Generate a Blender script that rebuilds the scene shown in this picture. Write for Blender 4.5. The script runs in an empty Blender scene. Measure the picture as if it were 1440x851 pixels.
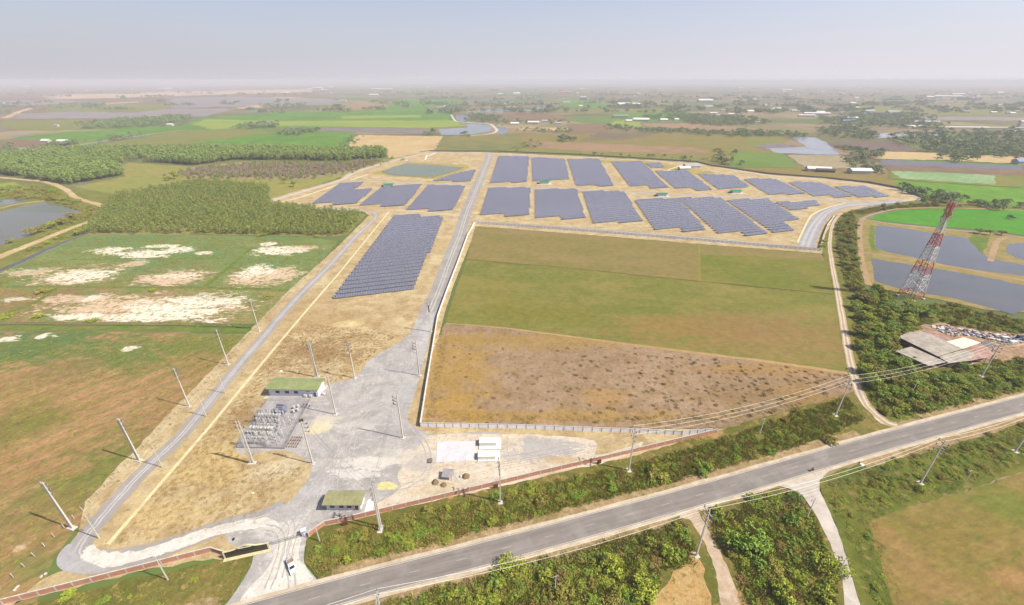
import bpy, bmesh, math, random
import numpy as np
from mathutils import Vector, Matrix, geometry
R = math.radians
HAZE = 1.6e-4
rnd = random.Random(7)
nr = np.random.RandomState(3)
scn = bpy.context.scene
COL = scn.collection
# ------------------------------------------------------------------ camera model of the drone
F = 620.; PIT = math.atan(312.5/F); H = 125.
def G(x, y, z=0.0):
    """ground point (metres) seen at a photo pixel"""
    v = -(y-425.5)/F
    d = ((x-720)/F, math.cos(PIT)+math.sin(PIT)*v, -math.sin(PIT)+math.cos(PIT)*v)
    t = (H-z)/-d[2]
    return (d[0]*t, d[1]*t)
def mpp(x, y):
    X, Y = G(x, y); return (Y*math.cos(PIT)+H*math.sin(PIT))/F
cd = bpy.data.cameras.new('camera'); cam = bpy.data.objects.new('camera', cd); COL.objects.link(cam)
cam.location = (0, 0, H); cam.rotation_euler = (math.pi/2-PIT, 0, 0)
cd.sensor_width = 36; cd.lens = 36*F/1440; cd.clip_end = 120000; cd.clip_start = 1
scn.camera = cam
# ------------------------------------------------------------------ tagging
def tag(o, label=None, cat=None, group=None, kind=None):
    if label: o['label'] = label
    if cat: o['category'] = cat
    if group: o['group'] = group
    if kind: o['kind'] = kind
    return o
def empty(name, loc=(0,0,0), rz=0, label=None, cat=None, group=None):
    o = bpy.data.objects.new(name, None); COL.objects.link(o)
    o.location = loc; o.rotation_euler = (0, 0, rz); o.empty_display_size = .5
    return tag(o, label, cat, group)
def kids(o): return list(o.children)
def copy_tree(o, parent=None):
    c = o.copy(); COL.objects.link(c)
    if parent is not None: c.parent = parent
    for ch in list(o.children): copy_tree(ch, c)
    return c
# ------------------------------------------------------------------ mesh builder
class MB:
    def __init__(s): s.v=[]; s.f=[]; s.m=[]; s.uv=None
    def add(s, vs, fs, mi=0):
        b=len(s.v); s.v+= [tuple(v) for v in vs]; s.f+= [tuple(b+i for i in f) for f in fs]; s.m+=[mi]*len(fs); return s
    def box(s, c, size, rz=0, mi=0, taper=1.0):
        x,y,z=[k/2 for k in size]; ca,sa=math.cos(rz),math.sin(rz); vs=[]
        for dz,t in ((-z,1),(z,taper)):
            for dx,dy in ((-x,-y),(x,-y),(x,y),(-x,y)):
                dx*=t;dy*=t; vs.append((c[0]+dx*ca-dy*sa, c[1]+dx*sa+dy*ca, c[2]+dz))
        return s.add(vs,[(3,2,1,0),(4,5,6,7),(0,1,5,4),(1,2,6,5),(2,3,7,6),(3,0,4,7)],mi)
    def bar(s, a, b, r0, r1=None, n=6, mi=0, cap=True):
        a=Vector(a); b=Vector(b); r1=r0 if r1 is None else r1; d=(b-a)
        if d.length<1e-6: return s
        d.normalize(); u=d.orthogonal().normalized(); w=d.cross(u); vs=[]
        for p,r in ((a,r0),(b,r1)):
            for i in range(n):
                t=2*math.pi*i/n; vs.append(p+u*math.cos(t)*r+w*math.sin(t)*r)
        fs=[(i,(i+1)%n,n+(i+1)%n,n+i) for i in range(n)]
        if cap: fs+=[tuple(range(n-1,-1,-1)),tuple(range(n,2*n))]
        return s.add(vs,fs,mi)
    def tube(s, pts, r, n=4, mi=0):
        pts=[Vector(p) for p in pts]; vs=[]; m=len(pts)
        for i,p in enumerate(pts):
            d=(pts[min(i+1,m-1)]-pts[max(i-1,0)]).normalized(); u=d.cross(Vector((0,0,1)))
            u=u.normalized() if u.length>1e-4 else Vector((1,0,0)); w=d.cross(u)
            for k in range(n):
                t=2*math.pi*k/n+.785; vs.append(p+u*math.cos(t)*r+w*math.sin(t)*r)
        fs=[(i*n+k,i*n+(k+1)%n,(i+1)*n+(k+1)%n,(i+1)*n+k) for i in range(m-1) for k in range(n)]
        return s.add(vs,fs,mi)
    def prism(s, prof, x0, x1, axis='x', mi=0):
        """prof: list of (y,z) extruded along x"""
        n=len(prof); vs=[(x0,p[0],p[1]) for p in prof]+[(x1,p[0],p[1]) for p in prof]
        if axis=='y': vs=[(v[1],v[0],v[2]) for v in vs]
        fs=[(i,(i+1)%n,n+(i+1)%n,n+i) for i in range(n)]+[tuple(range(n-1,-1,-1)),tuple(range(n,2*n))]
        return s.add(vs,fs,mi)
    def mesh(s, name, mats, smooth=False):
        me=bpy.data.meshes.new(name); me.from_pydata(s.v,[],s.f)
        for m in (mats if isinstance(mats,(list,tuple)) else [mats]): me.materials.append(m)
        me.polygons.foreach_set('material_index',s.m)
        if smooth: me.polygons.foreach_set('use_smooth',[True]*len(s.f))
        me.update(); return me
    def build(s, name, mats, parent=None, smooth=False, recalc=True):
        me=s.mesh(name,mats,smooth)
        if recalc:
            bm=bmesh.new(); bm.from_mesh(me); bmesh.ops.recalc_face_normals(bm,faces=bm.faces); bm.to_mesh(me); bm.free()
        o=bpy.data.objects.new(name,me); COL.objects.link(o)
        if parent is not None: o.parent=parent
        return o
# ------------------------------------------------------------------ colour
def lin(c):
    c/=255.; return c/12.92 if c<=.04045 else ((c+.055)/1.055)**2.4
KALB = 1.62
def A(r,g,b,k=None):
    k = k or KALB
    return tuple(min(.85,lin(c)/k) for c in (r,g,b))+(1,)
# ------------------------------------------------------------------ materials
def newmat(name):
    m=bpy.data.materials.new(name); m.use_nodes=True; nt=m.node_tree; nt.nodes.clear()
    out=nt.nodes.new('ShaderNodeOutputMaterial'); p=nt.nodes.new('ShaderNodeBsdfPrincipled')
    nt.links.new(p.outputs[0],out.inputs[0]); return m,nt,p
class N:
    def __init__(s,nt): s.nt=nt
    def L(s,a,b): s.nt.links.new(a,b)
    def node(s,t,**k):
        n=s.nt.nodes.new(t)
        for a,b in k.items(): setattr(n,a,b)
        return n
    def math(s,op,a,b=None,c=None,clamp=False):
        n=s.node('ShaderNodeMath',operation=op); n.use_clamp=clamp
        for i,v in enumerate((a,b,c)):
            if v is None: continue
            if isinstance(v,(int,float)): n.inputs[i].default_value=v
            else: s.L(v,n.inputs[i])
        return n.outputs[0]
    def vmath(s,op,a,b=None):
        n=s.node('ShaderNodeVectorMath',operation=op)
        for i,v in enumerate((a,b)):
            if v is None: continue
            if isinstance(v,(tuple,list)): n.inputs[i].default_value=v
            else: s.L(v,n.inputs[i])
        return n.outputs['Value'] if op in('LENGTH','DOT_PRODUCT') else n.outputs[0]
    def noise(s,vec,scale,detail=4,rough=.6,dist=0):
        n=s.node('ShaderNodeTexNoise'); n.inputs['Scale'].default_value=scale
        n.inputs['Detail'].default_value=detail; n.inputs['Roughness'].default_value=rough; n.inputs['Distortion'].default_value=dist
        s.L(vec,n.inputs['Vector']); return n.outputs['Fac']
    def rng(s,v,a,b,lo=0,hi=1):
        n=s.node('ShaderNodeMapRange'); n.inputs[1].default_value=a; n.inputs[2].default_value=b
        n.inputs[3].default_value=lo; n.inputs[4].default_value=hi; s.L(v,n.inputs[0]); return n.outputs[0]
    def mix(s,f,a,b,mode='MIX'):
        n=s.node('ShaderNodeMix',data_type='RGBA',blend_type=mode)
        for i,v in ((0,f),(6,a),(7,b)):
            if isinstance(v,(int,float,tuple)): n.inputs[i].default_value=v
            else: s.L(v,n.inputs[i])
        return n.outputs[2]
    def obj(s): return s.node('ShaderNodeTexCoord').outputs['Object']
def plain(name, col, rough=.7, var=.12, vs=.8, metal=0, spec=.3, dirt=None, ds=.25):
    m,nt,p=newmat(name); n=N(nt); g=n.node('ShaderNodeNewGeometry').outputs['Position']
    f=n.rng(n.noise(g,vs,5),.3,.7,1-var,1+var)
    c=n.mix(1.0,col,f,'MULTIPLY')
    # turn value into grey colour for multiply
    if dirt: c=n.mix(n.rng(n.noise(g,ds,6,.7),.48,.68,0,.85),c,dirt)
    n.L(c,p.inputs['Base Color']); p.inputs['Roughness'].default_value=rough
    p.inputs['Metallic'].default_value=metal; p.inputs['Specular IOR Level'].default_value=spec
    return m
def ground_mat(name, c0, c1, c2=None, c3=None, s1=.02, s2=.12, s3=.9, fine=.22, thr=(.42,.62), thr3=(.55,.68), stretch=None, lines=None, patches=(), bump=.0, rough=.97, mott=.13):
    """c0/c1 large scale, c2 medium scale, c3 sparse small spots. stretch=(angle deg, ratio). lines=(angle deg, period m, colour, strength). patches: (px,py,rx px,ry px,colour,edge noise,sharpness,strength)"""
    m,nt,p=newmat(name); n=N(nt); P=n.obj(); Q=P
    if stretch:
        mp=n.node('ShaderNodeMapping'); mp.vector_type='TEXTURE'; mp.inputs['Rotation'].default_value=(0,0,R(stretch[0])); mp.inputs['Scale'].default_value=(stretch[1],1,1)
        n.L(P,mp.inputs[0]); Q=mp.outputs[0]
    n1=n.noise(Q,s1,5,.6); n2=n.noise(Q,s2,5,.65); n3=n.noise(Q,s3,4,.7)
    c=n.mix(n.rng(n1,thr[0],thr[1]),c0,c1)
    if c2: c=n.mix(n.rng(n2,.45,.62,0,.8),c,c2)
    if c3: c=n.mix(n.rng(n.noise(Q,s3*.45,4,.7),thr3[0],thr3[1]),c,c3)
    if lines:
        mp=n.node('ShaderNodeMapping'); mp.inputs['Rotation'].default_value=(0,0,R(-lines[0])); n.L(P,mp.inputs[0])
        sx=n.node('ShaderNodeSeparateXYZ'); n.L(mp.outputs[0],sx.inputs[0])
        w=n.math('SINE',n.math('ADD',n.math('MULTIPLY',sx.outputs[1],2*math.pi/lines[1]),n.math('MULTIPLY',n2,1.6)))
        w=n.math('MULTIPLY',n.rng(w,.0,.8),n.math('MULTIPLY',n.rng(n1,.3,.6,.3,1),lines[3]))
        c=n.mix(w,c,lines[2])
    if patches:
        mp=n.node('ShaderNodeMapping'); mp.inputs['Scale'].default_value=(.06,.13,.1); n.L(P,mp.inputs[0])
        pn=n.noise(mp.outputs[0],1.0,7,.72,.6); mpb=n.node('ShaderNodeMapping'); mpb.inputs['Scale'].default_value=(.22,.5,.3); n.L(P,mpb.inputs[0])
        pn=n.math('ADD',n.math('MULTIPLY',pn,.95),n.math('MULTIPLY',n.noise(mpb.outputs[0],1.0,5,.7,.4),.65)); pn=n.math('SUBTRACT',pn,.30)
        for (x,y,rx,ry,col,amp,sh,st) in patches:
            cx,cy=G(x,y); rxm=1.1*rx*mpp(x,y); rym=1.1*max(.6,(G(x,y-ry)[1]-G(x,y+ry)[1])/2)
            # axes follow the direction in which the patch lies on the ground
            d=n.vmath('SUBTRACT',P,(cx,cy,0)); d=n.vmath('DIVIDE',d,(rxm,rym,1e6)); l=n.vmath('LENGTH',d)
            k=n.math('ADD',n.math('SUBTRACT',1,l),n.math('MULTIPLY',n.math('SUBTRACT',pn,.5),amp*1.9))
            k=n.math('MULTIPLY',n.math('MULTIPLY',k,sh,clamp=True),st)
            c=n.mix(k,c,col)
    fine=fine*1.35
    f=n.math('MULTIPLY',n.rng(n3,.25,.75,1-fine,1+fine),n.rng(n.noise(Q,s3*3.3,3,.7),.3,.7,1-fine*.6,1+fine*.6))
    f=n.math('MULTIPLY',f,n.rng(n.noise(P,.19,6,.72,.4),.3,.7,1-mott,1+mott))
    c=n.mix(1.0,c,f,'MULTIPLY')
    n.L(c,p.inputs['Base Color']); p.inputs['Roughness'].default_value=rough; p.inputs['Specular IOR Level'].default_value=.08
    if bump:
        b=n.node('ShaderNodeBump'); b.inputs['Strength'].default_value=.6; b.inputs['Distance'].default_value=bump
        n.L(n3,b.inputs['Height']); n.L(b.outputs[0],p.inputs['Normal'])
    return m
def water_mat(name, c, c2=None, rough=.12, patches=()):
    m,nt,p=newmat(name); n=N(nt); P=n.obj()
    col=n.mix(n.rng(n.noise(P,.03,4),.4,.65),c,c2 or c)
    for (x,y,rx,ry,cc) in patches:
        cx,cy=G(x,y); d=n.vmath('DIVIDE',n.vmath('SUBTRACT',P,(cx,cy,0)),(rx*mpp(x,y),(G(x,y-ry)[1]-G(x,y+ry)[1])/2,1e6))
        k=n.math('MULTIPLY',n.math('SUBTRACT',1.1,n.vmath('LENGTH',d)),1.6,clamp=True); col=n.mix(k,col,cc)
    n.L(col,p.inputs['Base Color']); p.inputs['Roughness'].default_value=rough; p.inputs['IOR'].default_value=1.33
    b=n.node('ShaderNodeBump'); b.inputs['Strength'].default_value=.25; b.inputs['Distance'].default_value=.05
    n.L(n.noise(P,.7,3),b.inputs['Height']); n.L(b.outputs[0],p.inputs['Normal'])
    return m
def track_mat(name, base, light, dark, ruts=((.34,.07),(.62,.07)), edge=None):
    """gravel ribbon; UV x runs across, UV y metres along"""
    m,nt,p=newmat(name); n=N(nt); P=n.obj(); uv=n.node('ShaderNodeUVMap').outputs[0]
    sx=n.node('ShaderNodeSeparateXYZ'); n.L(uv,sx.inputs[0]); wob=n.math('MULTIPLY',n.math('SUBTRACT',n.noise(P,.12,3),.5),.10)
    u=n.math('ADD',sx.outputs[0],wob)
    c=n.mix(n.rng(n.noise(P,.09,5),.38,.66),base,dark)
    for (u0,w) in ruts:
        k=n.math('SUBTRACT',1,n.math('DIVIDE',n.math('ABSOLUTE',n.math('SUBTRACT',u,u0)),w),clamp=True)
        k=n.math('MULTIPLY',k,n.rng(n.noise(P,.3,4),.2,.6,.45,1)); c=n.mix(k,c,light)
    if edge:
        e=n.math('MULTIPLY',n.math('SUBTRACT',n.math('ABSOLUTE',n.math('SUBTRACT',n.math('ADD',u,n.math('MULTIPLY',n.math('SUBTRACT',n.noise(P,.8,4),.5),.25)),.5)),.40),12,clamp=True); c=n.mix(e,c,edge)
    c=n.mix(1.0,c,n.rng(n.noise(P,2.2,4,.7),.25,.75,.84,1.16),'MULTIPLY')
    n.L(c,p.inputs['Base Color']); p.inputs['Roughness'].default_value=.95; p.inputs['Specular IOR Level'].default_value=.1
    return m
# ------------------------------------------------------------------ sheets and ribbons
ZC=[0.02]; ZF=[0.012]
def nextz(step=.004):
    if step>.01:
        ZF[0]+=.008; return ZF[0]
    ZC[0]+=step; return ZC[0]
def rough_poly(pts, step, amp, seed=1):
    r=random.Random(seed); out=[]; n=len(pts)
    for i in range(n):
        a=Vector(pts[i]); b=Vector(pts[(i+1)%n]); L=(b-a).length; k=max(1,min(160,int(L/step))); nx=Vector((-(b-a).y,(b-a).x))/max(L,1e-6)
        for j in range(k):
            q=a.lerp(b,j/k)
            if j: q=q+nx*r.uniform(-amp,amp)
            out.append((q.x,q.y))
    return out
def sheet(name, px, mat, z=None, rag=.6, step=None, label=None, kind='structure', ground=False, sm=False):
    pts=px if ground else [G(*p) for p in px]
    if sm: pts=[(q.x,q.y) for q in smooth(list(pts[-2:])+list(pts)+list(pts[:1]),4)[8:-4]]
    if rag:
        ys=min(p[1] for p in pts); st=step or max(2.5,ys*.012); pts=rough_poly(pts,st,rag*max(1,ys/300),len(pts)+int(ys))
    z=nextz() if z is None else z
    vs=[Vector((p[0],p[1],0)) for p in pts]
    tris=geometry.tessellate_polygon([vs])
    me=bpy.data.meshes.new(name); me.from_pydata([(v.x,v.y,z) for v in vs],[],[tuple(t) for t in tris]); me.materials.append(mat)
    bm=bmesh.new(); bm.from_mesh(me); bmesh.ops.recalc_face_normals(bm,faces=bm.faces)
    if bm.faces and sum(f.normal.z*f.calc_area() for f in bm.faces)<0: bmesh.ops.reverse_faces(bm,faces=bm.faces)
    bm.to_mesh(me); bm.free()
    o=bpy.data.objects.new(name,me); COL.objects.link(o); return tag(o,label=label,kind=kind)
def smooth(pts, sub=6):
    P=[Vector(p) for p in pts]; out=[]; n=len(P)
    for i in range(n-1):
        p0=P[max(i-1,0)];p1=P[i];p2=P[i+1];p3=P[min(i+2,n-1)]
        for j in range(sub):
            t=j/sub; out.append(.5*((2*p1)+(-p0+p2)*t+(2*p0-5*p1+4*p2-p3)*t*t+(-p0+3*p1-3*p2+p3)*t**3))
    out.append(P[-1]); return out
def ribbon(name, px, w, mat, z=None, sub=6, rag=0, label=None, ground=False, kind='structure', nu=1):
    pts=smooth([p if ground else G(*p) for p in px],sub) ; z=nextz() if z is None else z
    r=random.Random(len(px)*7+3); vs=[];uv=[];d=0
    for i,p in enumerate(pts):
        t=(pts[min(i+1,len(pts)-1)]-pts[max(i-1,0)]).normalized(); nn=Vector((-t.y,t.x)); ww=w
        if isinstance(w,(list,tuple)):
            f=i/(len(pts)-1)*(len(w)-1); k=min(int(f),len(w)-2); ww=w[k]+(w[k+1]-w[k])*(f-k)
        if i: d+=(p-pts[i-1]).length
        a=ww/2+r.uniform(-rag,rag); b=ww/2+r.uniform(-rag,rag)
        vs+=[(p.x+nn.x*a,p.y+nn.y*a,z),(p.x-nn.x*b,p.y-nn.y*b,z)]; uv+=[(0,d),(1,d)]
    fs=[(2*i,2*i+1,2*i+3,2*i+2) for i in range(len(pts)-1)]
    me=bpy.data.meshes.new(name); me.from_pydata(vs,[],fs); me.materials.append(mat); l=me.uv_layers.new(name='UVMap')
    for poly in me.polygons:
        for li in poly.loop_indices: l.data[li].uv=uv[me.loops[li].vertex_index]
    bm=bmesh.new(); bm.from_mesh(me)
    for f in bm.faces:
        if f.normal.z<0: f.normal_flip()
    bm.to_mesh(me); bm.free()
    o=bpy.data.objects.new(name,me); COL.objects.link(o); return tag(o,label=label,kind=kind)
def inside(p, poly):
    x,y=p; c=False; n=len(poly); j=n-1
    for i in range(n):
        xi,yi=poly[i]; xj,yj=poly[j]
        if (yi>y)!=(yj>y) and x<(xj-xi)*(y-yi)/(yj-yi)+xi: c=not c
        j=i
    return c
def fill_pts(px, n, r, ground=False, avoid=None, mind=0):
    poly=px if ground else [G(*p) for p in px]
    xs=[p[0] for p in poly]; ys=[p[1] for p in poly]; out=[]; tries=0
    while len(out)<n and tries<n*60:
        tries+=1; p=(r.uniform(min(xs),max(xs)),r.uniform(min(ys),max(ys)))
        if not inside(p,poly): continue
        if avoid and avoid(p): continue
        if mind and any((p[0]-q[0])**2+(p[1]-q[1])**2<mind*mind for q in out): continue
        out.append(p)
    return out
# ------------------------------------------------------------------ geometry-node scatter for stuff
def scatter(name, pts, meshes, label, cat):
    """pts: (x,y,z,scale,scale_z); ONE stuff object of instances"""
    srcs=[bpy.data.objects.new('%s_source'%name,me) for me in meshes]
    me=bpy.data.meshes.new(name); me.from_pydata([p[:3] for p in pts],[],[])
    me.attributes.new('sc','FLOAT_VECTOR','POINT').data.foreach_set('vector',[q for p in pts for q in (p[3],p[3],p[4])])
    me.attributes.new('ro','FLOAT','POINT').data.foreach_set('value',[rnd.uniform(0,6.28) for p in pts])
    me.attributes.new('ix','INT','POINT').data.foreach_set('value',[rnd.randrange(len(meshes)) for p in pts])
    o=bpy.data.objects.new(name,me); COL.objects.link(o)
    g=bpy.data.node_groups.new(name,'GeometryNodeTree')
    g.interface.new_socket('Geometry',in_out='INPUT',socket_type='NodeSocketGeometry'); g.interface.new_socket('Geometry',in_out='OUTPUT',socket_type='NodeSocketGeometry')
    gi=g.nodes.new('NodeGroupInput'); go=g.nodes.new('NodeGroupOutput'); ip=g.nodes.new('GeometryNodeInstanceOnPoints'); jg=g.nodes.new('GeometryNodeJoinGeometry')
    for so_ in srcs:
        oi=g.nodes.new('GeometryNodeObjectInfo'); oi.inputs['Object'].default_value=so_; oi.inputs['As Instance'].default_value=False
        gt_=g.nodes.new('GeometryNodeGeometryToInstance'); g.links.new(oi.outputs['Geometry'],gt_.inputs[0]); g.links.new(gt_.outputs[0],jg.inputs[0])
    def attr(nm,t):
        n=g.nodes.new('GeometryNodeInputNamedAttribute'); n.data_type=t; n.inputs['Name'].default_value=nm
        return [s for s in n.outputs if s.enabled and s.name=='Attribute'][0]
    cx=g.nodes.new('ShaderNodeCombineXYZ'); g.links.new(attr('ro','FLOAT'),cx.inputs['Z'])
    er=g.nodes.new('FunctionNodeEulerToRotation'); g.links.new(cx.outputs[0],er.inputs[0])
    g.links.new(gi.outputs[0],ip.inputs['Points']); g.links.new(jg.outputs[0],ip.inputs['Instance']); ip.inputs['Pick Instance'].default_value=True
    g.links.new(attr('ix','INT'),ip.inputs['Instance Index']); g.links.new(er.outputs[0],ip.inputs['Rotation']); g.links.new(attr('sc','FLOAT_VECTOR'),ip.inputs['Scale'])
    g.links.new(ip.outputs[0],go.inputs[0])
    md=o.modifiers.new('scatter','NODES'); md.node_group=g
    return tag(o,label,cat,kind='stuff')
# ================================================================== WORLD, SUN, HAZE
SUN_AZ = R(344); SUN_EL = R(48)
w = bpy.data.worlds.new('World'); scn.world = w; w.use_nodes = True
wn = w.node_tree; bg = wn.nodes['Background']
sky = wn.nodes.new('ShaderNodeTexSky'); sky.sky_type='NISHITA'; sky.sun_disc=False
sky.sun_elevation=SUN_EL; sky.sun_rotation=math.pi/2-SUN_AZ; sky.air_density=1.0; sky.dust_density=3.0; sky.ozone_density=2.0
wN=N(wn); tc=wn.nodes.new('ShaderNodeTexCoord'); sx=wn.nodes.new('ShaderNodeSeparateXYZ'); wn.links.new(tc.outputs['Generated'],sx.inputs[0])
el_=wN.math('MAXIMUM',sx.outputs[2],0.0)
f_=wN.math('MULTIPLY',wN.math('POWER',2.718,wN.math('MULTIPLY',el_,-4.2)),.86)
hc=wN.mix(wN.rng(el_,0,.16),(5.75,5.5,5.95,1),(5.1,5.35,6.8,1))
hc=wN.mix(1.0,hc,wN.rng(sx.outputs[0],-.7,.75,.86,1.16),'MULTIPLY')
wn.links.new(wN.mix(f_,sky.outputs[0],hc), bg.inputs[0]); bg.inputs[1].default_value=.092
sl = bpy.data.lights.new('sun','SUN'); sl.energy=4.5; sl.angle=R(.53); sl.color=(1,.94,.83)
so = bpy.data.objects.new('sun',sl); COL.objects.link(so)
sdir = Vector((math.cos(SUN_AZ)*math.cos(SUN_EL), math.sin(SUN_AZ)*math.cos(SUN_EL), math.sin(SUN_EL)))
so.rotation_euler = sdir.to_track_quat('Z','Y').to_euler(); so.location = sdir*300+Vector((0,0,200))
vs_=scn.view_settings; vs_.view_transform='Standard'; vs_.look='None'; vs_.gamma=1; vs_.exposure=.64; vs_.use_curve_mapping=False
cy=scn.cycles; cy.use_denoising=True; cy.max_bounces=5; cy.diffuse_bounces=2; cy.glossy_bounces=2; cy.transmission_bounces=3; cy.transparent_max_bounces=6; cy.volume_bounces=1
cy.use_adaptive_sampling=True; cy.adaptive_threshold=.02; cy.caustics_reflective=False; cy.caustics_refractive=False
hm=bpy.data.materials.new('haze'); hm.use_nodes=True; hn=hm.node_tree; hn.nodes.clear()
ho=hn.nodes.new('ShaderNodeOutputMaterial'); pv=hn.nodes.new('ShaderNodeVolumePrincipled')
pv.inputs['Color'].default_value=(.68,.67,.76,1); pv.inputs['Density'].default_value=HAZE; pv.inputs['Anisotropy'].default_value=0.0
hn.links.new(pv.outputs[0],ho.inputs['Volume'])
hz=MB().box((0,20000,66.5),(130000,130000,135)).build('haze',hm); tag(hz,'thin pale air haze lying over the whole plain','haze',kind='stuff')
# ================================================================== GROUND
def ground_base():
    m,nt,p=newmat('plain_ground'); n=N(nt); P=n.obj()
    mp=n.node('ShaderNodeMapping'); mp.inputs['Rotation'].default_value=(0,0,R(-14)); mp.inputs['Scale'].default_value=(1/420.,1/260.,1); n.L(P,mp.inputs[0])
    v=n.node('ShaderNodeTexVoronoi',feature='F1',distance='CHEBYCHEV'); v.inputs['Scale'].default_value=1; v.inputs['Randomness'].default_value=.85; n.L(mp.outputs[0],v.inputs['Vector'])
    sp=n.node('ShaderNodeSeparateColor'); n.L(v.outputs['Color'],sp.inputs[0])
    cr=n.node('ShaderNodeValToRGB'); cr.color_ramp.interpolation='CONSTANT'; n.L(sp.outputs[0],cr.inputs[0])
    cols=[(0,A(126,122,84)),(.16,A(150,132,98)),(.30,A(108,122,72)),(.42,A(168,150,112)),(.52,A(118,104,84)),(.64,A(110,138,66)),(.74,A(140,132,92)),(.84,A(136,138,132)),(.92,A(160,138,108))]
    el=cr.color_ramp.elements; el[0].position=0; el[0].color=cols[0][1]; el[1].position=cols[1][0]; el[1].color=cols[1][1]
    for q,c in cols[2:]:
        e=el.new(q); e.color=c
    c=cr.outputs[0]
    c=n.mix(n.rng(n.noise(P,.004,6,.65),.45,.6,0,.55),c,A(112,112,74))
    # tree clumps and hedges between the far fields
    k=n.rng(n.noise(P,.0035,8,.75,.3),.52,.58,0,.9); far=n.rng(n.noise(P,.0006,3,.5),.40,.60)
    sy=n.node('ShaderNodeSeparateXYZ'); n.L(P,sy.inputs[0]); yy=n.rng(sy.outputs[1],1500,3200)
    c=n.mix(n.math('MULTIPLY',n.math('MULTIPLY',k,yy),n.math('ADD',n.math('MULTIPLY',far,.6),.4)),c,A(62,80,52))
    c=n.mix(1.0,c,n.rng(n.noise(P,.05,5,.7),.3,.7,.85,1.15),'MULTIPLY')
    n.L(c,p.inputs['Base Color']); p.inputs['Roughness'].default_value=1; p.inputs['Specular IOR Level'].default_value=.03
    me=bpy.data.meshes.new('ground'); S=60000; n_=48
    vs=[(0,0,0)]+[(S*math.cos(2*math.pi*i/n_),S*math.sin(2*math.pi*i/n_),0) for i in range(n_)]
    me.from_pydata(vs,[],[(0,1+i,1+(i+1)%n_) for i in range(n_)]); me.materials.append(m)
    o=bpy.data.objects.new('ground',me); COL.objects.link(o); tag(o,kind='structure')
ground_base()
GM=ground_mat
green=GM('rice_green',A(96,138,44),A(112,152,52),A(86,126,44),s1=.006,s2=.03,s3=.2,fine=.10,rough=1)
yellowgreen=GM('rice_yellow',A(150,165,62),A(132,158,58),s1=.005,s2=.03,s3=.2,fine=.1)
bright=GM('rice_bright',A(84,150,36),A(96,158,46),A(80,140,40),s1=.01,s2=.06,s3=.3,fine=.10)
olive=GM('olive_field',A(132,134,62),A(120,132,58),A(146,134,72),s1=.006,s2=.03,s3=.3,fine=.12)
olivebrown=GM('olive_brown_field',A(140,126,66),A(128,128,58),A(152,130,80),s1=.005,s2=.03,s3=.3,fine=.12)
pinkbrown=GM('ploughed_field',A(164,132,100),A(150,124,92),A(170,142,108),s1=.008,s2=.03,s3=.3,fine=.12)
redbrown=GM('red_brown_field',A(140,112,86),A(126,108,84),A(146,122,88),s1=.008,s2=.04,s3=.3,fine=.14)
strawf=GM('straw_field',A(206,178,126),A(194,164,116),A(214,188,140),s1=.01,s2=.04,s3=.25,fine=.12)
purple=GM('wet_mud_field',A(134,124,124),A(124,116,116),A(146,134,128),s1=.008,s2=.03,s3=.3,fine=.1)
sand=GM('sand_bank',A(214,186,152),A(200,170,138),s1=.004,s2=.03,s3=.2,fine=.1)
flood=GM('flooded_field',A(150,140,140),A(160,150,150),A(146,132,120),A(150,124,104),s1=.004,s2=.012,s3=.06,fine=.1,rough=.55)
river=water_mat('river_water',A(100,108,116),A(114,116,120),.2)
woodfloor=GM('wood_floor',A(116,124,72),A(134,132,76),A(104,116,68),s1=.02,s2=.1,s3=.5,fine=.2)
paleroad=plain('pale_road',A(214,206,190),.9,.08,.2)
earthpath=GM('earth_path',A(206,178,132),A(222,198,150),A(184,156,112),s1=.05,s2=.2,s3=1,fine=.12)
def far(name,px,mat,rag=2,**k): return sheet(name,px,mat,z=nextz(.02),rag=rag,step=None,**k)
# --- far flats, sand bands, water
far('field',[(0,128),(300,124),(440,125),(470,133),(400,150),(240,160),(0,165)],redbrown,6)
far('sand_flat',[(60,134),(250,129),(431,125.4),(445,129),(368,131),(240,135.5),(78,140)],sand,6)
far('sand_flat',[(352,137),(420,136.5),(424,140),(352,141)],sand,4)
far('flooded_field',[(0,142),(76,141),(128,142.5),(66,147),(0,151)],flood,4)
far('flooded_field',[(240,138.5),(330,136),(470,139),(465,147),(370,150),(240,152)],flood,4)
far('sand_flat',[(150,145),(195,142.5),(196,144),(152,146.5)],sand,3)
far('sand_flat',[(332,151.5),(366,147),(372,151.5),(330,153)],sand,3)
far('field',[(76,147),(240,146.5),(240,157),(60,159)],olive,5)
far('flooded_field',[(17,160.6),(100,157),(191,158.5),(240,152.5),(330,153),(290,164),(210,166),(26,168)],flood,4)
far('field',[(0,168),(120,166),(180,168),(240,160),(250,172),(120,176),(0,186)],redbrown,4)
far('field',[(0,170),(118,168),(118,180),(80,184),(0,180)],olive,4)
far('path',[(0,165.5),(12,166),(30,158),(46,153),(40,152),(20,158),(8,164)],sand,1)
far('field',[(24,193.5),(87,186.6),(250,177),(262,184),(173,193.5),(121,200),(60,204),(0,197)],green,3)
far('field',[(0,197),(56,196),(90,203),(40,212),(0,216)],redbrown,3)
far('flooded_field',[(10,188),(38,187.5),(40,190),(12,191.5)],flood,2)
far('flooded_field',[(0,214),(50,209),(78,209),(30,220),(0,222)],flood,2)
far('field',[(262,184),(330,180),(400,188),(292,199),(240,208),(60,214),(121,200),(173,194)],olive,3)
far('field',[(287,165.8),(396,157),(490,156),(528,154.5),(549,145.8),(563,139),(650,139.7),(655,148.4),(601,152),(636,158.8),(632,167.5),(653,178),(601,180.5),(480,178.8),(396,178.5),(327,181.4),(240,184),(262,172)],green,3)
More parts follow.
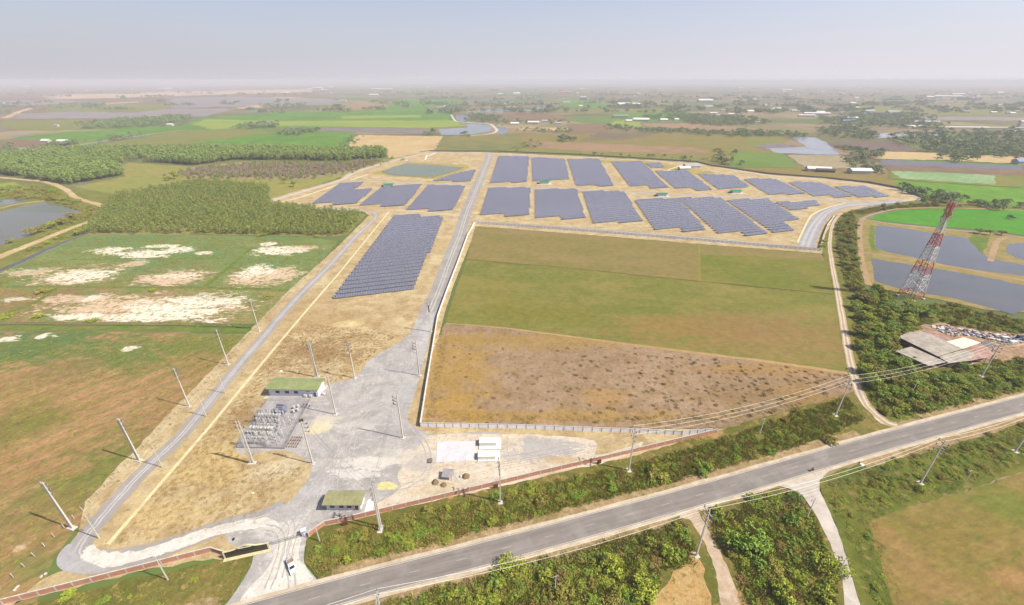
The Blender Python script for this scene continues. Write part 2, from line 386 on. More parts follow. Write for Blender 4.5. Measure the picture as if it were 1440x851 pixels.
far('field',[(270,175),(290,167.5),(400,170),(640,169.5),(652,177.6),(601,180),(480,178.2),(396,177.6),(300,182)],yellowgreen,2)
far('field',[(480,163),(590,162),(594,165),(480,167.5)],yellowgreen,2)
far('field',[(480,146),(545,145),(546,148),(528,153),(480,157),(430,157.5)],pinkbrown,3)
far('flooded_field',[(600,151),(630,148),(655,149),(652,152)],flood,2)
far('field',[(351,190),(393,186.4),(497,186.6),(494,199),(480,209),(472,216),(361,213),(240,210),(292,199)],green,2)
far('flooded_field',[(396,179.4),(480,179.7),(605,181.4),(616,181),(607,189.2),(480,185.2),(445,183.5)],purple,1.5)
far('field',[(502.6,190),(624,191.8),(608.5,212.6),(549.4,223),(539,216),(480,213)],strawf,1.5)
far('field',[(624,191.8),(662,191),(730,188),(753,190),(735,212),(690,214.6),(610,213.6)],GM('dull_green_field',A(112,124,66),A(136,130,72),A(146,132,80),s1=.006,s2=.03,s3=.3,fine=.1),1.5)
far('field',[(655,166),(667.5,160.6),(730,158.8),(789,161),(801.6,167.5),(760,169),(685,172)],redbrown,2)
far('river_water',[(664,157),(681,153.4),(730,153),(752,155),(730,158),(674,158.8)],river,1)
far('river_water',[(753,149.3),(768.6,149),(769,155),(754.7,155.5)],river,.5)
far('river_water',[(639.7,162.3),(653.6,160.4),(672,158),(660,163),(655,169),(664,171.8),(688,173.6),(697,178),(712.6,179.7),(714,186.6),(704,190),(700.5,184),(690,176.5),(654,172.6),(641.5,169)],river,.6)
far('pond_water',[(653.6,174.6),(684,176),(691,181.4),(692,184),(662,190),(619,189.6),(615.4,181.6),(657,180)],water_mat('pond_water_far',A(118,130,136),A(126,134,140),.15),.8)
ribbon('path',[(634.5,161.4),(638,167.5),(643,171),(664,173),(686.6,174.4),(693.5,177.5),(698.7,184),(688,188.6),(662,191)],[6,9,9,9,8,7],paleroad,z=nextz(.02))
far('field',[(789,139.7),(815,138),(864,148.4),(850,152.7),(789.5,151)],green,3)
far('field',[(860,160),(880,159),(970,158),(990,164),(930,170),(907,170),(860,165)],green,3)
far('field',[(770,154),(930,153),(960,158),(880,159),(800,160)],olive,3)
far('field',[(798,174.4),(850,174),(870,176),(848.5,186.6),(796,190),(803,183)],redbrown,2)
far('field',[(727,183),(730,179.7),(794.7,179.7),(803,184)],strawf,1)
far('field',[(866,170),(905,169),(900,178),(850,180)],yellowgreen,2)
far('field',[(730,188),(796,190),(848,187),(960,187),(1100,192),(1105,236),(980,229),(820,220),(690,214.6),(735,212)],olivebrown,2)
far('field',[(841,186),(930,187),(890,196),(815,199)],GM('purple_brown_field',A(122,108,84),A(134,118,84),s1=.008,s3=.3,fine=.1),2)
far('field',[(753,199.6),(845,202),(970,208),(1000,214),(970,216.4),(841.5,213.5),(737,207)],pinkbrown,2)
far('field',[(725,209),(750,209),(841,214.5),(980,219),(980,228),(820,219.5),(700,214.8)],olive,1.5)
far('field',[(900,174),(960,173.2),(1078,181.5),(1080,187),(960,181),(912,178)],pinkbrown,2)
far('field',[(1029.4,216),(1045,214),(1104,217),(1123,236),(1026,236)],GM('mown_green',A(118,142,62),A(106,134,58),s1=.01,s2=.05,fine=.1),1.5)
far('field',[(1035,192),(1085,192),(1110,197),(1090,204),(1060,206)],olive,1.5)
far('field',[(1060,206),(1092,201),(1120,206),(1100,214),(1075,211)],purple,1.5)
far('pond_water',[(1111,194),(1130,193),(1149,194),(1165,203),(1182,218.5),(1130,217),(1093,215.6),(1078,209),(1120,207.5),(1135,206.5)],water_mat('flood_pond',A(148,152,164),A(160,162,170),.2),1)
ribbon('bank',[(1081,208.8),(1130,209.6),(1170,210.4)],3,olivebrown,z=nextz(.02)); ribbon('bank',[(1111,203),(1138,209)],3,olivebrown,z=nextz(.02))
def bedfield(px,a,b,ang,per,seed=0):
    return GM('bed_field',a,a,lines=(ang,per,b,1.0),s1=.01,s2=.1,s3=.3,fine=.1)
far('field',[(1106.7,217.8),(1182,219),(1230,238),(1133,236.7)],bedfield(0,A(150,132,92),A(214,204,172),-58,12),1)
far('field',[(1190,199.6),(1259,200.2),(1303,214.4),(1190,211.5),(1160,203)],GM('dark_ploughed',A(118,100,98),A(128,108,100),s1=.01,s3=.3,fine=.08),1.5)
far('wood_floor',[(1266,192),(1310,186),(1440,184),(1440,221),(1303,214.6),(1259,200)],woodfloor,2)
far('field',[(1388,190),(1440,189),(1440,198),(1400,197)],redbrown,2)
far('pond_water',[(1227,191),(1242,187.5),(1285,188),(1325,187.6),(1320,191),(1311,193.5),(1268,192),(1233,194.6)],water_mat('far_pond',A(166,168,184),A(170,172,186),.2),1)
far('flooded_field',[(1259,164.6),(1341,164),(1440,166),(1440,170),(1341,169),(1290,170)],flood,2)
far('field',[(1190,150),(1440,148),(1440,163),(1300,163),(1190,160)],olive,5)
far('field',[(1211,212.5),(1303,215),(1440,221),(1440,231),(1330,226),(1231,223.5)],strawf,1.5)
far('field',[(1231,223.5),(1330,226.5),(1440,232),(1440,235),(1237,225.4)],green,1)
far('field',[(1237,225),(1330,228.6),(1440,234.4),(1440,240),(1330,236),(1240,232.8)],GM('lilac_mud',A(120,118,134),A(128,122,130),s1=.01,s3=.3,fine=.08),1)
far('field',[(1240,232.8),(1330,236),(1440,240),(1440,248),(1340,245),(1251,241)],redbrown,1)
far('field',[(1251,241),(1340,244.5),(1440,248),(1440,264.7),(1311,257),(1249,252)],olive,1)
far('field',[(1252.5,241),(1330,243.4),(1398,247),(1400,260),(1346,257),(1266,251)],bedfield(0,A(108,150,74),A(206,220,190),-47,11),.8)
sheet('field',[(1249,252.5),(1311.5,256.5),(1440,264.7),(1440,290),(1346,286.4),(1311.5,278),(1287,271),(1263,264)],GM('rice_right',A(104,152,44),A(122,162,52),A(98,140,46),s1=.015,s2=.05,s3=.3,fine=.1),rag=.8)
sheet('field',[(1103,236),(1123,236),(1250,246),(1264,263),(1288,271),(1300,279),(1440,291),(1440,296),(1290,292),(1266,268),(1220,257),(1080,246),(980,229)],olivebrown,rag=1)
# --- left: road with canal, plantations' floor, meadow
ribbon('canal',[(-60,238),(0,227),(35,220.5),(78,212),(122,204.5),(174,196.5),(215,190)],9,river,z=nextz(.02))
ribbon('road',[(-60,234),(0,224),(35,217.5),(78,209.6),(122,202.6),(174,194.6),(215,188.5),(262,183)],10,plain('old_road',A(176,164,146),.9,.08,.1),z=nextz(.02))
sheet('wood_floor',[(-40,225),(100,213.5),(300,211),(480,213.5),(539,213),(549,222),(480,228),(334,226.5),(274,234),(180,228),(164,237),(177,248),(100,262),(0,246),(-60,240)],woodfloor,rag=1)
sheet('field',[(177,248),(163,237),(180,229),(272,234.5),(334,228),(480,228.5),(545,223),(555,224),(500,243),(440,262),(380,280),(360,292),(280,258),(167,274),(100,264)],GM('meadow',A(150,150,72),A(166,150,84),A(130,142,66),A(172,150,96),s1=.015,s2=.06,s3=.4,fine=.12),rag=1)
sheet('field',[(258,238),(334,230),(480,230),(538,225),(500,242),(420,254),(262,249)],GM('dead_brush_floor',A(164,146,112),A(146,142,84),A(166,152,118),s1=.03,s2=.1,s3=.5,fine=.2),rag=1.5)
sheet('wood_floor',[(163,274),(280,256),(380,262),(384,290),(480,300),(514,301),(489,330),(467,333),(300,330),(120,330),(134,306)],GM('plantation_floor',A(146,142,74),A(160,142,90),A(126,132,66),s1=.03,s2=.1,s3=.5,fine=.2),rag=1)
sheet('field',[(-60,250),(100,262),(165,274),(134,306),(120,330),(60,356),(0,384),(-80,420)],GM('pond_bank',A(126,130,58),A(146,136,74),A(106,118,52),s1=.03,s2=.1,s3=.5,fine=.2),rag=1)
lp=[(-90,312),(0,298),(28,291),(62,284.5),(94,290),(120,297),(113,305),(79,309),(56,317),(45,330),(22,337),(0,346),(-60,366)]
sheet('pond_water',lp,water_mat('pond_water_left',A(112,106,88),A(122,114,92),.14,patches=[(85,292,60,9,A(96,98,44))]),rag=1)
sheet('pond_water',[(-30,284),(10,281),(38,280),(30,285),(0,289),(-30,292)],water_mat('pond_water_left_small',A(110,118,116),None,.1),rag=.5)
sheet('field',[(-30,262),(20,256),(30,262),(18,270),(-30,272)],yellowgreen,rag=.6)
ribbon('bank',[(-60,305),(0,293),(28,286.5),(62,282.5)],5,GM('bank_earth',A(196,164,132),A(180,150,116),s1=.05,s3=.6,fine=.1),rag=.4)
ribbon('canal',[(-120,424),(0,380),(30,368),(56,355.5),(90,340.5),(124,328)],[4.5,4.5,3.5,2.5],water_mat('dark_canal',A(70,76,66),A(86,84,96),.12),rag=.5)
ribbon('dirt_track',[(-100,404),(0,361),(37.6,346),(75,331),(105,319),(135,309),(154,300.5),(171,294)],[9,8,7,7,6],earthpath,rag=.5)
ribbon('dirt_track',[(171,293.5),(150,291),(131.6,285.5),(118,282),(105,277),(90,265.5),(66,256.5),(32,252.5),(4,250),(-50,246)],[7,6,6,7,7,6],earthpath,rag=.7)
# --- near left fields
salt=A(242,232,210); cream=A(224,196,166); brownp=A(170,128,92)
GREEN1=A(134,144,84); GREEN2=A(110,140,84)
lf_patch=[(110,388,62,20,A(150,130,90),1.6,2.2,.6),(240,392,60,18,A(150,128,88),1.6,2.2,.6),(370,391,62,20,A(140,130,84),1.6,2.2,.5),
 (108,388,50,13,cream,1.7,3.5,.9),(118,387,40,9,salt,1.8,5,.95),(240,391,44,11,cream,1.7,3.5,.95),(250,388,26,5,salt,1.8,4,.5),(372,388,48,13,cream,1.6,3.5,.95),(360,381,22,9,salt,1.7,4,.9),
 (153,352,22,4,salt,1.6,6,.95),(205,357,40,5.5,salt,1.9,6,.98),(250,352,18,5,salt,1.8,5,.95),(230,346,24,2.5,salt,1.8,5,.9),(395,352.5,36,6,salt,1.2,7,1),(377,343,10,2.6,salt,1.2,6,1),(425,349,22,3,cream,1.6,5,.7),
 (190,371,20,4,cream,1.6,5,.8),(290,356,14,2.5,salt,1.6,5,.8),(40,384,30,6,cream,1.9,4,.8)]
f1=GM('salt_meadow',GREEN1,GREEN2,A(122,126,66),None,s1=.025,s2=.08,s3=.6,fine=.12,thr=(.36,.6),stretch=(-14,1.6),patches=lf_patch)
sheet('field',[(-160,470),(-60,408),(0,385),(60,357),(122,329.5),(300,331),(440,334),(476,340),(440,378),(409,408),(360,405),(180,402),(0,402),(-100,404)],f1,rag=.8)
f2=GM('salt_meadow_middle',A(136,142,84),A(116,138,80),A(160,134,92),None,s1=.02,s2=.06,s3=.6,fine=.12,stretch=(-14,1.5),patches=[
 (60,425,90,24,A(148,118,80),1.6,2,.75),(215,433,165,27,A(160,136,96),1.5,2,.8),(205,434,128,17,cream,1.7,3.4,.95),(235,438,70,17,salt,1.9,4.5,.95),(290,424,50,11,salt,2.0,3.5,.8),(122,446,52,4.5,salt,1.6,5,.95),(115,420,46,6,cream,1.9,4,.85),(130,418,12,5,salt,1.4,4,.7),(20,421,24,3,salt,1.9,4,.7),(10,412,40,8,A(156,126,86),1.6,2,.7)])
sheet('field',[(-160,486),(-60,425),(0,403.5),(180,404),(360,407),(407,409.5),(360,456),(180,453),(0,453),(-100,456)],f2,rag=.5)
f3=GM('grazed_field',A(178,134,98),A(160,134,84),A(188,148,108),A(124,136,68),s1=.012,s2=.07,s3=.5,fine=.22,thr=(.40,.56),thr3=(.60,.72),stretch=(52,2.2),lines=(52,9,A(116,124,66),.4),patches=[
 (40,486,120,34,A(92,122,66),1.5,2,.9),(170,498,100,30,A(98,124,62),1.6,2,.8),(300,482,90,20,A(112,128,58),1.2,2,.7),(90,520,60,22,A(150,122,84),1.6,2,.6),(200,640,90,60,A(106,124,58),1.5,1.6,.7),(100,700,110,60,A(116,124,58),1.6,1.8,.6),(60,790,60,30,A(110,128,66),1.6,1.3,.5),(250,590,60,40,A(160,126,86),1.5,1.6,.6),(30,600,60,40,A(120,122,56),1.5,1.6,.8),
 (13,476,13,4,salt,2.4,3,.9),(57,473,16,3,salt,2.6,3,.85),(182,490,9,5,salt,2.4,3,.85),(30,771,10,8,cream,1.5,3,.7)])
sheet('field',[(-260,700),(-160,500),(-60,468),(0,466),(120,466),(240,469),(352,470),(310,512),(260,562),(200,625),(150,690),(112,740),(78,785),(50,850),(0,880),(-130,905),(-200,860)],f3,rag=.5)
bank=GM('grass_bank',A(112,132,54),A(134,140,66),A(96,118,48),s1=.04,s2=.2,s3=.8,fine=.14)
ribbon('bank',[(-120,462),(0,461.5),(180,462),(300,464),(356,466)],4.6,bank,rag=.5)
ribbon('ditch',[(-120,457.5),(0,457),(180,457.6),(300,459.5),(360,461.5)],1.0,GM('ditch_grass',A(74,92,40),A(92,104,48),s3=.8),rag=.3)
ribbon('bank',[(-60,404.5),(0,403.5),(180,404.5),(300,406),(408,409)],2.6,bank,rag=.4)
ribbon('bank',[(100,365),(200,363.5),(324,363)],2.0,bank,rag=.3)
ribbon('bank',[(354,349),(322,376),(287,405)],3.2,bank,rag=.4)
ribbon('bank',[(82,404),(50,425),(0,444)],3.2,bank,rag=.4)
# --- the dry grass ground of the solar farm
drygrass=GM('dry_grass',A(196,172,128),A(212,192,150),A(176,150,108),A(138,120,88),s1=.03,s2=.11,s3=.7,fine=.16,thr=(.38,.62),thr3=(.60,.72),patches=[
 (488,456,20,5,A(232,216,160),1.0,4,1),(455,445,120,30,A(176,144,96),1.6,1.5,.5),(445,495,60,22,A(146,116,78),1.7,1.6,.7),(350,585,40,16,A(150,120,82),1.7,2,.6),(300,650,70,40,A(206,178,116),1.6,1.5,.6),(390,660,40,16,A(214,200,168),1.6,2,.7),(230,720,60,30,A(216,190,132),1.6,1.5,.6),(500,640,60,40,A(200,182,152),1.3,1.5,.5)])
sheet('field',[(96,800),(60,815),(20,850),(-40,880),(0,851),(60,838),(200,803),(300,786),(330,790),(380,778),(440,765),(520,740),(700,700),(890,650),(1012,612),(1060,600),(1000,604),(830,600),(590,600),(600,520),(616,446),(645,370),(668,318),(820,330),(980,343),(1158,357),(1160,330),(1176,304),(1216,291),(1296,281),(1264,266),(1220,258),(1160,251),(1080,245.6),(980,228),(820,218.6),(690,213),(602,213),(556,223),(492,242),(478,252),(424,267),(360,286),(400,291),(512,298),(519,303),(474,348),(407,408),(325,492),(250,570),(120,705)],drygrass,rag=.5)
yg=GM('weedy_dry_grass',A(176,158,88),A(150,146,70),A(196,172,112),s1=.03,s2=.12,s3=.6,fine=.14)
sheet('field',[(536,240),(573,228),(655,232),(660,236),(640,246),(612,252),(548,248),(520,243)],yg,rag=1)
sheet('field',[(700,224),(905,226),(1010,243),(980,246),(900,232),(800,226),(740,224)],yg,rag=1)
# north boundary lane, service lanes of the farm (gravel)
gravel=track_mat('gravel_lane',A(176,172,174),A(206,202,202),A(160,156,156),ruts=((.35,.16),(.66,.16)))
dust=plain('dusty_lane',A(206,194,176),.95,.08,.12)
ribbon('track',[(366.7,287.5),(426.7,269.2),(480,253.4),(493,245),(515.6,237),(560,224.8),(604,215.8),(680,215.2),(700,216.5),(815.6,220.6),(980,229.6),(1010,235),(1080,246.5),(1160,254),(1220,260),(1262,268),(1294,278.4),(1284,281.5),(1262,282.6)],[7,7,6,6,5,5],dust,sub=4,rag=.2)
ribbon('track',[(482,254.6),(520,255.2),(600,258.6),(672,261.4),(740,264),(815,267),(893,271),(960,274),(1080,279),(1150,281),(1215,285),(1270,282.4)],[6,6,7,7,8,8],track_mat('gravel_lane_pale',A(190,182,174),A(208,200,190),A(174,166,156)),sub=4,rag=.2)
ribbon('track',[(556,296),(600,298.4),(664,305)],3.4,dust,rag=.2)
ribbon('track',[(1262,284),(1215.6,287),(1182,291),(1160,300.5),(1145,318),(1136,336),(1132,347)],[11,11,11,12,13,13,12],gravel,rag=.15)
ribbon('track',[(666.7,312.6),(740,317.5),(820,323),(900,329),(980,335.5),(1060,342.5),(1136,349.5)],8,gravel,rag=.15)
# main service road, widening into the yard
mainT=track_mat('service_road',A(178,172,168),A(214,208,202),A(162,156,150),ruts=((.36,.06),(.55,.06)))
ribbon('service_road',[(687.6,215.5),(687.4,222),(678,245),(667.5,270),(656,298),(645.5,331),(632,365),(619,401),(605,434),(600,447)],[13,13,12.5,12,11.5,11,10.4,11,12],mainT,rag=.15)
yardm=GM('yard_gravel',A(184,178,174),A(196,190,184),A(168,162,158),A(212,206,198),s1=.04,s2=.13,s3=1.2,fine=.08,patches=[
 (545,595,70,9,A(196,192,192),1.0,1,.3),(600,470,10,30,A(206,202,202),1.2,1.5,.7),(448,603,16,9,A(226,214,176),1.4,3,.9),(462,590,22,8,A(222,210,186),1.5,3,.7),(520,650,50,9,A(226,218,206),1.7,3.5,.8),(500,668,40,8,A(228,222,214),1.8,3.5,.8),(440,690,30,10,A(206,202,202),1.6,2.5,.6),
 (400,760,36,34,A(222,216,214),1.5,1.6,.75),(425,800,24,16,A(232,224,216),1.5,1.6,.8),(390,745,36,10,A(220,212,198),1.5,2,.7),(560,640,40,10,A(214,206,194),1.6,2.5,.6),(600,640,36,22,A(218,204,182),1.5,1.8,.8),(545,684,14,6,A(232,220,140),1.3,4,.8),(570,560,26,26,A(186,182,182),1.5,1.5,.5),(500,600,26,10,A(216,208,196),1.7,3,.6)])
# west perimeter track with its verge
wt=track_mat('west_track',A(180,174,172),A(218,212,206),A(164,158,154),ruts=((.42,.07),(.60,.07)),edge=A(184,164,132))
wpts=[(404,289),(440,291.5),(480,294.4),(515.6,297),(527.5,300),(528,306),(519,316),(500,333),(461.4,376),(417,420),(333.8,517),(259.4,608),(206,659),(165,703),(132.7,741),(113,766),(110,780),(120,788),(153,789),(206,779),(265,758.6),(324,739),(368,729),(400,716)]
ribbon('track',wpts,[4.5,4.5,4.5,4.5,4.6,5,6,6.4,6.2,6.2,6.4,6.4,6.4,6.6,7,7.6,7.6,7,6.6,7.6,9],wt,sub=5,rag=.2)
sheet('gravel_yard',[(613,438),(605,470),(596,510),(580,564),(573,590),(590,604),(615,612),(700,608),(745,640),(735,668),(640,696),(560,708),(508,722),(436,748),(431,760),(428,792),(446,816),(440,822),(345,851),(300,865),(321,847),(352,799),(358,779),(378,766),(330,768),(318,745),(368,727),(388,716),(416,697),(438,657),(400,634),(330,634),(377,562),(380,556),(440,558),(468,538),(480,537),(500,530),(523,504),(563,481),(580,463),(590,443)],yardm,rag=.4,step=2.5,sm=True)
pad=GM('dusty_ground',A(222,206,184),A(208,190,164),A(232,220,202),A(190,172,146),s1=.05,s2=.2,s3=1.1,fine=.10,patches=[(768,629,62,14,A(182,178,176),1.7,2.6,.85),(745,640,40,10,A(190,184,178),1.8,2,.7),(640,636,46,16,A(232,222,206),1.6,2,.6),(590,650,24,16,A(190,184,178),1.7,2,.7),(800,648,40,6,A(200,172,130),1.8,2,.7),(610,690,50,10,A(206,184,146),1.8,2,.6)])
sheet('construction_ground',[(598,616),(640,610),(713,611),(760,612),(835,620),(838,640),(880,630),(905,622),(880,642),(780,674),(700,692),(600,716),(545,728),(520,716),(560,690),(560,664),(585,640)],pad,rag=.7,step=2.5,sm=True)
turn=GM('turning_gravel',A(186,182,182),A(198,192,186),A(172,168,168),s1=.08,s2=.2,s3=1.2,fine=.08,patches=[(150,788,34,7,A(232,226,214),1.2,2,.9),(230,772,60,8,A(226,216,192),1.3,2,.7)])
CH=GM('chalk_gravel',A(232,224,212),A(216,208,196),A(240,232,222),A(200,192,184),s1=.12,s2=.4,s3=1.6,fine=.10)
ribbon('chalk_wear',[(126,768),(126,783),(150,789),(206,779),(265,759.5),(324,742),(368,736),(392,741)],[1.5,4.5,5,3.6,4.5,3.6,4,1],CH,z=ZC[0]+.011,rag=.5)
sheet('chalk_wear',[(392,760),(410,752),(424,757),(420,778),(428,800),(440,816),(400,829),(340,848),(352,826),(372,806),(385,785)],CH,z=ZC[0]+.014,rag=.6,step=1.6,sm=True)
ZC[0]+=.016
sheet('turning_place',[(100,765),(84,778),(80,793),(90,803),(120,808),(150,803),(130,793),(112,784)],turn,rag=.3,step=2,sm=True)
# chalk-white wear at the entrance
TYM=GM('tyre_marks',A(206,200,194),A(190,184,178),A(176,170,166),s1=.3,s2=1,s3=3,fine=.12)
def arc_marks(px,w_=.35):
    for off in (-.85,.85):
        g=smooth([G(*p) for p in px],8); q=[]
        for i,p in enumerate(g):
            t=(g[min(i+1,len(g)-1)]-g[max(i-1,0)]).normalized(); q.append((p.x-t.y*off,p.y+t.x*off))
        ribbon('tyre_marks',q,w_,TYM,z=nextz(.003),sub=1,ground=True,rag=.1)
for px in ([(478,640),(486,600),(505,572),(540,558),(570,556)],[(492,650),(500,610),(520,580),(552,566)],[(470,690),(480,640),(510,590),(560,540),(600,480)],[(440,745),(450,700),(470,660),(500,600)],[(395,752),(430,700),(470,640)],[(385,716),(410,738),(402,775),(392,815)],[(412,830),(408,790),(412,760),(440,710)],[(560,690),(600,665),(600,630),(580,600)],[(372,742),(392,748),(396,775),(376,830)]): arc_marks(px)
# --- the enclosed field
ribbon('field_edge',[(594,594),(603,530),(619,446),(646,372),(670,318)],[3,4,4,4,4],drygrass,rag=.4)
topb=GM('field_brown',A(144,128,76),A(152,132,86),A(132,126,68),s1=.012,s2=.05,s3=.5,fine=.10,stretch=(-8,2.5))
sheet('field',[(668,318.5),(820,330.5),(980,343.5),(1154,358),(1166,370),(1175,414),(960,393.5),(800,377),(656,365)],topb,rag=.3)
sheet('field',[(984,359),(1080,362),(1163,368),(1174,412),(1080,404),(984,395)],GM('field_green_right',A(118,124,52),A(128,128,58),A(140,130,68),s1=.012,s2=.05,s3=.5,fine=.10,stretch=(-8,2)),rag=.3)
midg=GM('field_green',A(130,128,62),A(118,124,58),A(148,136,76),A(158,140,88),s1=.012,s2=.05,s3=.6,fine=.12,stretch=(-8,2.2),thr3=(.6,.75),patches=[
 (700,408,40,26,A(140,130,62),1.6,1.4,.6),(1085,476,200,44,A(156,126,80),1.5,1.1,.85),(1010,458,170,22,A(150,122,76),1.3,1.6,.7),(760,440,120,20,A(130,124,52),1.4,1.4,.6),(950,460,80,24,A(150,126,70),1.2,1.6,.7)])
sheet('field',[(656,366),(800,378),(960,394.5),(1175,415),(1182,450),(1192,523),(1080,508),(960,494),(800,473),(700,461),(625,455),(640,410)],midg,rag=.3)
bare=GM('bare_field',A(164,138,110),A(176,148,120),A(152,126,92),A(124,104,70),s1=.02,s2=.1,s3=.6,fine=.16,thr3=(.57,.66),patches=[
 (640,520,60,60,A(176,142,76),1.6,1.6,.75),(640,575,70,22,A(182,146,80),1.6,1.8,.7),(800,585,200,10,A(174,140,76),1.7,2,.7),(760,480,180,12,A(168,138,78),1.4,2,.7),(1080,520,120,10,A(170,134,82),1.4,2,.7),(1060,560,120,20,A(146,120,80),1.7,1.6,.6),(850,560,40,14,A(184,144,82),1.7,2,.5),(1140,560,60,24,A(166,132,80),1.6,1.6,.6)])
sheet('field',[(625,456),(700,462),(800,474),(960,495),(1080,509),(1192,524),(1200,552),(1160,566),(1100,580),(1014,602),(900,604),(760,601),(592,598),(594,570),(607,500)],bare,rag=.4)
ribbon('path',[(627,455.5),(700,461),(800,473.5),(960,494.5),(1080,509),(1196,526)],[1.5,1.5,2,2.5],GM('trodden_path',A(190,158,110),A(176,146,98),s3=.8,fine=.1),rag=.3)
ribbon('ditch',[(656,365.5),(800,377.5),(960,393.8),(1080,405),(1175,414.5)],1.6,GM('field_ditch',A(112,106,48),A(128,116,60),s3=.6,fine=.2),rag=.4)
ribbon('path',[(983,343),(984,395)],1.4,GM('field_line',A(150,142,66),A(140,130,60),s3=.6),rag=.2)
# --- right: belt, banks, ponds
belt=GM('belt_ground',A(118,122,52),A(138,128,66),A(98,108,46),A(164,140,92),s1=.03,s2=.12,s3=.7,fine=.18)
sheet('scrub_ground',[(1156,352),(1172,306),(1190,298),(1260,288),(1296,282),(1330,288),(1440,292),(1440,296),(1266,294.4),(1207,306),(1206,350),(1216,402),(1224,440),(1290,430),(1340,440),(1440,458),(1520,470),(1520,560),(1440,553),(1277,591),(1250,598),(1207,570),(1190,520),(1176,430),(1164,380)],belt,rag=.8)
sheet('field',[(1218,308.6),(1240,301),(1266,295.4),(1331.7,293.8),(1440,296),(1560,300),(1560,345),(1440,332),(1397,324.6),(1331.7,320.6),(1249,312.5)],bright,rag=.6)
sheet('bank',[(1207,306),(1219,310),(1282,318),(1332,322),(1440,334),(1560,345),(1560,470),(1440,440),(1384,436),(1331,424),(1280,414),(1224,404),(1212,380)],GM('pond_bank_right',A(158,140,84),A(140,132,70),A(172,150,104),s1=.04,s2=.15,s3=.8,fine=.14),rag=.5)
pw=water_mat('pond_water_right',A(98,98,102),A(106,104,106),.12)
sheet('pond_water',[(1229.6,318),(1250,318.6),(1275.7,322),(1325,331),(1358,334.6),(1371,345),(1387,361),(1410.7,368),(1440,373),(1560,385),(1560,400),(1440,388.5),(1384,382),(1331.7,373.5),(1282,362),(1250,355.5),(1231,349)],pw,rag=.5)
sheet('pond_water',[(1224.7,363.6),(1266,370.5),(1331.7,381),(1397.5,392.6),(1440,402),(1560,425),(1560,455),(1440,437),(1424,443),(1384,431),(1331.7,418),(1298.8,414),(1266,407),(1229.6,396)],pw,rag=.5)
sheet('pond_water',[(1416,344),(1440,342),(1500,345),(1500,372),(1440,366),(1430,364),(1414,355)],pw,rag=.4)
sheet('grass_bank',[(1370,330),(1392,334),(1386,350),(1380,357),(1372,347),(1360,336)],bank,rag=.6)
sheet('grass_bank',[(1224,316),(1229,318),(1231,349),(1240,353),(1226,354),(1221,340)],bank,rag=.6)
dykep=GM('dyke_path',A(186,156,122),A(174,144,110),s1=.05,s2=.2,s3=.9,fine=.1)
ribbon('dirt_track',[(1440,296),(1331,292.6),(1266,294),(1236,299.5),(1213,308.5),(1209,330),(1210,349),(1213,375),(1222,402)],[2.5,2.5,3,3.2,3.6,4,4,4],dykep,rag=.4)
ribbon('dirt_track',[(1214,309),(1250,314.6),(1290,319),(1332,323),(1397,329),(1440,334),(1500,340)],[4,3.5,3,2.6],dykep,rag=.4)
ribbon('dirt_track',[(1212,356),(1250,360.5),(1282,366),(1348,377.5),(1440,395),(1500,406)],[3,2.6,2.6,2.4],dykep,rag=.3)
ribbon('dirt_track',[(1392,368),(1398,350),(1404,338),(1420,334)],4,dykep,rag=.4)
rt=track_mat('two_rut_track',A(196,170,136),A(232,222,208),A(176,150,112),ruts=((.30,.17),(.74,.17)))
ribbon('dirt_track',[(1192,298),(1182,302),(1173,312),(1168,330),(1167,350),(1173,387),(1181,430),(1193,497),(1201,530),(1208,552),(1220,574),(1244,595),(1262,602)],[2.4,2.6,2.8,3,3.2,3.6,3.8,4,4.2,4.6,6,7],rt,rag=.2)
# --- scrub ground along the main road (both sides)
scrubg=GM('scrub_ground',A(112,112,50),A(148,128,74),A(100,106,48),A(178,148,98),s1=.05,s2=.2,s3=.9,fine=.2,thr3=(.56,.66),patches=[(990,610,40,6,A(196,156,110),1.6,2,.7),(800,648,60,8,A(196,164,110),1.7,2,.6),(700,745,80,7,A(190,164,110),1.5,2,.6),(1160,620,60,10,A(140,116,66),1.5,2,.5)])
sheet('scrub_ground',[(440,752),(455,741),(500,732),(600,708),(700,686),(890,642),(1010,607),(1100,579),(1200,553),(1214,572),(1238,596),(1262,604),(1140,633),(960,688),(660,768),(450,818),(428,792),(431,760)],scrubg,rag=.4,step=2.5)
sheet('scrub_ground',[(-40,890),(0,862),(60,848),(200,812),(318,787),(358,779),(352,799),(321,847),(290,870),(150,930),(-60,960)],scrubg,rag=.5,step=2.5)
sheet('scrub_ground',[(440,880),(600,826),(960,726),(1091,687),(1119,692),(1150,726),(1172,766),(1188,813),(1200,900),(1100,1000),(700,1050),(400,1000)],scrubg,rag=.4,step=2.5)
sheet('field',[(1151,676),(1180,662),(1331,617),(1440,588),(1600,545),(1600,640),(1440,664),(1345,694),(1243,724),(1222,738),(1240,800),(1262,870),(1280,900),(1215,900),(1190,786),(1177,745),(1158,705)],GM('green_verge',A(106,116,48),A(130,126,58),A(94,106,44),A(160,136,84),s1=.05,s2=.2,s3=.8,fine=.2),rag=.4,step=2.5)
sheet('field',[(1222,738),(1245,724),(1345,695),(1440,665),(1640,606),(1760,1000),(1285,1000),(1262,880),(1240,800),(1228,765)],GM('brown_green_field',A(146,124,68),A(128,122,60),A(152,128,78),A(118,118,56),s1=.03,s2=.09,s3=.5,fine=.16,stretch=(18,2.5),lines=(-35,5,A(158,134,76),.3),patches=[(1285,790,34,56,A(164,132,86),1.9,1.4,.7),(1420,812,30,18,A(176,136,90),1.4,2,.75),(1240,745,24,14,A(160,124,80),1.4,2,.7),(1420,710,60,40,A(118,128,54),1.4,1.4,.7)]),rag=.4)
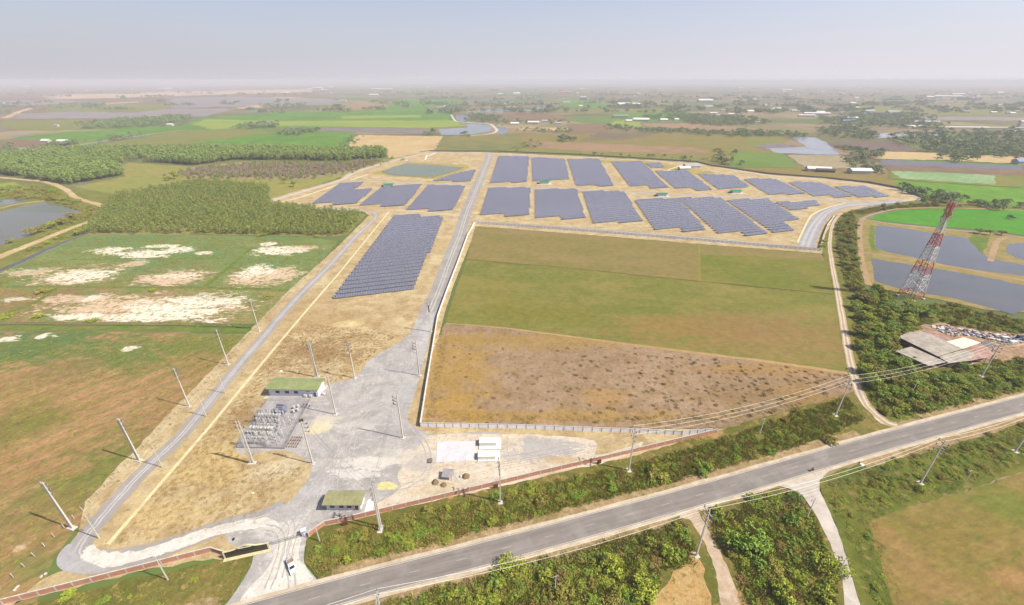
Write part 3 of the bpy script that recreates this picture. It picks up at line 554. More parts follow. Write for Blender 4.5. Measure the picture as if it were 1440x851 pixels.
sheet('dry_ground',[(955,800),(972,775),(985,790),(1000,851),(1010,900),(900,940),(910,851),(930,830)],GM('dry_scrub_ground',A(196,160,104),A(180,146,88),A(206,176,124),A(136,124,64),s1=.05,s2=.2,s3=1,fine=.18),rag=.7,step=2)
sheet('dry_ground',[(1030,851),(1040,815),(1080,800),(1085,851),(1080,900),(1020,900)],GM('dry_scrub_ground_east',A(178,146,92),A(150,130,70),A(190,160,106),s1=.05,s2=.2,s3=1,fine=.18),rag=.7,step=2)
# narrow roads joining from the south
ribbon('dirt_track',[(962,718),(975,727),(985,742),(1003,775),(1019,815),(1027,851),(1040,920)],[8,5,3.2,3.4,4.4,4.8,5],GM('path_earth',A(206,182,156),A(190,164,136),A(216,196,172),s1=.08,s2=.3,s3=1.4,fine=.1),rag=.3)
side=GM('side_road_concrete',A(212,200,188),A(200,188,176),A(220,210,198),s1=.06,s2=.3,s3=1.4,fine=.07)
sheet('side_road',[(1088,684),(1105,680),(1153,665.5),(1185,655),(1165,664),(1152,676),(1152,690),(1160,707),(1177,745),(1190,786),(1209,851),(1222,900),(1192,900),(1187,851),(1184,813),(1167,765),(1146,724),(1130,700),(1119,692),(1106,687)],side,rag=.12,step=2)
# --- the main road: shoulders, asphalt, markings
TOP=[(140,905),(344,851),(450,817.5),(660,768),(960,688),(1140,633.6),(1260,604.4),(1424,560),(1560,523)]
BOT=[(300,905),(484,851),(600,820.5),(660,804.4),(960,720.7),(1140,671),(1260,630.5),(1440,582),(1600,539)]
def edges(px,n=80):
    g=[Vector(G(*p)) for p in px]; L=[0]
    for a,b in zip(g,g[1:]): L.append(L[-1]+(b-a).length)
    out=[]
    for i in range(n+1):
        d=L[-1]*i/n; k=0
        while k<len(L)-2 and L[k+1]<d: k+=1
        out.append(g[k].lerp(g[k+1],(d-L[k])/(L[k+1]-L[k])))
    return out
T_=edges(TOP,60); B_=edges(BOT,200); mid=[]
for t in T_:
    b=min(B_,key=lambda q:(q-t).length); mid.append((t+b)/2)
# smooth the centre line
for _ in range(12):
    mid=[mid[0]]+[(mid[i-1]+mid[i]*2+mid[i+1])/4 for i in range(1,len(mid)-1)]+[mid[-1]]
d0=(mid[1]-mid[0]).normalized(); d1=(mid[-1]-mid[-2]).normalized()
mid=[mid[0]-d0*60]+mid+[mid[-1]+d1*250]
ROADW=7.6
def track_uv_ribbon(name,pts,w,mat,z): return ribbon(name,[(p.x,p.y) for p in pts],w,mat,z=z,sub=1,ground=True)
ZR=ZC[0]+.05
ribbon('road_shoulder',[(p.x,p.y) for p in mid],ROADW+2.4,GM('shoulder_gravel',A(216,198,172),A(204,184,156),A(224,210,190),s1=.08,s2=.3,s3=1.5,fine=.1),z=ZR,sub=1,ground=True,rag=.18)
def asphalt():
    m,nt,p=newmat('asphalt'); n=N(nt); P=n.obj(); uv=n.node('ShaderNodeUVMap').outputs[0]
    sx=n.node('ShaderNodeSeparateXYZ'); n.L(uv,sx.inputs[0]); mp=n.node('ShaderNodeMapping'); mp.inputs['Scale'].default_value=(3.5,.03,1); n.L(uv,mp.inputs[0])
    st=n.noise(mp.outputs[0],1.6,5,.6); c=n.mix(n.rng(st,.35,.65),A(136,127,121),A(158,149,142))
    for u0 in (.22,.40,.62,.80):
        k=n.math('SUBTRACT',1,n.math('DIVIDE',n.math('ABSOLUTE',n.math('SUBTRACT',sx.outputs[0],u0)),.055),clamp=True); c=n.mix(n.math('MULTIPLY',k,.30),c,A(128,120,116))
    mp2=n.node('ShaderNodeMapping'); mp2.inputs['Scale'].default_value=(.4,.06,1); n.L(uv,mp2.inputs[0])
    c=n.mix(n.rng(n.noise(mp2.outputs[0],1.5,6,.7),.5,.66,0,.5),c,A(176,168,160))
    c=n.mix(1.0,c,n.rng(n.noise(P,5,4,.8),.3,.7,.94,1.06),'MULTIPLY')
    n.L(c,p.inputs['Base Color']); p.inputs['Roughness'].default_value=.85; p.inputs['Specular IOR Level'].default_value=.2; return m
ribbon('road',[(p.x,p.y) for p in mid],ROADW,asphalt(),z=ZR+.006,sub=1,ground=True)
JUN=[[G(*p) for p in q] for q in ([(300,865),(321,840),(352,799),(428,780),(462,822),(380,860)],[(1070,690),(1100,675),(1160,655),(1205,645),(1190,670),(1150,700),(1110,700)],[(1215,560),(1262,590),(1290,592),(1262,620),(1215,612)],[(940,715),(1000,708),(1000,745),(960,745)])]
vm=GM('dry_verge',A(176,148,112),A(150,130,84),A(190,164,124),A(128,124,66),s1=.06,s2=.3,s3=1.2,fine=.18,thr3=(.55,.68))
for sgn in (1,-1):
    run=[]
    def flush():
        if len(run)>3: ribbon('verge',list(run),[3.2,4.6,3.6,5.0,3.4],vm,z=nextz(.004),sub=1,ground=True,rag=.5)
        run.clear()
    for i,p in enumerate(mid):
        t=(mid[min(i+1,len(mid)-1)]-mid[max(i-1,0)]).normalized(); q=(p.x-t.y*sgn*(ROADW/2+2.4),p.y+t.x*sgn*(ROADW/2+2.4))
        if any(inside(q,z_) for z_ in JUN): flush()
        else: run.append(q)
    flush()
lm=plain('road_paint',A(214,206,194),.7,.10,1.2,dirt=A(196,188,176),ds=.4)
def offset_line(off,w):
    out=[]
    for i,p in enumerate(mid):
        t=(mid[min(i+1,len(mid)-1)]-mid[max(i-1,0)]).normalized(); out.append((p.x-t.y*off,p.y+t.x*off))
    return out
for s in (1,-1): ribbon('lane_edge_line',offset_line(s*(ROADW/2-.28),.16),.2,lm,z=ZR+.012,sub=1,ground=True)
mb=MB(); 
for i in range(len(mid)-1):
    a,b=mid[i],mid[i+1]; L=(b-a).length; t=(b-a)/L; k=int(L//9)+1
    if L<9: k=1 if i%2==0 else 0
    for j in range(k):
        p=a+t*(j*9+1); q=p+t*3; nn=Vector((-t.y,t.x))*.08
        mb.add([(p.x+nn.x,p.y+nn.y,ZR+.012),(p.x-nn.x,p.y-nn.y,ZR+.012),(q.x-nn.x,q.y-nn.y,ZR+.012),(q.x+nn.x,q.y+nn.y,ZR+.012)],[(0,1,2,3)])
tag(mb.build('lane_markings',plain('faded_paint',A(190,182,166),.7,.1,1)),kind='structure')
sheet('pond_water',[(535.6,242),(552,236),(573,230),(610,232.5),(653,235.6),(635.6,242),(609,249),(580,248.4),(551,246.7)],water_mat('farm_pond',A(116,126,100),A(124,132,106),.25),rag=.4)
# ================================================================== SOLAR FARM
def panel_mat():
    m,nt,p=newmat('solar_module'); n=N(nt); uv=n.node('ShaderNodeUVMap').outputs[0]; sx=n.node('ShaderNodeSeparateXYZ'); n.L(uv,sx.inputs[0])
    def ln(v,per,wd):
        f=n.math('FRACT',n.math('DIVIDE',v,per)); d=n.math('ABSOLUTE',n.math('SUBTRACT',f,.5)); return n.rng(d,.5-wd*1.3,.5-wd,0,1)
    a=ln(sx.outputs[0],1.02,.035); b=ln(sx.outputs[1],1.10,.03); k=n.math('MAXIMUM',a,b)
    ob=n.node('ShaderNodeObjectInfo').outputs['Random']
    cell=n.math('ADD',n.math('FLOOR',n.math('DIVIDE',sx.outputs[0],1.02)),n.math('MULTIPLY',n.math('FLOOR',n.math('DIVIDE',sx.outputs[1],1.10)),37.3))
    wn_=n.node('ShaderNodeTexWhiteNoise',noise_dimensions='2D'); cb=n.node('ShaderNodeCombineXYZ'); n.L(cell,cb.inputs[0]); n.L(ob,cb.inputs[1]); n.L(cb.outputs[0],wn_.inputs['Vector'])
    c=n.mix(wn_.outputs['Value'],A(84,86,106,1.62),A(104,105,126,1.62)); c=n.mix(k,c,A(216,216,224,1.5))
    n.L(c,p.inputs['Base Color']); p.inputs['Roughness'].default_value=.22; p.inputs['Specular IOR Level'].default_value=.5; return m
PANEL=panel_mat(); STEEL=plain('galvanised_steel',A(150,148,150),.5,.1,1,metal=.3); RIM=plain('aluminium_rim',(.45,.45,.5,1),.4,.05,1); DARKSTEEL=plain('dark_steel',A(70,62,62),.6,.1,1)
RE=Vector((math.cos(R(17.0)),math.sin(R(17.0)))); RN=Vector((-RE.y,RE.x))      # along a row / up-slope (north)
WP=3.5; TL=R(15); LOW=.75
BL=[('B1',[(438.9,286.2),(480,256.7),(510,256.7),(497.8,266.7),(525.6,264.9),(501,285.6),(466.7,288.4),(470.4,284)]),
('B2',[(504.4,289.3),(535.6,264.4),(560,261),(593,259.6),(570,288.4),(534.4,291),(536.7,287)]),
('B3',[(571,295.6),(602,260.4),(655.6,261.4),(636.7,295),(602,297.3),(604.4,292.4)]),
('B4',[(609,254.4),(640,244.4),(670,238),(662,254),(635.6,256),(635.6,253.4)]),
('A',[(553.5,304.5),(591,301.8),(591,305),(624,304.5),(583,405),(467,420.8)]),
('C1',[(701,219.6),(744,220.4),(741,255.6),(715.6,256.6),(689,257)]),
('C2',[(747.8,221),(794.4,224),(800.4,251.6),(771,253),(749,254.4)]),
('C3',[(798,224),(842,223.3),(863,261),(837.8,262),(835.6,259),(810,260.7)]),
('C4',[(860,227.8),(902,227),(940,263.3),(915.6,265),(911,261),(886.7,263)]),
('C5',[(907.8,229.5),(927.8,228.6),(934.4,235),(915.6,236)]),
('C6',[(922,241),(965,239.5),(1002,266.7),(980,267.8),(973,264.4),(951,266)]),
('C7',[(981,244.4),(1031,246.7),(1054,262),(1033,264.4),(1010,266)]),
('C8',[(1044.4,251),(1091,252),(1132,272),(1107.8,273.8),(1105.6,271.6),(1081,274)]),
('C9',[(1106.7,255.6),(1153,257),(1200,276),(1174.4,277.8),(1167.8,274.4),(1144.4,276)]),
('C10',[(1172,262),(1215.6,262),(1251,276),(1231,277.3),(1226.7,275.6),(1207.8,277.3)]),
('D1',[(686.7,264.4),(745.6,264),(744.4,302),(710,304.4),(710,299),(675.6,301.8)]),
('D2',[(752,266),(811,266),(823,306),(790,309),(787.8,303.3),(753,306)]),
('D3',[(819,268.4),(877.8,269.3),(903,310.4),(871,313.8),(869,310.7),(834.4,314)]),
('D4',[(893,282),(953,278),(993,323),(960,326),(957.8,320),(921,322.7)]),
('D5',[(954.4,278.4),(1012,277.8),(1081,328.4),(1049,332),(1042,325.6),(1010,328.4)]),
('D6',[(1020,280.6),(1080,280),(1123,307.8),(1100,310),(1116.7,324),(1087.8,327)]),
('D7',[(1091,284.8),(1146.7,282),(1152,288.4),(1133,290.4),(1135.6,293),(1112,295.6)])]
PLACE={'A':'in the long near block between west track and service road','B1':'in the westernmost small block beside the plantation','B2':'in the west block in front of the small green-roofed hut','B3':'in the west block touching the service road crossing','B4':'in the little block behind the green farm pond',
'D1':'in the first block behind the long concrete wall','D2':'in the second block behind the long concrete wall','D3':'in the third block behind the long concrete wall','D4':'in the fourth block behind the long concrete wall','D5':'in the fifth block behind the long concrete wall','D6':'in the stepped block near the bend of the grey lane','D7':'in the smallest block by the bend of the grey lane',
'C1':'in the far block just right of the service road','C2':'in the far block behind the first green-roofed hut','C3':'in the third far block from the service road','C4':'in the fourth far block from the service road','C5':'in the tiny block at the far fence','C6':'in the far block behind the second green-roofed hut','C7':'in the far block behind the third green-roofed hut','C8':'in the eighth far block from the service road','C9':'in the far block second from the east end','C10':'in the easternmost block by the end of the fence'}
rows=[]
for nm,px in BL:
    g=[Vector(G(x,y,.8)) for x,y in px]; ab=[(p.dot(RE),p.dot(RN)) for p in g]; b0=min(p[1] for p in ab); b1=max(p[1] for p in ab)
    pitch=6.7; b=b0+.8
    while b+WP*.5<b1+1:
        yy=b+WP*.45; xs=[]
        for i in range(len(ab)):
            a_,c_=ab[i],ab[(i+1)%len(ab)]
            if (a_[1]>yy)!=(c_[1]>yy): xs.append(a_[0]+(yy-a_[1])*(c_[0]-a_[0])/(c_[1]-a_[1]))
        xs.sort()
        for k in range(0,len(xs)-1,2):
            a0,a1=xs[k],xs[k+1]; L=round((a1-a0)/2.04)*2.04
            if L>9:
                o=RE*a0+RN*b; c=o+RE*L/2; d=math.hypot(c.y,c.x); rows.append((L/d,nm,a0,b,L))
        b+=pitch
rows.sort(key=lambda r:-r[0])
mesh_cache={}
def slab_uv(me,W):
    l=me.uv_layers.new(name='UVMap')
    for poly in me.polygons:
        for li in poly.loop_indices:
            v=me.vertices[me.loops[li].vertex_index].co; l.data[li].uv=(v.x,v.y/math.cos(TL))
def row_meshes(L):
    k=round(L,2)
    if k not in mesh_cache:
        mb=MB(); cy_,sy_=math.cos(TL),math.sin(TL); T=.10
        def P(x,s,t): return (x, s*cy_-t*sy_, LOW+s*sy_+t*cy_)
        mb.add([P(0,0,0),P(L,0,0),P(L,WP,0),P(0,WP,0),P(0,0,T),P(L,0,T),P(L,WP,T),P(0,WP,T)],[(4,5,6,7)],0)
        mb.add([P(0,0,0),P(L,0,0),P(L,WP,0),P(0,WP,0),P(0,0,T-.002),P(L,0,T-.002),P(L,WP,T-.002),P(0,WP,T-.002)],[(3,2,1,0)],1); mb.add([P(0,0,0),P(L,0,0),P(L,WP,0),P(0,WP,0),P(0,0,T-.002),P(L,0,T-.002),P(L,WP,T-.002),P(0,WP,T-.002)],[(0,1,5,4),(1,2,6,5),(2,3,7,6),(3,0,4,7)],2)
        me=mb.mesh('panels',[PANEL,DARKSTEEL,RIM]); slab_uv(me,WP)
        fb=MB(); n=max(2,int(L/4.1)); 
        for i in range(n+1):
            x=.4+(L-.8)*i/n
            fb.box((x,.8*cy_,(LOW+.8*sy_)/2-.1),(.12,.12,LOW+.8*sy_-.1+.2)); fb.box((x,3.1*cy_,(LOW+3.1*sy_)/2-.1),(.12,.12,LOW+3.1*sy_-.1+.2))
        for s in (.7,3.1): fb.bar((.02,s*cy_,LOW+s*sy_-.07),(L-.02,s*cy_,LOW+s*sy_-.07),.055,n=4)
        fm=fb.mesh('support_frame',[STEEL]); mesh_cache[k]=(me,fm)
    return mesh_cache[k]
group_rows={}
for i,(s_,nm,a0,b,L) in enumerate(rows[:300]): group_rows.setdefault(nm,[]).append((b,a0,L))
for nm,rs in group_rows.items():
    rs.sort(); nb=len(rs)
    for i,(b,a0,L) in enumerate(rs):
        o=RE*a0+RN*b
        lab='blue panel row '+PLACE[nm]
        if i==0: lab='front blue panel row '+PLACE[nm]
        r=empty('solar_panel_row',(o.x,o.y,.03),R(17),lab,'solar panels','solar panel rows '+PLACE[nm])
        me,fm=row_meshes(L)
        a=bpy.data.objects.new('panels',me); COL.objects.link(a); a.parent=r
        f=bpy.data.objects.new('support_frame',fm); COL.objects.link(f); f.parent=r
rest=MB(); 
cy_,sy_=math.cos(TL),math.sin(TL); uvs=[]
for (s_,nm,a0,b,L) in rows[300:]:
    for (s0,s1) in ((0,WP),):
        q=[]
        for (x,s,t) in ((0,0,0),(L,0,0),(L,WP,0),(0,WP,0),(0,0,.1),(L,0,.1),(L,WP,.1),(0,WP,.1)):
            g=RE*(a0+x)+RN*(b+s*cy_-t*sy_); q.append((g.x,g.y,LOW+s*sy_+t*cy_+.03)); uvs.append((x,s))
        rest.add(q,[(4,5,6,7)],0); rest.add(q,[(3,2,1,0),(0,1,5,4),(1,2,6,5),(2,3,7,6),(3,0,4,7)],1); uvs+= [uvs[-8+j] for j in range(8)]
        n=max(2,int(L/8)); 
        for i in range(n+1):
            for s in (.7,3.1):
                g=RE*(a0+.4+(L-.8)*i/n)+RN*(b+s*cy_); n0=len(rest.v); h=LOW+s*sy_; rest.box((g.x,g.y,h/2),(.14,.14,h),mi=1); uvs+=[(0,0)]*8
me=rest.mesh('solar_panel_rows',[PANEL,DARKSTEEL]); l=me.uv_layers.new(name='UVMap')
idx=np.zeros(len(me.loops),dtype=np.int32); me.loops.foreach_get('vertex_index',idx); l.data.foreach_set('uv',np.array(uvs,dtype=np.float32)[idx].ravel())
o=bpy.data.objects.new('distant_solar_panel_rows',me); COL.objects.link(o); tag(o,'many more blue panel rows of the far blocks of the solar farm','solar panels',kind='stuff')
print('rows',len(rows))
# ------------------------------------------------------------------ common building materials
CONC=plain('concrete_pale',A(222,216,204),.85,.08,.8,dirt=A(186,178,164),ds=.5)
CONCG=plain('concrete_grey',A(178,172,174),.9,.08,.8,dirt=A(154,148,146),ds=.3)
WHITE=plain('white_paint',A(244,242,236),.6,.04,.8)
CREAM=plain('cream_paint',A(236,224,178),.7,.06,.8,dirt=A(206,186,136),ds=.3)
LILAC=plain('grey_render',(.62,.60,.68,1),.8,.06,.6)
def sheetmetal(name,c,c2,rib=.9,spot=.5,ang=0):
    m,nt,p=newmat(name); n=N(nt); P=n.obj(); col=n.mix(n.rng(n.noise(P,.22,6,.75),spot-.08,spot+.1),c,c2)
    mp=n.node('ShaderNodeMapping'); mp.inputs['Rotation'].default_value=(0,0,R(-ang)); n.L(P,mp.inputs[0])
    sx=n.node('ShaderNodeSeparateXYZ'); n.L(mp.outputs[0],sx.inputs[0]); f=n.math('FRACT',n.math('MULTIPLY',sx.outputs[0],1/rib)); col=n.mix(n.rng(f,.0,.16,.45,0),col,c2); col=n.mix(1.0,col,n.rng(n.noise(P,1.6,4,.7),.3,.7,.84,1.14),'MULTIPLY')
    n.L(col,p.inputs['Base Color']); p.inputs['Roughness'].default_value=.6; return m
GREENROOF=sheetmetal('green_sheet_roof',A(164,170,116),A(142,156,94),1.1)
KHAKI=sheetmetal('khaki_sheet_roof',A(174,170,124),A(152,148,102),1.1)
GREEN2R=plain('teal_roof',A(52,146,112),.5,.08,1)
BLACK=plain('black_granite',A(52,46,44),.35,.15,1.2,spec=.5)
GLASSD=plain('dark_glass',A(40,48,60),.12,.1,1,spec=.6)
BRICK=None
def brick_mat():
    m,nt,p=newmat('red_brick'); n=N(nt); P=n.obj(); c=n.mix(n.rng(n.noise(P,.5,5,.7),.35,.65),A(216,150,120),A(204,134,106)); 
    c=n.mix(n.rng(n.noise(P,7,3,.7),.4,.7,0,.5),c,A(214,160,132)); c=n.mix(n.rng(n.noise(P,.15,5,.7),.5,.7,0,.6),c,A(208,172,140))
    n.L(c,p.inputs['Base Color']); p.inputs['Roughness'].default_value=.9; return m
BRICK=brick_mat()
# ------------------------------------------------------------------ walls
def wall_run(root, pts, h, t, wallm, capm, postm, step, ph=.12, cap_w=.0, capped=True, kindname='wall_panel'):
    pm=MB(); cm=MB(); qs=[]
    for a,b in zip(pts,pts[1:]):
        a=Vector(a);b=Vector(b); L=(b-a).length; n=max(1,round(L/step)); d=(b-a)/L; rz=math.atan2(d.y,d.x)
        c=(a+b)/2; pm.box((c.x,c.y,h/2),(L,t,h),rz)
        if capped: cm.box((c.x,c.y,h+.05),(L+.02,t+.14,.1),rz)
        for i in range(n): qs.append((a+d*(L*i/n),rz))
    qs.append((Vector(pts[-1]),rz)); 
    pm.build('wall_face',wallm,root)
    if capped: cm.build('coping',capm,root)
    return qs
WALLP=plain('wall_panel_paint',(.80,.78,.80,1),.85,.06,.6,dirt=(.66,.63,.62,1),ds=.4)
cw=empty('concrete_wall',label='long grey panelled concrete wall around the dry brown field',cat='wall',loc=(*G(590,598),0))
def rel(o,pts): return [(p[0]-o.location.x,p[1]-o.location.y) for p in pts]
south=rel(cw,[G(x,y,2.2) for x,y in [(1003,602.6),(960,606),(900,603.5),(820,600.6),(740,597.4),(660,595.6),(590.5,594.4)]])
west=rel(cw,[G(x,y,2.2) for x,y in [(590.5,594.4),(599,540),(607,492),(615,443),(628,407),(642,371),(657,330),(667,311.5)]])
north=rel(cw,[G(x,y,2.2) for x,y in [(667,311.5),(740,316.5),(820,322.3),(900,328.6),(980,335),(1060,342),(1153,349.6)]])
east=rel(cw,[G(x,y,2.2) for x,y in [(1153,349.6),(1158,330),(1164,315),(1174,302)]])
posts=[]
for seg,cap in ((south,1),(west,1),(north,1),(east,1)):
    posts+=wall_run(cw,seg,2.2,.14,WALLP,CONC,CONC,3.6)
for (p,rz) in posts[:26]:
    MB().box((p.x,p.y,1.16),(.22,.30,2.32),rz).build('wall_post',DARKSTEEL if False else CONCG,cw)
pb=MB()
for (p,rz) in posts[26:]: pb.box((p.x,p.y,1.16),(.2,.28,2.32),rz)
tag(pb.build('wall_post_row',CONCG,cw),kind='stuff')
bw=empty('brick_wall',label='low red brick boundary wall with white coping right of the gate',cat='wall',loc=(*G(440,757),0))
def brick_run(root,px,cut=99):
    pts=rel(root,[G(x,y,2.1) for x,y in px]); qs=wall_run(root,pts,2.1,.2,BRICK,CONC,CONC,4.0); 
    fb=MB()
    for a,b in zip(pts,pts[1:]):
        a=Vector(a);b=Vector(b);c=(a+b)/2;d=b-a; fb.box((c.x,c.y,.12),(d.length,.34,.24),math.atan2(d.y,d.x))
    fb.build('footing_beam',CONC,root)
    for (p,rz) in qs[:cut]: MB().box((p.x,p.y,1.13),(.26,.36,2.26),rz).build('wall_post',CONC,root)
brick_run(bw,[(432.8,748.8),(455.4,733),(493.4,725),(570,706.8),(660,685.6),(760,661.4),(860,638.2),(960,615),(1008.7,603.4)])
bw2=empty('brick_wall',label='low red brick boundary wall running left from the black entrance wall',cat='wall',loc=(*G(200,810),0))
brick_run(bw2,[(-70,863),(0,843.4),(100,818.6),(200,793.6),(295,769.6),(318,776.5)])
# small dark marks: service doors in the wall
for px in ((486,733),(697,680.5),(842,646)):
    x,y=G(px[0],px[1]+6); a=Vector(G(px[0]-20,px[1]+10.8)); b=Vector(G(px[0]+20,px[1]+1.4)); rz=math.atan2((b-a).y,(b-a).x)
    o=MB().box((0,-.16,1.0),(1.6,.2,2.0)).build('drain_gate',plain('rusty_gate',A(120,72,58),.8,.2,2)); o.location=(x,y,0.02); o.rotation_euler[2]=rz
    tag(o,{486:'rusty gate in the brick wall beside the guard house',697:'rusty gate in the brick wall below the white cabins',842:'rusty gate in the brick wall near the grey gravel patch'}[px[0]],'gate')
# entrance sign wall
a=Vector(G(319,786)); b=Vector(G(378,773)); L=(b-a).length; rz=math.atan2((b-a).y,(b-a).x)
sw=empty('entrance_wall',(a.x,a.y,0.02),rz,'black entrance name wall with curved cream frame beside the gate','sign wall')
def arch(x): return 2.9+.95*math.exp(-((x-L*.5)/(L*.22))**2)+(.12 if .3*L<x<.7*L else 0)
n_=40; xs=[L*i/n_ for i in range(n_+1)]
mb=MB(); vs=[(x,-.15,.5) for x in xs]+[(x,-.15,arch(x)) for x in xs]+[(x,.15,.5) for x in xs]+[(x,.15,arch(x)) for x in xs]; m1=n_+1
mb.add(vs,[(i,i+1,m1+i+1,m1+i) for i in range(n_)]+[(2*m1+i,3*m1+i,3*m1+i+1,2*m1+i+1) for i in range(n_)]+[(0,m1,3*m1,2*m1),(n_,2*m1+n_,3*m1+n_,m1+n_)]); mb.build('sign_face',BLACK,sw)
mb=MB(); 
for i in range(n_):
    x0,x1=xs[i],xs[i+1]; z0,z1=arch(x0),arch(x1); mb.add([(x0,-.2,z0-.02),(x1,-.2,z1-.02),(x1,.2,z1-.02),(x0,.2,z0-.02),(x0,-.2,z0+.14),(x1,-.2,z1+.14),(x1,.2,z1+.14),(x0,.2,z0+.14)],[(3,2,1,0),(4,5,6,7),(0,1,5,4),(2,3,7,6),(3,0,4,7),(1,2,6,5)])
mb.build('frame',CREAM,sw)
mb=MB(); mb.box((L*.5,-.5,.22),(L+1.2,1.2,.44)); mb.build('plinth',CREAM,sw)
for x in (-.25,L+.25): MB().box((x,0,1.5),(.35,.4,3.0)).build('pillar',CREAM,sw)
for x,w_ in ((L*.42,1.7),(L*.58,1.7)):
    o=MB().box((x,-.20,arch(x)-.42),(w_,.06,.34)).build('pale_plaque',WHITE,sw)
# sliding gate
a=Vector(G(381,767)); b=Vector(G(424,755)); L=(b-a).length; rz=math.atan2((b-a).y,(b-a).x)
gt=empty('sliding_gate',(a.x,a.y,.05),rz,'low grey sliding steel gate across the entrance lane','gate')
mb=MB(); mb.bar((0,0,1.5),(L,0,1.5),.06,n=4); mb.bar((0,0,.15),(L,0,.15),.06,n=4); mb.bar((0,0,.85),(L,0,.85),.035,n=4)
for i in range(int(L/.45)+1): mb.bar((i*.45,0,.15),(i*.45,0,1.5),.022,n=4)
mb.build('gate_leaf',STEEL,gt); mb=MB(); mb.box((L/2,.05,.03),(L+6,.18,.06)); mb.build('gate_rail',DARKSTEEL,gt)
mb=MB(); mb.box((L+.9,.3,1.1),(1.1,1.1,2.2)); mb.box((L+.9,.3,2.27),(1.5,1.5,.14)); mb.build('gate_post',LILAC,gt)
# cream channels (low concrete kerbs catching the sun)
def channel(name,px,w_,h,lab,mat=CREAM):
    pts=[Vector(G(*p)) for p in px]; o0=pts[0]; mb=MB()
    for a,b in zip(pts,pts[1:]):
        c=(a+b)/2-o0; d=b-a; mb.box((c.x,c.y,h/2),(d.length+.05,w_,h),math.atan2(d.y,d.x))
    o=mb.build(name,mat); o.location=(o0.x,o0.y,.02); return tag(o,lab,'drain channel','cream concrete drain channels of the solar farm')
channel('drain_channel',[(152,767),(223,684.5),(295,601),(345,540),(394,481),(440,427),(480,381),(547,298)],.95,.45,'straight cream drain channel beside the west track')
channel('drain_channel',[(1189,286),(1168,291),(1151,297),(1141,303),(1135.6,311),(1128,327),(1121,342)],1.6,.4,'curved cream drain channel along the bend of the grey lane')
channel('drain_channel',[(389,286),(420,278.6),(480,258.4)],1.6,.4,'cream drain channel below the outer lane near the plantation')
channel('drain_channel',[(492,254),(515.6,246)],2.2,.5,'short cream drain channel left of the farm pond')
channel('drain_channel',[(937,240),(965,230.5)],2.6,.5,'short cream drain channel at the far fence')
channel('drain_channel',[(598,225),(600,219.5),(612,216)],2.6,.5,'short white drain channel above the farm pond',WHITE)
channel('drain_channel',[(1121,346.4),(1060,341.4),(980,332.6),(900,326.4),(820,320.4),(740,315),(680,311)],.6,.3,'long thin pale kerb beside the lane behind the concrete wall')
channel('drain_channel',[(548,300),(600,300.6),(640,304)],1.2,.3,'thin pale kerb between near block and west blocks')
# far perimeter fence (dark)
fz=empty('perimeter_fence',(*G(980,229),0),label='long dark perimeter fence along the far edge of the solar farm',cat='fence')
pts=rel(fz,[G(*p) for p in [(1288,282.6),(1298,279),(1264,265.4),(1222,257.6),(1160,251),(1080,245),(1000,233.6),(980,228.4),(900,223.4),(816,218.4),(700,213.6),(604,212.8),(590,214.6)]])
DK=plain('dark_mesh',A(146,146,148),.9,.1,.5); mb=MB()
for a,b in zip(pts,pts[1:]):
    a=Vector(a);b=Vector(b);c=(a+b)/2;d=b-a; mb.box((c.x,c.y,1.2),(d.length,.08,2.4),math.atan2(d.y,d.x))
mb.build('fence_mesh',DK,fz)
# ------------------------------------------------------------------ buildings
def gable_hut(name,quad_px,zr,wallinset,wallm,roofm,label,cat,rise=.7,extra=None):
    q=[Vector(G(x,y,zr)) for x,y in quad_px]  # TL TR BR BL of the roof outline
    c=(q[0]+q[1]+q[2]+q[3])/4; u=((q[2]-q[3])+(q[1]-q[0]))/2; v=((q[0]-q[3])+(q[1]-q[2]))/2
    Lx,Ly=u.length,v.length; rz=math.atan2(u.y,u.x)
    r=empty(name,(c.x,c.y,.03),rz,label,cat); hx,hy=Lx/2,Ly/2; i=wallinset
    MB().box((0,0,(zr-.1)/2),(Lx-2*i,Ly-2*i,zr-.1)).build('wall',wallm,r)
    t=.14; rid=.12*hy
    mb=MB(); mb.prism([(-hy,zr-.05),(rid,zr+rise),(hy,zr-.05),(hy,zr-.05+t),(rid,zr+rise+t),(-hy,zr-.05+t)],-hx,hx)
    mb.build('roof',roofm,r)
    mb=MB(); mb.prism([(-hy+i,zr-.1),(hy-i,zr-.1),(rid,zr+rise-.12)],-hx+i,-hx+i+.12); mb.prism([(-hy+i,zr-.1),(hy-i,zr-.1),(rid,zr+rise-.12)],hx-i-.12,hx-i); mb.build('gable',wallm,r)
    MB().box((0,0,.06),(Lx+2.4,Ly+2.2,.12)).build('base_slab',CONC,r)
    return r,Lx,Ly
r,Lx,Ly=gable_hut('control_building',[(386.4,531),(458.6,533),(447,548.8),(372.3,547.9)],4.4,.9,LILAC,GREENROOF,'long grey control building with light green roof at the substation','building',rise=.9)
y0=-Ly/2+.9
for x in (Lx*.22,Lx*.32,): MB().box((x,y0-.45,1.0),(1.1,.7,1.1)).build('air_conditioner',WHITE,r)
for x in (-Lx*.30,-Lx*.12,Lx*.05): 
    f=MB().box((x,y0-.03,2.4),(1.7,.08,1.1)).build('window',GLASSD,r); MB().box((x,y0-.06,1.82),(1.9,.16,.08)).build('sill',CONC,f)
d=MB().box((Lx*.40,y0-.03,1.2),(1.2,.08,2.2)).build('door',plain('grey_door',A(120,120,130),.6),r); MB().box((Lx*.40+.4,y0-.1,1.2),(.06,.08,.2)).build('handle',DARKSTEEL,d)
MB().box((Lx*.28,y0-.03,3.0),(1.6,.05,.3)).build('green_signboard',GREEN2R,r)
mb=MB(); 
for k in range(4): mb.box((Lx/2+.2+k*.3,-1.5+0,.9-k*.22),(.3,1.6,.2))
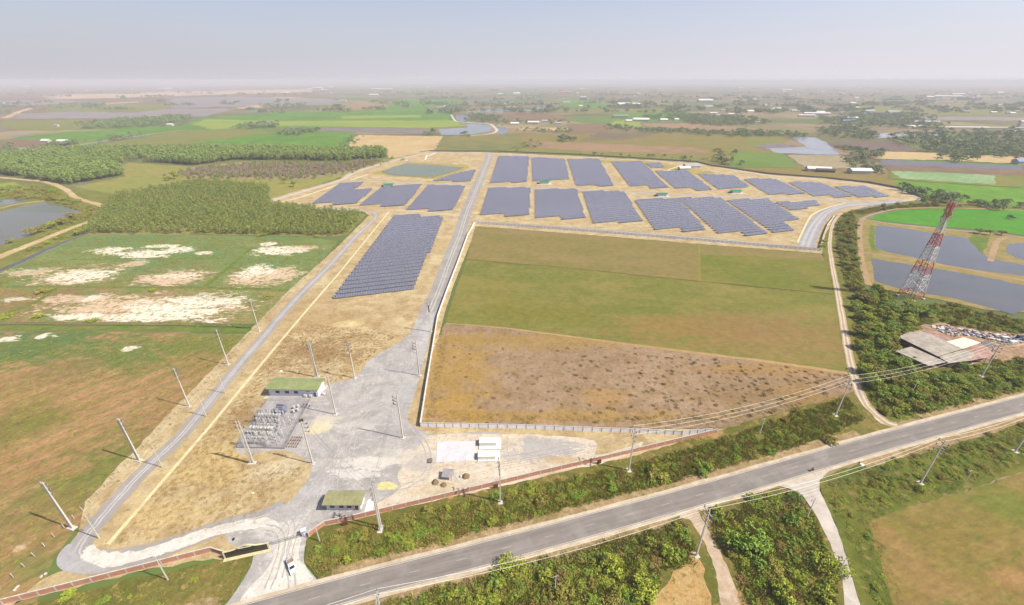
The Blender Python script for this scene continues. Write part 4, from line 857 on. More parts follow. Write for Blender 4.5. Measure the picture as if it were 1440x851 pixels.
mb.bar((Lx/2,-2.3,2.0),(Lx/2+1.4,-2.3,1.1),.05); mb.bar((Lx/2,-.7,2.0),(Lx/2+1.4,-.7,1.1),.05); mb.build('steps',CONC,r)
r,Lx,Ly=gable_hut('guard_house',[(460,690),(515,689.6),(509,711.5),(454,710.7)],3.3,.9,LILAC,KHAKI,'guard house with khaki sheet roof beside the entrance','building',rise=.5)
y0=-Ly/2+.9
for x in (-Lx*.28,-Lx*.05,Lx*.15): 
    f=MB().box((x,y0-.03,1.7),(1.4,.08,1.0)).build('window',GLASSD,r); MB().box((x,y0-.06,1.16),(1.6,.16,.08)).build('sill',CONC,f)
d=MB().box((Lx*.34,y0-.03,1.1),(1.0,.08,2.0)).build('door',plain('brown_door',A(130,110,90),.6),r); MB().box((Lx*.34+.35,y0-.1,1.1),(.06,.08,.2)).build('handle',DARKSTEEL,d)
MB().box((Lx/2+1.6,-.4,.15),(2.6,Ly*.8,.14)).build('side_paving',WHITE,r)
# small green-roofed inverter huts
INV=[((547,262.5),(15,8),'on the west side'),((765,258.5),(15,8),'just right of the service road'),((930,276),(15,8),'beside the dry patch'),((1034,271.5),(15,8),'farthest right beside the middle lane')]
for (px,s,where) in INV:
    c=G(*px); k=mpp(*px); W=s[0]*k*.95; D=W*.62
    r=empty('inverter_hut',(c[0],c[1],.03),R(4),'white inverter hut with green roof '+where,'hut','inverter huts among the panel blocks'); h=3.0
    MB().box((0,0,h/2),(W*.86,D*.8,h)).build('wall',WHITE,r)
    mb=MB(); mb.prism([(-D/2,h),(0,h+1.1),(D/2,h),(D/2,h+.15),(0,h+1.25),(-D/2,h+.15)],-W/2,W/2); mb.build('roof',GREEN2R,r)
    MB().box((0,-.6,.1),(W*1.5,D*1.5,.2)).build('base_slab',CONC,r); MB().box((W*.1,-D*.4-.03,1.1),(1.2,.08,2.1)).build('door',LILAC,r)
    MB().box((-W*.62,-.5,1.0),(1.8,2,2)).build('transformer_box',plain('dark_green_steel',A(60,80,76),.5),r)
c=G(566.7,226); r=empty('pump_hut',(c[0],c[1],.03),R(20),'tiny pump hut with green roof above the farm pond','hut'); MB().box((0,0,1.2),(5,4,2.4)).build('wall',WHITE,r); mb=MB(); mb.prism([(-2.8,2.4),(0,3.5),(2.8,2.4),(2.8,2.5),(0,3.6),(-2.8,2.5)],-3.2,3.2); mb.build('roof',GREEN2R,r); MB().box((6,-3,.5),(5,3.0,1)).build('white_pipe_box',WHITE,r)
# ------------------------------------------------------------------ construction pad and cabins
def quadbox(name,px,z0,z1,mat,parent=None,label=None,cat=None,kind=None):
    q=[Vector(G(x,y,z1)) for x,y in px]; mb=MB(); n=len(q)
    mb.add([(p.x,p.y,z0) for p in q]+[(p.x,p.y,z1) for p in q],[tuple(range(n-1,-1,-1)),tuple(range(n,2*n))]+[(i,(i+1)%n,n+(i+1)%n,n+i) for i in range(n)])
    o=mb.build(name,mat,parent); return tag(o,label,cat,kind=kind)
quadbox('concrete_pad',[(614.7,621),(668,620.4),(668,647),(613.5,650.5)],-.2,.25,plain('pale_slab',A(226,224,228),.85,.04,.5,dirt=A(214,208,206),ds=.3),label='pale square concrete pad left of the white cabins',cat='slab')
for i,(px,lab) in enumerate((([(674,616.5),(704,616),(704,632),(674.6,632.2)],'upper flat white cabin slab beside the concrete pad'),([(673,633.8),(703.4,633),(701.7,650.5),(672.3,648.6)],'lower flat white cabin slab beside the concrete pad'))):
    q=[Vector(G(x,y,.35)) for x,y in px]; c=(q[0]+q[1]+q[2]+q[3])/4; u=q[1]-q[0]; v=q[0]-q[3]; rz=math.atan2(u.y,u.x)
    r=empty('cabin',(c.x,c.y,.02),rz,lab,'cabin','white cabins on the construction ground'); Lx,Ly=u.length,v.length
    MB().box((0,0,.22),(Lx,Ly,.44)).build('base_slab',WHITE,r)
    MB().box((-Lx*.1,.3*(1 if i==0 else -1),1.10),(Lx*.78,3.0,1.32)).build('cabin_body',WHITE,r)
    MB().box((-Lx*.1,.3*(1 if i==0 else -1),1.82),(Lx*.80,3.1,.12)).build('roof',WHITE,r)
    MB().box((Lx*.1,-1.22+.3*(1 if i==0 else -1),1.15),(1.4,.06,.7)).build('window',GLASSD,r)
pf=empty('post_fence',(*G(660,634),.02),label='ring of slim fence posts around the concrete pad and cabins',cat='fence')
ring=[(614,615),(628,615),(642,615),(656,615.5),(672,615.5),(714,617),(714,624),(714,633),(715,641),(715,650),(686,651.6),(700,651.5),(671,651),(655,651),(640,651.5),(624,652),(612,652),(612,624),(613,633)]
for p in ring:
    x,y=G(*p); mb=MB(); mb.bar((x-pf.location.x,y-pf.location.y,0),(x-pf.location.x,y-pf.location.y,2.0),.07,.06,5); mb.build('fence_post',CONC,pf)
# shelters, spoil heaps, pallets
x,y=G(630,671); r=empty('tarpaulin_shelter',(x,y,.02),R(-6),'small grey sheet shelter between the round spoil heaps','shelter')
mb=MB(); mb.prism([(-1.6,1.5),(1.7,2.2),(1.7,2.28),(-1.6,1.58)],-1.9,1.9); mb.build('roof',CONCG,r)
for a_ in (-1.7,1.7):
    for b_,h_ in ((-1.4,1.5),(1.5,2.15)): mb=MB(); mb.bar((a_,b_,0),(a_,b_,h_),.06); mb.build('leg',STEEL,r)
DIRT=GM('spoil_earth',A(150,124,92),A(170,144,108),A(130,106,80),s1=.3,s2=1,s3=2,fine=.15)
def mound(px,rad,h,lab,mat=DIRT):
    x,y=G(*px); mb=MB(); n=18; vs=[(0,0,h)]
    rr=random.Random(int(px[0]))
    for k in range(1,6):
        for i in range(n):
            t=2*math.pi*i/n; q=k/5; j=1+rr.uniform(-.12,.12); vs.append((math.cos(t)*rad*q*j,math.sin(t)*rad*q*j,h*math.cos(q*1.571)*(1+rr.uniform(-.1,.1)) if k<5 else -.1))
    fs=[(0,1+i,1+(i+1)%n) for i in range(n)]+[(1+(k-1)*n+i,1+k*n+i,1+k*n+(i+1)%n,1+(k-1)*n+(i+1)%n) for k in range(1,5) for i in range(n)]
    o=mb.add(vs,fs).build('spoil_heap',mat,smooth=True); o.location=(x,y,0.02); return tag(o,lab,'spoil heap','spoil heaps on the construction ground')
mound((612,679),1.5,1.0,'leftmost round earth heap by the sheet shelter'); mound((624,682.5),1.3,.9,'round earth heap just below the sheet shelter'); mound((655,670.5),1.6,1.1,'round earth heap right of the sheet shelter'); mound((648,671),.7,.9,'little pale sand heap leaning on the right earth heap',CONC)
x,y=G(605,649); r=empty('pallet_stack',(x,y,.02),R(5),'dark stack of wooden pallets at the corner of the pad','pallets'); WOOD=plain('old_wood',A(140,124,110),.9,.2,3)
for k in range(3): MB().box((0,0,.15+k*.22),(1.5,2.0,.06)).build('deck',WOOD,r)
for k in range(3): MB().box((0,-.8+.8*k,.32),(1.4,.12,.62)).build('bearer',WOOD,r)
for i,(p,rz) in enumerate((((641,672),-48),((645,674),-52))):
    x,y=G(*p); o=MB().box((0,0,.12),(4.5,.35,.24)).build('concrete_beam',CONC); o.location=(x,y,.03); o.rotation_euler[2]=R(rz); tag(o,('left' if i==0 else 'right')+' of two pale concrete beams lying right of the sheet shelter','beam')
# ------------------------------------------------------------------ pickup truck
def car_body(prof,w,mat,root,name='body'):
    mb=MB(); mb.prism([(p[0],p[1]) for p in prof],-w/2,w/2); o=mb.build(name,mat,root)
    bv=o.modifiers.new('bevel','BEVEL'); bv.width=.07; bv.segments=3; bv.limit_method='ANGLE'; return o
def pickup(loc,rz,label):
    r=empty('pickup_truck',loc,rz,label,'pickup truck')   # front at -y
    CW=plain('white_car_paint',A(246,246,246),.25,.02,1,spec=.5)
    lower=[(-2.55,.42),(2.6,.42),(2.6,.95),(-.2,.98),(-1.1,1.02),(-2.45,.88),(-2.58,.7)]
    car_body([(p[0],p[1]) for p in lower if True],1.78,CW,r)
    car_body([(-1.25,1.0),(-.55,1.66),(.55,1.70),(.95,1.0)],1.62,CW,r,'cabin')
    gl=MB(); gl.add([(-.68,-1.17,1.06),(.68,-1.17,1.06),(.62,-.64,1.60),(-.62,-.64,1.60)],[(0,1,2,3)]); o=gl.build('windscreen',GLASSD,r); o.location=(0,-.035,.03)
    gl=MB(); gl.add([(-.66,.92,1.1),(.66,.92,1.1),(.6,.64,1.58),(-.6,.64,1.58)],[(0,1,2,3)]); o=gl.build('rear_window',GLASSD,r); o.location=(0,.04,.03)
    for s in (-1,1):
        gl=MB(); gl.add([(s*.825,-.95,1.1),(s*.825,.75,1.1),(s*.815,.5,1.58),(s*.815,-.5,1.58)],[(0,1,2,3)]); gl.build('side_window',GLASSD,r)
        mb=MB(); mb.box((s*.84,1.78,1.12),(.09,1.6,.36)); mb.build('bed_side',CW,r)
        MB().box((s*.98,-.85,1.12),(.22,.12,.16)).build('mirror',CW,r)
        o=MB().box((s*.66,-2.56,.74),(.34,.08,.17)).build('headlight',plain('lamp_glass',A(230,232,236),.2),r); MB().box((s*.8,2.62,.78),(.14,.06,.3)).build('tail_light',plain('red_lamp',A(170,30,30),.3),r)
        for yy in (-1.6,1.6):
            wv=MB(); wv.bar((s*.68,yy,.36),(s*.92,yy,.36),.36,n=20); wo=wv.build('wheel',plain('tyre',A(40,40,42),.8),r); h=MB(); h.bar((s*.925,yy,.36),(s*.935,yy,.36),.2,n=12); h.build('rim',STEEL,wo)
    MB().box((0,2.6,1.12),(1.78,.08,.36)).build('tailgate',CW,r)
    MB().box((0,1.78,.99),(1.6,1.62,.04)).build('bed_floor',plain('brown_load',A(190,160,140),.8,.2,3),r)
    mb=MB(); 
    for s in (-1,1): mb.bar((s*.72,1.02,1.25),(s*.72,1.02,1.82),.045); mb.bar((s*.72,2.5,1.25),(s*.72,2.5,1.72),.04); mb.bar((s*.72,1.02,1.8),(s*.72,2.5,1.7),.035)
    mb.bar((-.72,1.02,1.82),(.72,1.02,1.82),.045); mb.bar((-.72,2.5,1.7),(.72,2.5,1.7),.04); mb.build('bed_rack',DARKSTEEL,r)
    MB().box((0,-2.58,.5),(1.7,.12,.2)).build('bumper',CW,r)
    MB().box((0,-2.6,.72),(.9,.05,.14)).build('grille',DARKSTEEL,r); return r
a=Vector(G(407.5,787.5)); b=Vector(G(414.5,810)); d=b-a
pickup(((a.x+b.x)/2,(a.y+b.y)/2,.06),math.atan2(d.y,d.x)+math.pi/2,'white pickup truck with open rear bed on the chalky entrance lane')
# ------------------------------------------------------------------ motorcycle and rider
def skin_figure(name,verts,edges,radii,mat,parent=None,sub=2):
    me=bpy.data.meshes.new(name); me.from_pydata(verts,edges,[]); me.materials.append(mat); o=bpy.data.objects.new(name,me); COL.objects.link(o)
    if parent: o.parent=parent
    sk=o.modifiers.new('skin','SKIN'); 
    me_s=me.skin_vertices
    if not me_s:
        bm=bmesh.new(); bm.from_mesh(me); bm.verts.layers.skin.verify(); bm.to_mesh(me); bm.free()
    for i,rr in enumerate(radii): me.skin_vertices[0].data[i].radius=(rr,rr)
    me.skin_vertices[0].data[0].use_root=True
    ss=o.modifiers.new('sub','SUBSURF'); ss.levels=sub; ss.render_levels=sub; return o
x,y=G(1141,663.5); heading=R(196)
mc=empty('motorcycle',(x,y,ZR+.008),heading,'dark motorcycle riding along the main road by the side road junction','motorcycle')
DKP=plain('dark_bike_paint',A(44,44,52),.4); TY=plain('bike_tyre',A(36,36,38),.85)
for xx in (-.62,.64):
    wv=MB(); n=24
    for i in range(n):
        t0,t1=2*math.pi*i/n,2*math.pi*(i+1)/n; wv.bar((xx+.26*math.cos(t0),0,.3+.26*math.sin(t0)),(xx+.26*math.cos(t1),0,.3+.26*math.sin(t1)),.05,n=6)
    wo=wv.build('wheel',TY,mc); h=MB(); h.bar((xx,-.06,.3),(xx,.06,.3),.06,n=8)
    for i in range(8): t=i*math.pi/4; h.bar((xx,0,.3),(xx+.24*math.cos(t),0,.3+.24*math.sin(t)),.008,n=4)
    h.build('rim',STEEL,wo)
mb=MB(); mb.prism([(-.8,.62),(-.1,.55),(.25,.42),(.38,.75),(.52,.98),(.42,1.0),(.2,.6),(-.3,.72),(-.85,.74)],-.14,.14,axis='y'); mb.build('body',DKP,mc)
mb=MB(); mb.prism([(-.78,.75),(-.2,.70),(.1,.72),(.05,.80),(-.5,.82),(-.8,.83)],-.13,.13,axis='y'); mb.build('seat',TY,mc)
mb=MB(); mb.bar((.64,0,.3),(.45,0,.95),.03); mb.bar((.42,-.34,1.05),(.46,.34,1.05),.018); mb.bar((.46,-.01,.9),(.45,.01,1.06),.02); mb.build('handlebar',STEEL,mc)
mb=MB(); mb.box((.1,0,.42),(.4,.24,.26)); mb.bar((-.1,-.14,.3),(-.75,-.16,.4),.045); mb.build('engine',STEEL,mc)
MB().bar((.54,0,.9),(.6,0,.9),.08,n=12).build('headlight',WHITE,mc)
pr=empty('person',(x,y,ZR+.008),heading,'rider in a pale pink top and dark trousers on the dark motorcycle','person')
V=[(-.22,0,.90),(-.20,0,1.1),(-.14,0,1.32),(-.12,0,1.44),(-.12,.19,1.40),(-.12,-.19,1.40),(.06,.24,1.18),(.06,-.24,1.18),(.36,.26,1.07),(.36,-.26,1.07),(-.18,.11,.88),(-.18,-.11,.88),(.22,.18,.84),(.22,-.18,.84),(.10,.17,.45),(.10,-.17,.45),(.24,.18,.40),(.24,-.18,.40)]
E_=[(0,1),(1,2),(2,3),(2,4),(2,5),(4,6),(5,7),(6,8),(7,9),(0,10),(0,11),(10,12),(11,13),(12,14),(13,15),(14,16),(15,17)]
SK=plain('skin',A(150,104,80),.6)
skin_figure('body',V+[(-.10,0,1.54)],E_+[(3,18)],[.13,.13,.15,.06,.06,.06,.042,.042,.032,.032,.10,.10,.07,.07,.05,.05,.04,.04,.055],SK,pr)
skin_figure('shirt',[V[0],V[1],V[2],(-.13,0,1.39),V[4],V[5],(-.0,.225,1.25),(-.0,-.225,1.25)],[(0,1),(1,2),(2,3),(2,4),(2,5),(4,6),(5,7)],[.145,.15,.165,.09,.075,.075,.06,.06],plain('pink_cloth',A(226,190,186),.85),pr)
skin_figure('trousers',[V[0],V[10],V[11],V[12],V[13],(.12,.17,.55),(.12,-.17,.55)],[(0,1),(0,2),(1,3),(2,4),(3,5),(4,6)],[.15,.115,.115,.085,.085,.06,.06],plain('dark_trousers',A(50,50,66),.85),pr)
hd=MB(); 
def ball(mb,c,r,mi=0,n=14,m=10,zs=1.0,ys=1.0):
    vs=[];fs=[]
    for j in range(m+1):
        for i in range(n):
            ph=math.pi*j/m; t=2*math.pi*i/n; vs.append((c[0]+r*math.sin(ph)*math.cos(t),c[1]+r*ys*math.sin(ph)*math.sin(t),c[2]+r*zs*math.cos(ph)))
    for j in range(m):
        for i in range(n): fs.append((j*n+i,j*n+(i+1)%n,(j+1)*n+(i+1)%n,(j+1)*n+i))
    return mb.add(vs,fs,mi)
ball(hd,(-.08,0,1.62),.105,zs=1.15,ys=.88); ball(hd,(.02,0,1.60),.02); ball(hd,(-.08,.095,1.61),.022); ball(hd,(-.08,-.095,1.61),.022)
hd.build('head',SK,pr,smooth=True); hh=MB(); ball(hh,(-.10,0,1.66),.125,zs=.95); hh.build('helmet',plain('black_helmet',A(46,34,34),.3),pr,smooth=True)
for s in (-1,1):
    hb=MB(); hb.box((.39,s*.27,1.07),(.08,.09,.035))
    for k in range(4): hb.bar((.42,s*(.245+.02*k),1.08),(.46,s*(.245+.02*k),1.06),.009); hb.bar((.46,s*(.245+.02*k),1.06),(.45,s*(.245+.02*k),1.03),.008)
    hb.bar((.38,s*.23,1.07),(.42,s*.215,1.04),.010); hb.build('hand',SK,pr)
# ------------------------------------------------------------------ substation
q=[G(333.5,630),(G(400.5,631.6)),(G(435.7,564.6)),(G(377.6,562.9))]
sheet('substation_yard',[(333.5,630),(400.5,631.6),(437,562),(377.6,561)],GM('substation_gravel',A(176,170,170),A(190,184,182),A(160,154,154),s1=.1,s2=.3,s3=1.6,fine=.14),rag=0)
def S(u,v):  # substation coordinates: u 0..1 left-right, v 0..1 front-back
    a=Vector(q[0]).lerp(Vector(q[1]),u); b=Vector(q[3]).lerp(Vector(q[2]),u); return a.lerp(b,v)
ux=Vector(q[1])-Vector(q[0]); SRZ=math.atan2(ux.y,ux.x)
sf=empty('substation_fence',(q[0][0],q[0][1],.03),label='low grey fence wall around the substation equipment',cat='fence')
pts=[(Vector(p)-Vector(q[0])) for p in (q[3],q[0],q[1],q[2])]; mb=MB(); pm=MB()
for a,b in zip(pts,pts[1:]):
    d=b-a; c=(a+b)/2; rz=math.atan2(d.y,d.x); mb.box((c.x,c.y,.4),(d.length,.2,.8),rz); n=int(d.length/2.6)
    for i in range(n+1):
        p=a+d*i/n; pm.bar((p.x,p.y,0),(p.x,p.y,2.2),.045,n=5)
    for z in (1.2,1.7,2.15): pm.bar((a.x,a.y,z),(b.x,b.y,z),.022,n=4)
mb.build('plinth_wall',CONCG,sf); pm.build('fence_mesh',STEEL,sf)
mb=MB()
for v0 in (.30,.62):
    a,b=S(.03,v0),S(.97,v0); mb.box(((a.x+b.x)/2,(a.y+b.y)/2,.06),((b-a).length,.5,.08),SRZ)
a,b=S(.12,.05),S(.12,.95); mb.box(((a.x+b.x)/2,(a.y+b.y)/2,.055),((b-a).length,.5,.07),math.atan2((b-a).y,(b-a).x))
a,b=S(.62,.55),S(.62,.98); mb.box(((a.x+b.x)/2,(a.y+b.y)/2,.07),((b-a).length,1.2,.07),math.atan2((b-a).y,(b-a).x))
tag(mb.build('cable_trench',CONC),'pale concrete cable trenches crossing the substation gravel','trench')
PORC=plain('porcelain',A(150,140,140),.35,.1,2); XF=plain('transformer_paint',A(150,150,172),.5,.08,1); PALEST=plain('pale_steel',A(226,224,220),.5,.1,1)
def insul(mb,p,h,r=.11,mi=0):
    x,y,z=p; mb.bar((x,y,z),(x,y,z+h),r*.55,n=6,mi=mi)
    for k in range(int(h/.16)): mb.bar((x,y,z+.08+k*.16),(x,y,z+.13+k*.16),r,n=8,mi=mi)
tp=S(.50,.72); t=empty('power_transformer',(tp.x,tp.y,.05),SRZ,'big blue-grey power transformer with cooling fins in the substation','transformer')
MB().box((0,0,1.7),(3.6,2.2,2.9)).build('tank',XF,t); MB().box((0,0,.15),(5.4,4.2,.3)).build('base_slab',CONC,t)
for s in (-1,1):
    mb=MB(); 
    for k in range(9): mb.box((-1.5+k*.375,s*1.65,1.7),(.08,1.0,2.2))
    mb.build('radiator',XF,t)
mb=MB(); mb.bar((-1.7,.8,3.9),(1.2,.8,3.9),.38,n=14); mb.bar((-1,.8,3.1),(-1,.8,3.6),.08); mb.bar((.8,.8,3.1),(.8,.8,3.6),.08); mb.build('conservator',XF,t)
for k in range(3): mb=MB(); insul(mb,(-1.0+k*1.0,-.6,3.15),1.5,.16); mb.build('bushing',PORC,t)
MB().box((2.1,-.3,1.3),(.6,1.2,1.7)).build('control_cabinet',XF,t)
def eq(name,u,v,label,kind):
    p=S(u,v); r=empty(name,(p.x,p.y,.05),SRZ,label,'switchgear','switchgear in the substation yard')
    mb=MB(); 
    for a in (-1.3,1.3): mb.bar((a,0,0),(a,0,2.6),.09,n=5)
    mb.bar((-1.6,0,2.6),(1.6,0,2.6),.1,n=4); mb.bar((-1.3,0,.2),(1.3,0,2.5),.03,n=4); mb.build('support',PALEST,r)
    for k in (-1.3,0,1.3):
        mb=MB()
        if kind==0: insul(mb,(k,0,2.7),1.5,.15); ball(mb,(k,0,4.4),.26,n=10,m=6); mb.build('instrument_head',PALEST,r)
        elif kind==1: insul(mb,(k,-.45,2.7),1.1,.12); insul(mb,(k,.45,2.7),1.1,.12); mb.bar((k,-.5,3.85),(k,.5,3.85),.05); mb.build('disconnector',PALEST,r)
        else: insul(mb,(k,0,2.7),1.2,.16); mb.box((k,0,4.3),(.5,1.3,.5)); mb.build('breaker_pole',PALEST,r)
    if kind==2: MB().box((0,-.3,1.1),(.9,.6,1.3)).build('drive_cabinet',PALEST,r)
ei=0
for v0,kn in ((.06,1),(.15,0),(.24,2),(.33,1),(.42,0),(.50,2),(.57,0)):
    for u0 in (.24,.40,.56) if kn else (.24,.44,.60):
        eq('switchgear',u0+.0*v0,v0,'pale three-pole switchgear with %s heads, %s row of the left substation bay, %s'%(('arm','round','box')[(1,0,2).index(kn)],('front','second','third','fourth','fifth','sixth','last')[ei//3],('left','middle','right')[ei%3]),kn); ei+=1
for i,(u0,v0) in enumerate(((.75,.80),(.83,.83),(.78,.72),(.86,.75))):
    p=S(u0,v0); r=empty('reactor',(p.x,p.y,.05),SRZ,'small pale cylinder unit %s of the four right of the transformer'%('front left','front right','rear left','rear right')[[2,3,0,1][i]],'switchgear'); mb=MB(); mb.bar((0,0,.7),(0,0,1.9),.45,n=14); mb.build('coil',PALEST,r)
    for a in (-.3,.3): mb=MB(); mb.bar((a,0,0),(a,0,.7),.05); mb.build('leg',STEEL,r)
rq=random.Random(12)
for i in range(16):
    u_,v_=rq.uniform(.68,.92),.08+i*.034; p=S(u_,v_); mb=MB(); mb.bar((0,0,0),(0,0,1.6+rq.random()),.08,n=5); insul(mb,(0,0,1.9),1.0,.14); mb.box((0,0,3.0),(.3,.5,.3)); o=mb.build('post_insulator',PALEST); o.location=(p.x,p.y,.05); tag(o,'slim pale post insulator in the right bay of the substation','insulator','post insulators in the right bay of the substation')
def gantry(u0,u1,v,h,label):
    a,b=S(u0,v),S(u1,v); r=empty('line_gantry',(a.x,a.y,.04),math.atan2((b-a).y,(b-a).x),label,'gantry'); L=(b-a).length
    for x in (0,L):
        mb=MB()
        for (dx,dy) in ((-.35,-.35),(.35,-.35),(.35,.35),(-.35,.35)): mb.bar((x+dx,dy,0),(x+dx*.6,dy*.6,h),.05,n=4)
        k=0; z=0
        while z<h-1:
            f0=1-.4*z/h; f1=1-.4*(z+1)/h; sg=1 if k%2 else -1
            mb.bar((x-.35*f0*sg,-.35*f0,z),(x+.35*f1*sg,-.35*f1,z+1),.028,n=4); mb.bar((x-.35*f0*sg,.35*f0,z),(x+.35*f1*sg,.35*f1,z+1),.028,n=4); mb.bar((x-.35*f0,-.35*f0*sg,z),(x-.35*f1,.35*f1*sg,z+1),.028,n=4); z+=1; k+=1
        mb.build('lattice_leg',PALEST,r)
    mb=MB(); 
    for dy in (-.22,.22):
        for dz in (-.5,0): mb.bar((0,dy,h+dz),(L,dy,h+dz),.045,n=4)
    n=int(L/.8)
    for i in range(n):
        mb.bar((i*L/n,-.22,h-.5*(i%2)),((i+1)*L/n,-.22,h-.5*((i+1)%2)),.025,n=4); mb.bar((i*L/n,.22,h-.5*(i%2)),((i+1)*L/n,.22,h-.5*((i+1)%2)),.025,n=4)
    mb.build('beam',PALEST,r)
    for k in (.25,.5,.75): mb=MB(); insul(mb,(L*k,0,h-1.7),1.2,.12); mb.build('insulator',PORC,r)
gantry(.16,.66,.02,8.5,'pale lattice gantry at the front of the substation'); gantry(.16,.66,.46,8.5,'pale lattice gantry in the middle of the substation')
mb=MB(); 
for k in (.25,.5,.75):
    a=S(.16+.5*k,.02); b=S(.16+.5*k,.46); mb.tube([(a.x+(b.x-a.x)*s,a.y+(b.y-a.y)*s,6.8-1.2*4*s*(1-s)*.4) for s in [i/8 for i in range(9)]],.03)
tag(mb.build('busbar_cables',DARKSTEEL),'three parallel cables strung between the two substation gantries','cables')
mb=MB(); 
for i in range(5):
    a=S(1.02+i*.05,.03);b=S(1.04+i*.05,.22); mb.bar((a.x,a.y,.35+.05),(b.x,b.y,.4),.09,n=5)
    for s in (0,.33,.66,1): p=a.lerp(b,s); mb.box((p.x,p.y,.28),(.5,.2,.35),SRZ)
tag(mb.build('insulator_strings',plain('brown_porcelain',A(130,84,72),.4)),'brown insulator strings laid in rows beside the substation fence','insulators')
for i,(u0,v0,lab) in enumerate(((1.06,.55,'dark'),(.0,.62,'low'))):
    p=S(u0,v0); r=empty('cable_drum',(p.x,p.y,.04),SRZ+R(30),lab+' wooden cable drum standing %s the substation fence'%('right of' if i==0 else 'left of'),'cable drum')
    for s in (-.5,.5): mb=MB(); mb.bar((s,0,.8),(s+.08,0,.8),.8,n=18); mb.build('flange',WOOD,r)
    mb=MB(); mb.bar((-.45,0,.8),(.45,0,.8),.45,n=14); mb.build('cable_coil',DARKSTEEL,r)
for i,(px,lab) in enumerate((((378,538),'grey concrete posts standing behind the control building on the left'),)): pass
# ------------------------------------------------------------------ poles
PC=plain('pole_concrete',A(226,220,208),.85,.06,1.5); XA=plain('crossarm_concrete',A(196,188,180),.85,.08,1)
poleinfo=[]
def pole(px,h,arms,rz,label,twin=0,padded=True,name='power_pole',top=None,side=1,group='concrete power poles'):
    x,y=G(*px); r=empty(name,(x,y,.04),rz,label,'power pole',group)
    offs=(-twin/2,twin/2) if twin else (0,)
    for o_ in offs:
        mb=MB(); mb.box((o_,0,h/2),(.46 if h>12 else .28,.46 if h>12 else .28,h),0,taper=.55); mb.build('pole',PC,r)
    if padded: MB().box((0,0,.18),(1.9+twin,1.5,.36)).build('footing',CONC,r)
    ends=[]
    for (z,w_,one) in arms:
        mb=MB(); x0=-w_ if one!=1 else -.2; x1=w_ if one!=-1 else .2
        mb.box(((x0+x1)/2,.26,z),(x1-x0,.22,.26) if h>12 else (x1-x0,.14,.16)); mb.build('crossarm',XA,r)
        pts=[x for x in ((-w_+.1,w_-.1) if one==0 else ((w_-.1,) if one==1 else (-w_+.1,)))]
        for q_ in pts:
            m2=MB(); insul(m2,(q_,.26,z+.13),.6 if h>12 else .3,.2 if h>12 else .12); m2.build('insulator',PORC,r); ends.append((q_,.24,z+.68 if h>12 else z+.42))
    if h>15: mb=MB(); mb.bar((0,0,h-.1),(0,0,h+.9),.03,n=4); mb.build('earth_spike',STEEL,r)
    M=Matrix.Translation((x,y,.04))@Matrix.Rotation(rz,4,'Z'); w_ends=[M@Vector(e) for e in ends]+[M@Vector((0,0,h+.85 if h>15 else h))]
    poleinfo.append((label,w_ends)); return w_ends
T3=[(19.2,1.5,0),(17.3,1.5,0),(15.4,1.5,0)]; ONE=[(19.0,2.0,1),(17.2,2.0,1),(15.4,2.0,1)]; SM=[(10.1,1.0,0),(9.0,.8,0)]
wd=R(45)
w1=pole((101.7,743),20.3,[(19.6,1.7,0),(17.6,1.7,0),(15.6,1.7,0)],R(-15),'twin-shaft tall pole at the bottom left beside the turning loop',.9)
w2=pole((196,648),20,T3,R(-18),'tall twin-shaft pole second from the bottom along the west track',.9)
w3=pole((266.5,572),20,T3,R(-18),'tall pole third from the bottom along the west track',.0)
w4=pole((321,513),20,T3,R(-18),'tall pole fourth from the bottom along the west track',.0)
w5=pole((364.7,466),20,T3,R(-18),'farthest tall pole along the west track')
s1=pole((140,757.5),10.4,SM,R(10),'short pole with crossarm nearest the turning loop',padded=False)
s2=pole((228.5,657.5),10.4,SM,R(10),'short pole with crossarm between the track and the cream channel',padded=False)
s3=pole((290,586),10.4,SM,R(10),'short pole with crossarm second farthest beside the west track',padded=False)
s4=pole((317,553.6),9.6,SM,R(10),'short pole with crossarm farthest beside the west track',padded=False)
h1=pole((354.8,652),20,[(18.8,1.6,0),(16.8,1.6,0)],R(5),'tall twin-shaft pole at the front left corner of the substation',.9)
h2=pole((440,652.5),20,ONE,R(-10),'tall pole with side arms at the front right corner of the substation')
h3=pole((445.6,530.5),19,T3,R(0),'tall pole right behind the control building',.7)
h4=pole((499,532),19,T3,R(-30),'tall pole at the upper edge of the yard')
h5=pole((472.5,583.4),19.6,ONE,R(80),'slim tall pole standing in the open yard')
h6=pole((566.7,616.4),21,[(19.8,1.9,1),(18.2,1.9,1),(16.6,1.9,1)],R(160),'slim tall pole in front of the concrete wall corner')
h7=pole((590,528.6),19,[(18.0,1.9,1),(16.4,1.9,1),(14.8,1.9,1)],R(160),'slim tall pole midway along the service road verge')
h8=pole((606,467),18.5,[(17.5,1.0,0),(16,1.0,0)],R(30),'slim tall pole with a dark cable box high on the service road verge')
p=MB().box((0,.3,14.5),(.5,.3,4.2)).build('cable_box',DARKSTEEL); p.location=(G(606,467)[0],G(606,467)[1]-.35,0); tag(p,'dark cable box fixed near the top of a slim pole by the service road','cable box')
n1=pole((535.5,744.8),19.6,[(18.6,1.3,0),(16.5,1.3,0),(14.4,1.3,0)],R(90),'twin-shaft tall pole in the scrub beside the guard house',1.1)
n2=pole((703.6,707),18.8,[(18.2,1.5,0),(16.2,1.5,0),(14.2,1.5,0)],R(98),'tall pole in the scrub below the white cabins')
n3=pole((884,662.5),20,[(19.2,1.5,0),(17.2,1.5,0),(15.2,1.5,0)],R(98),'tall pole in the scrub beside the round yellowish bush')
n4=pole((1174.6,585),19.5,[(18.8,1.5,0),(16.8,1.5,0),(14.8,1.5,0)],R(100),'tall pole left of the two-rut track junction')
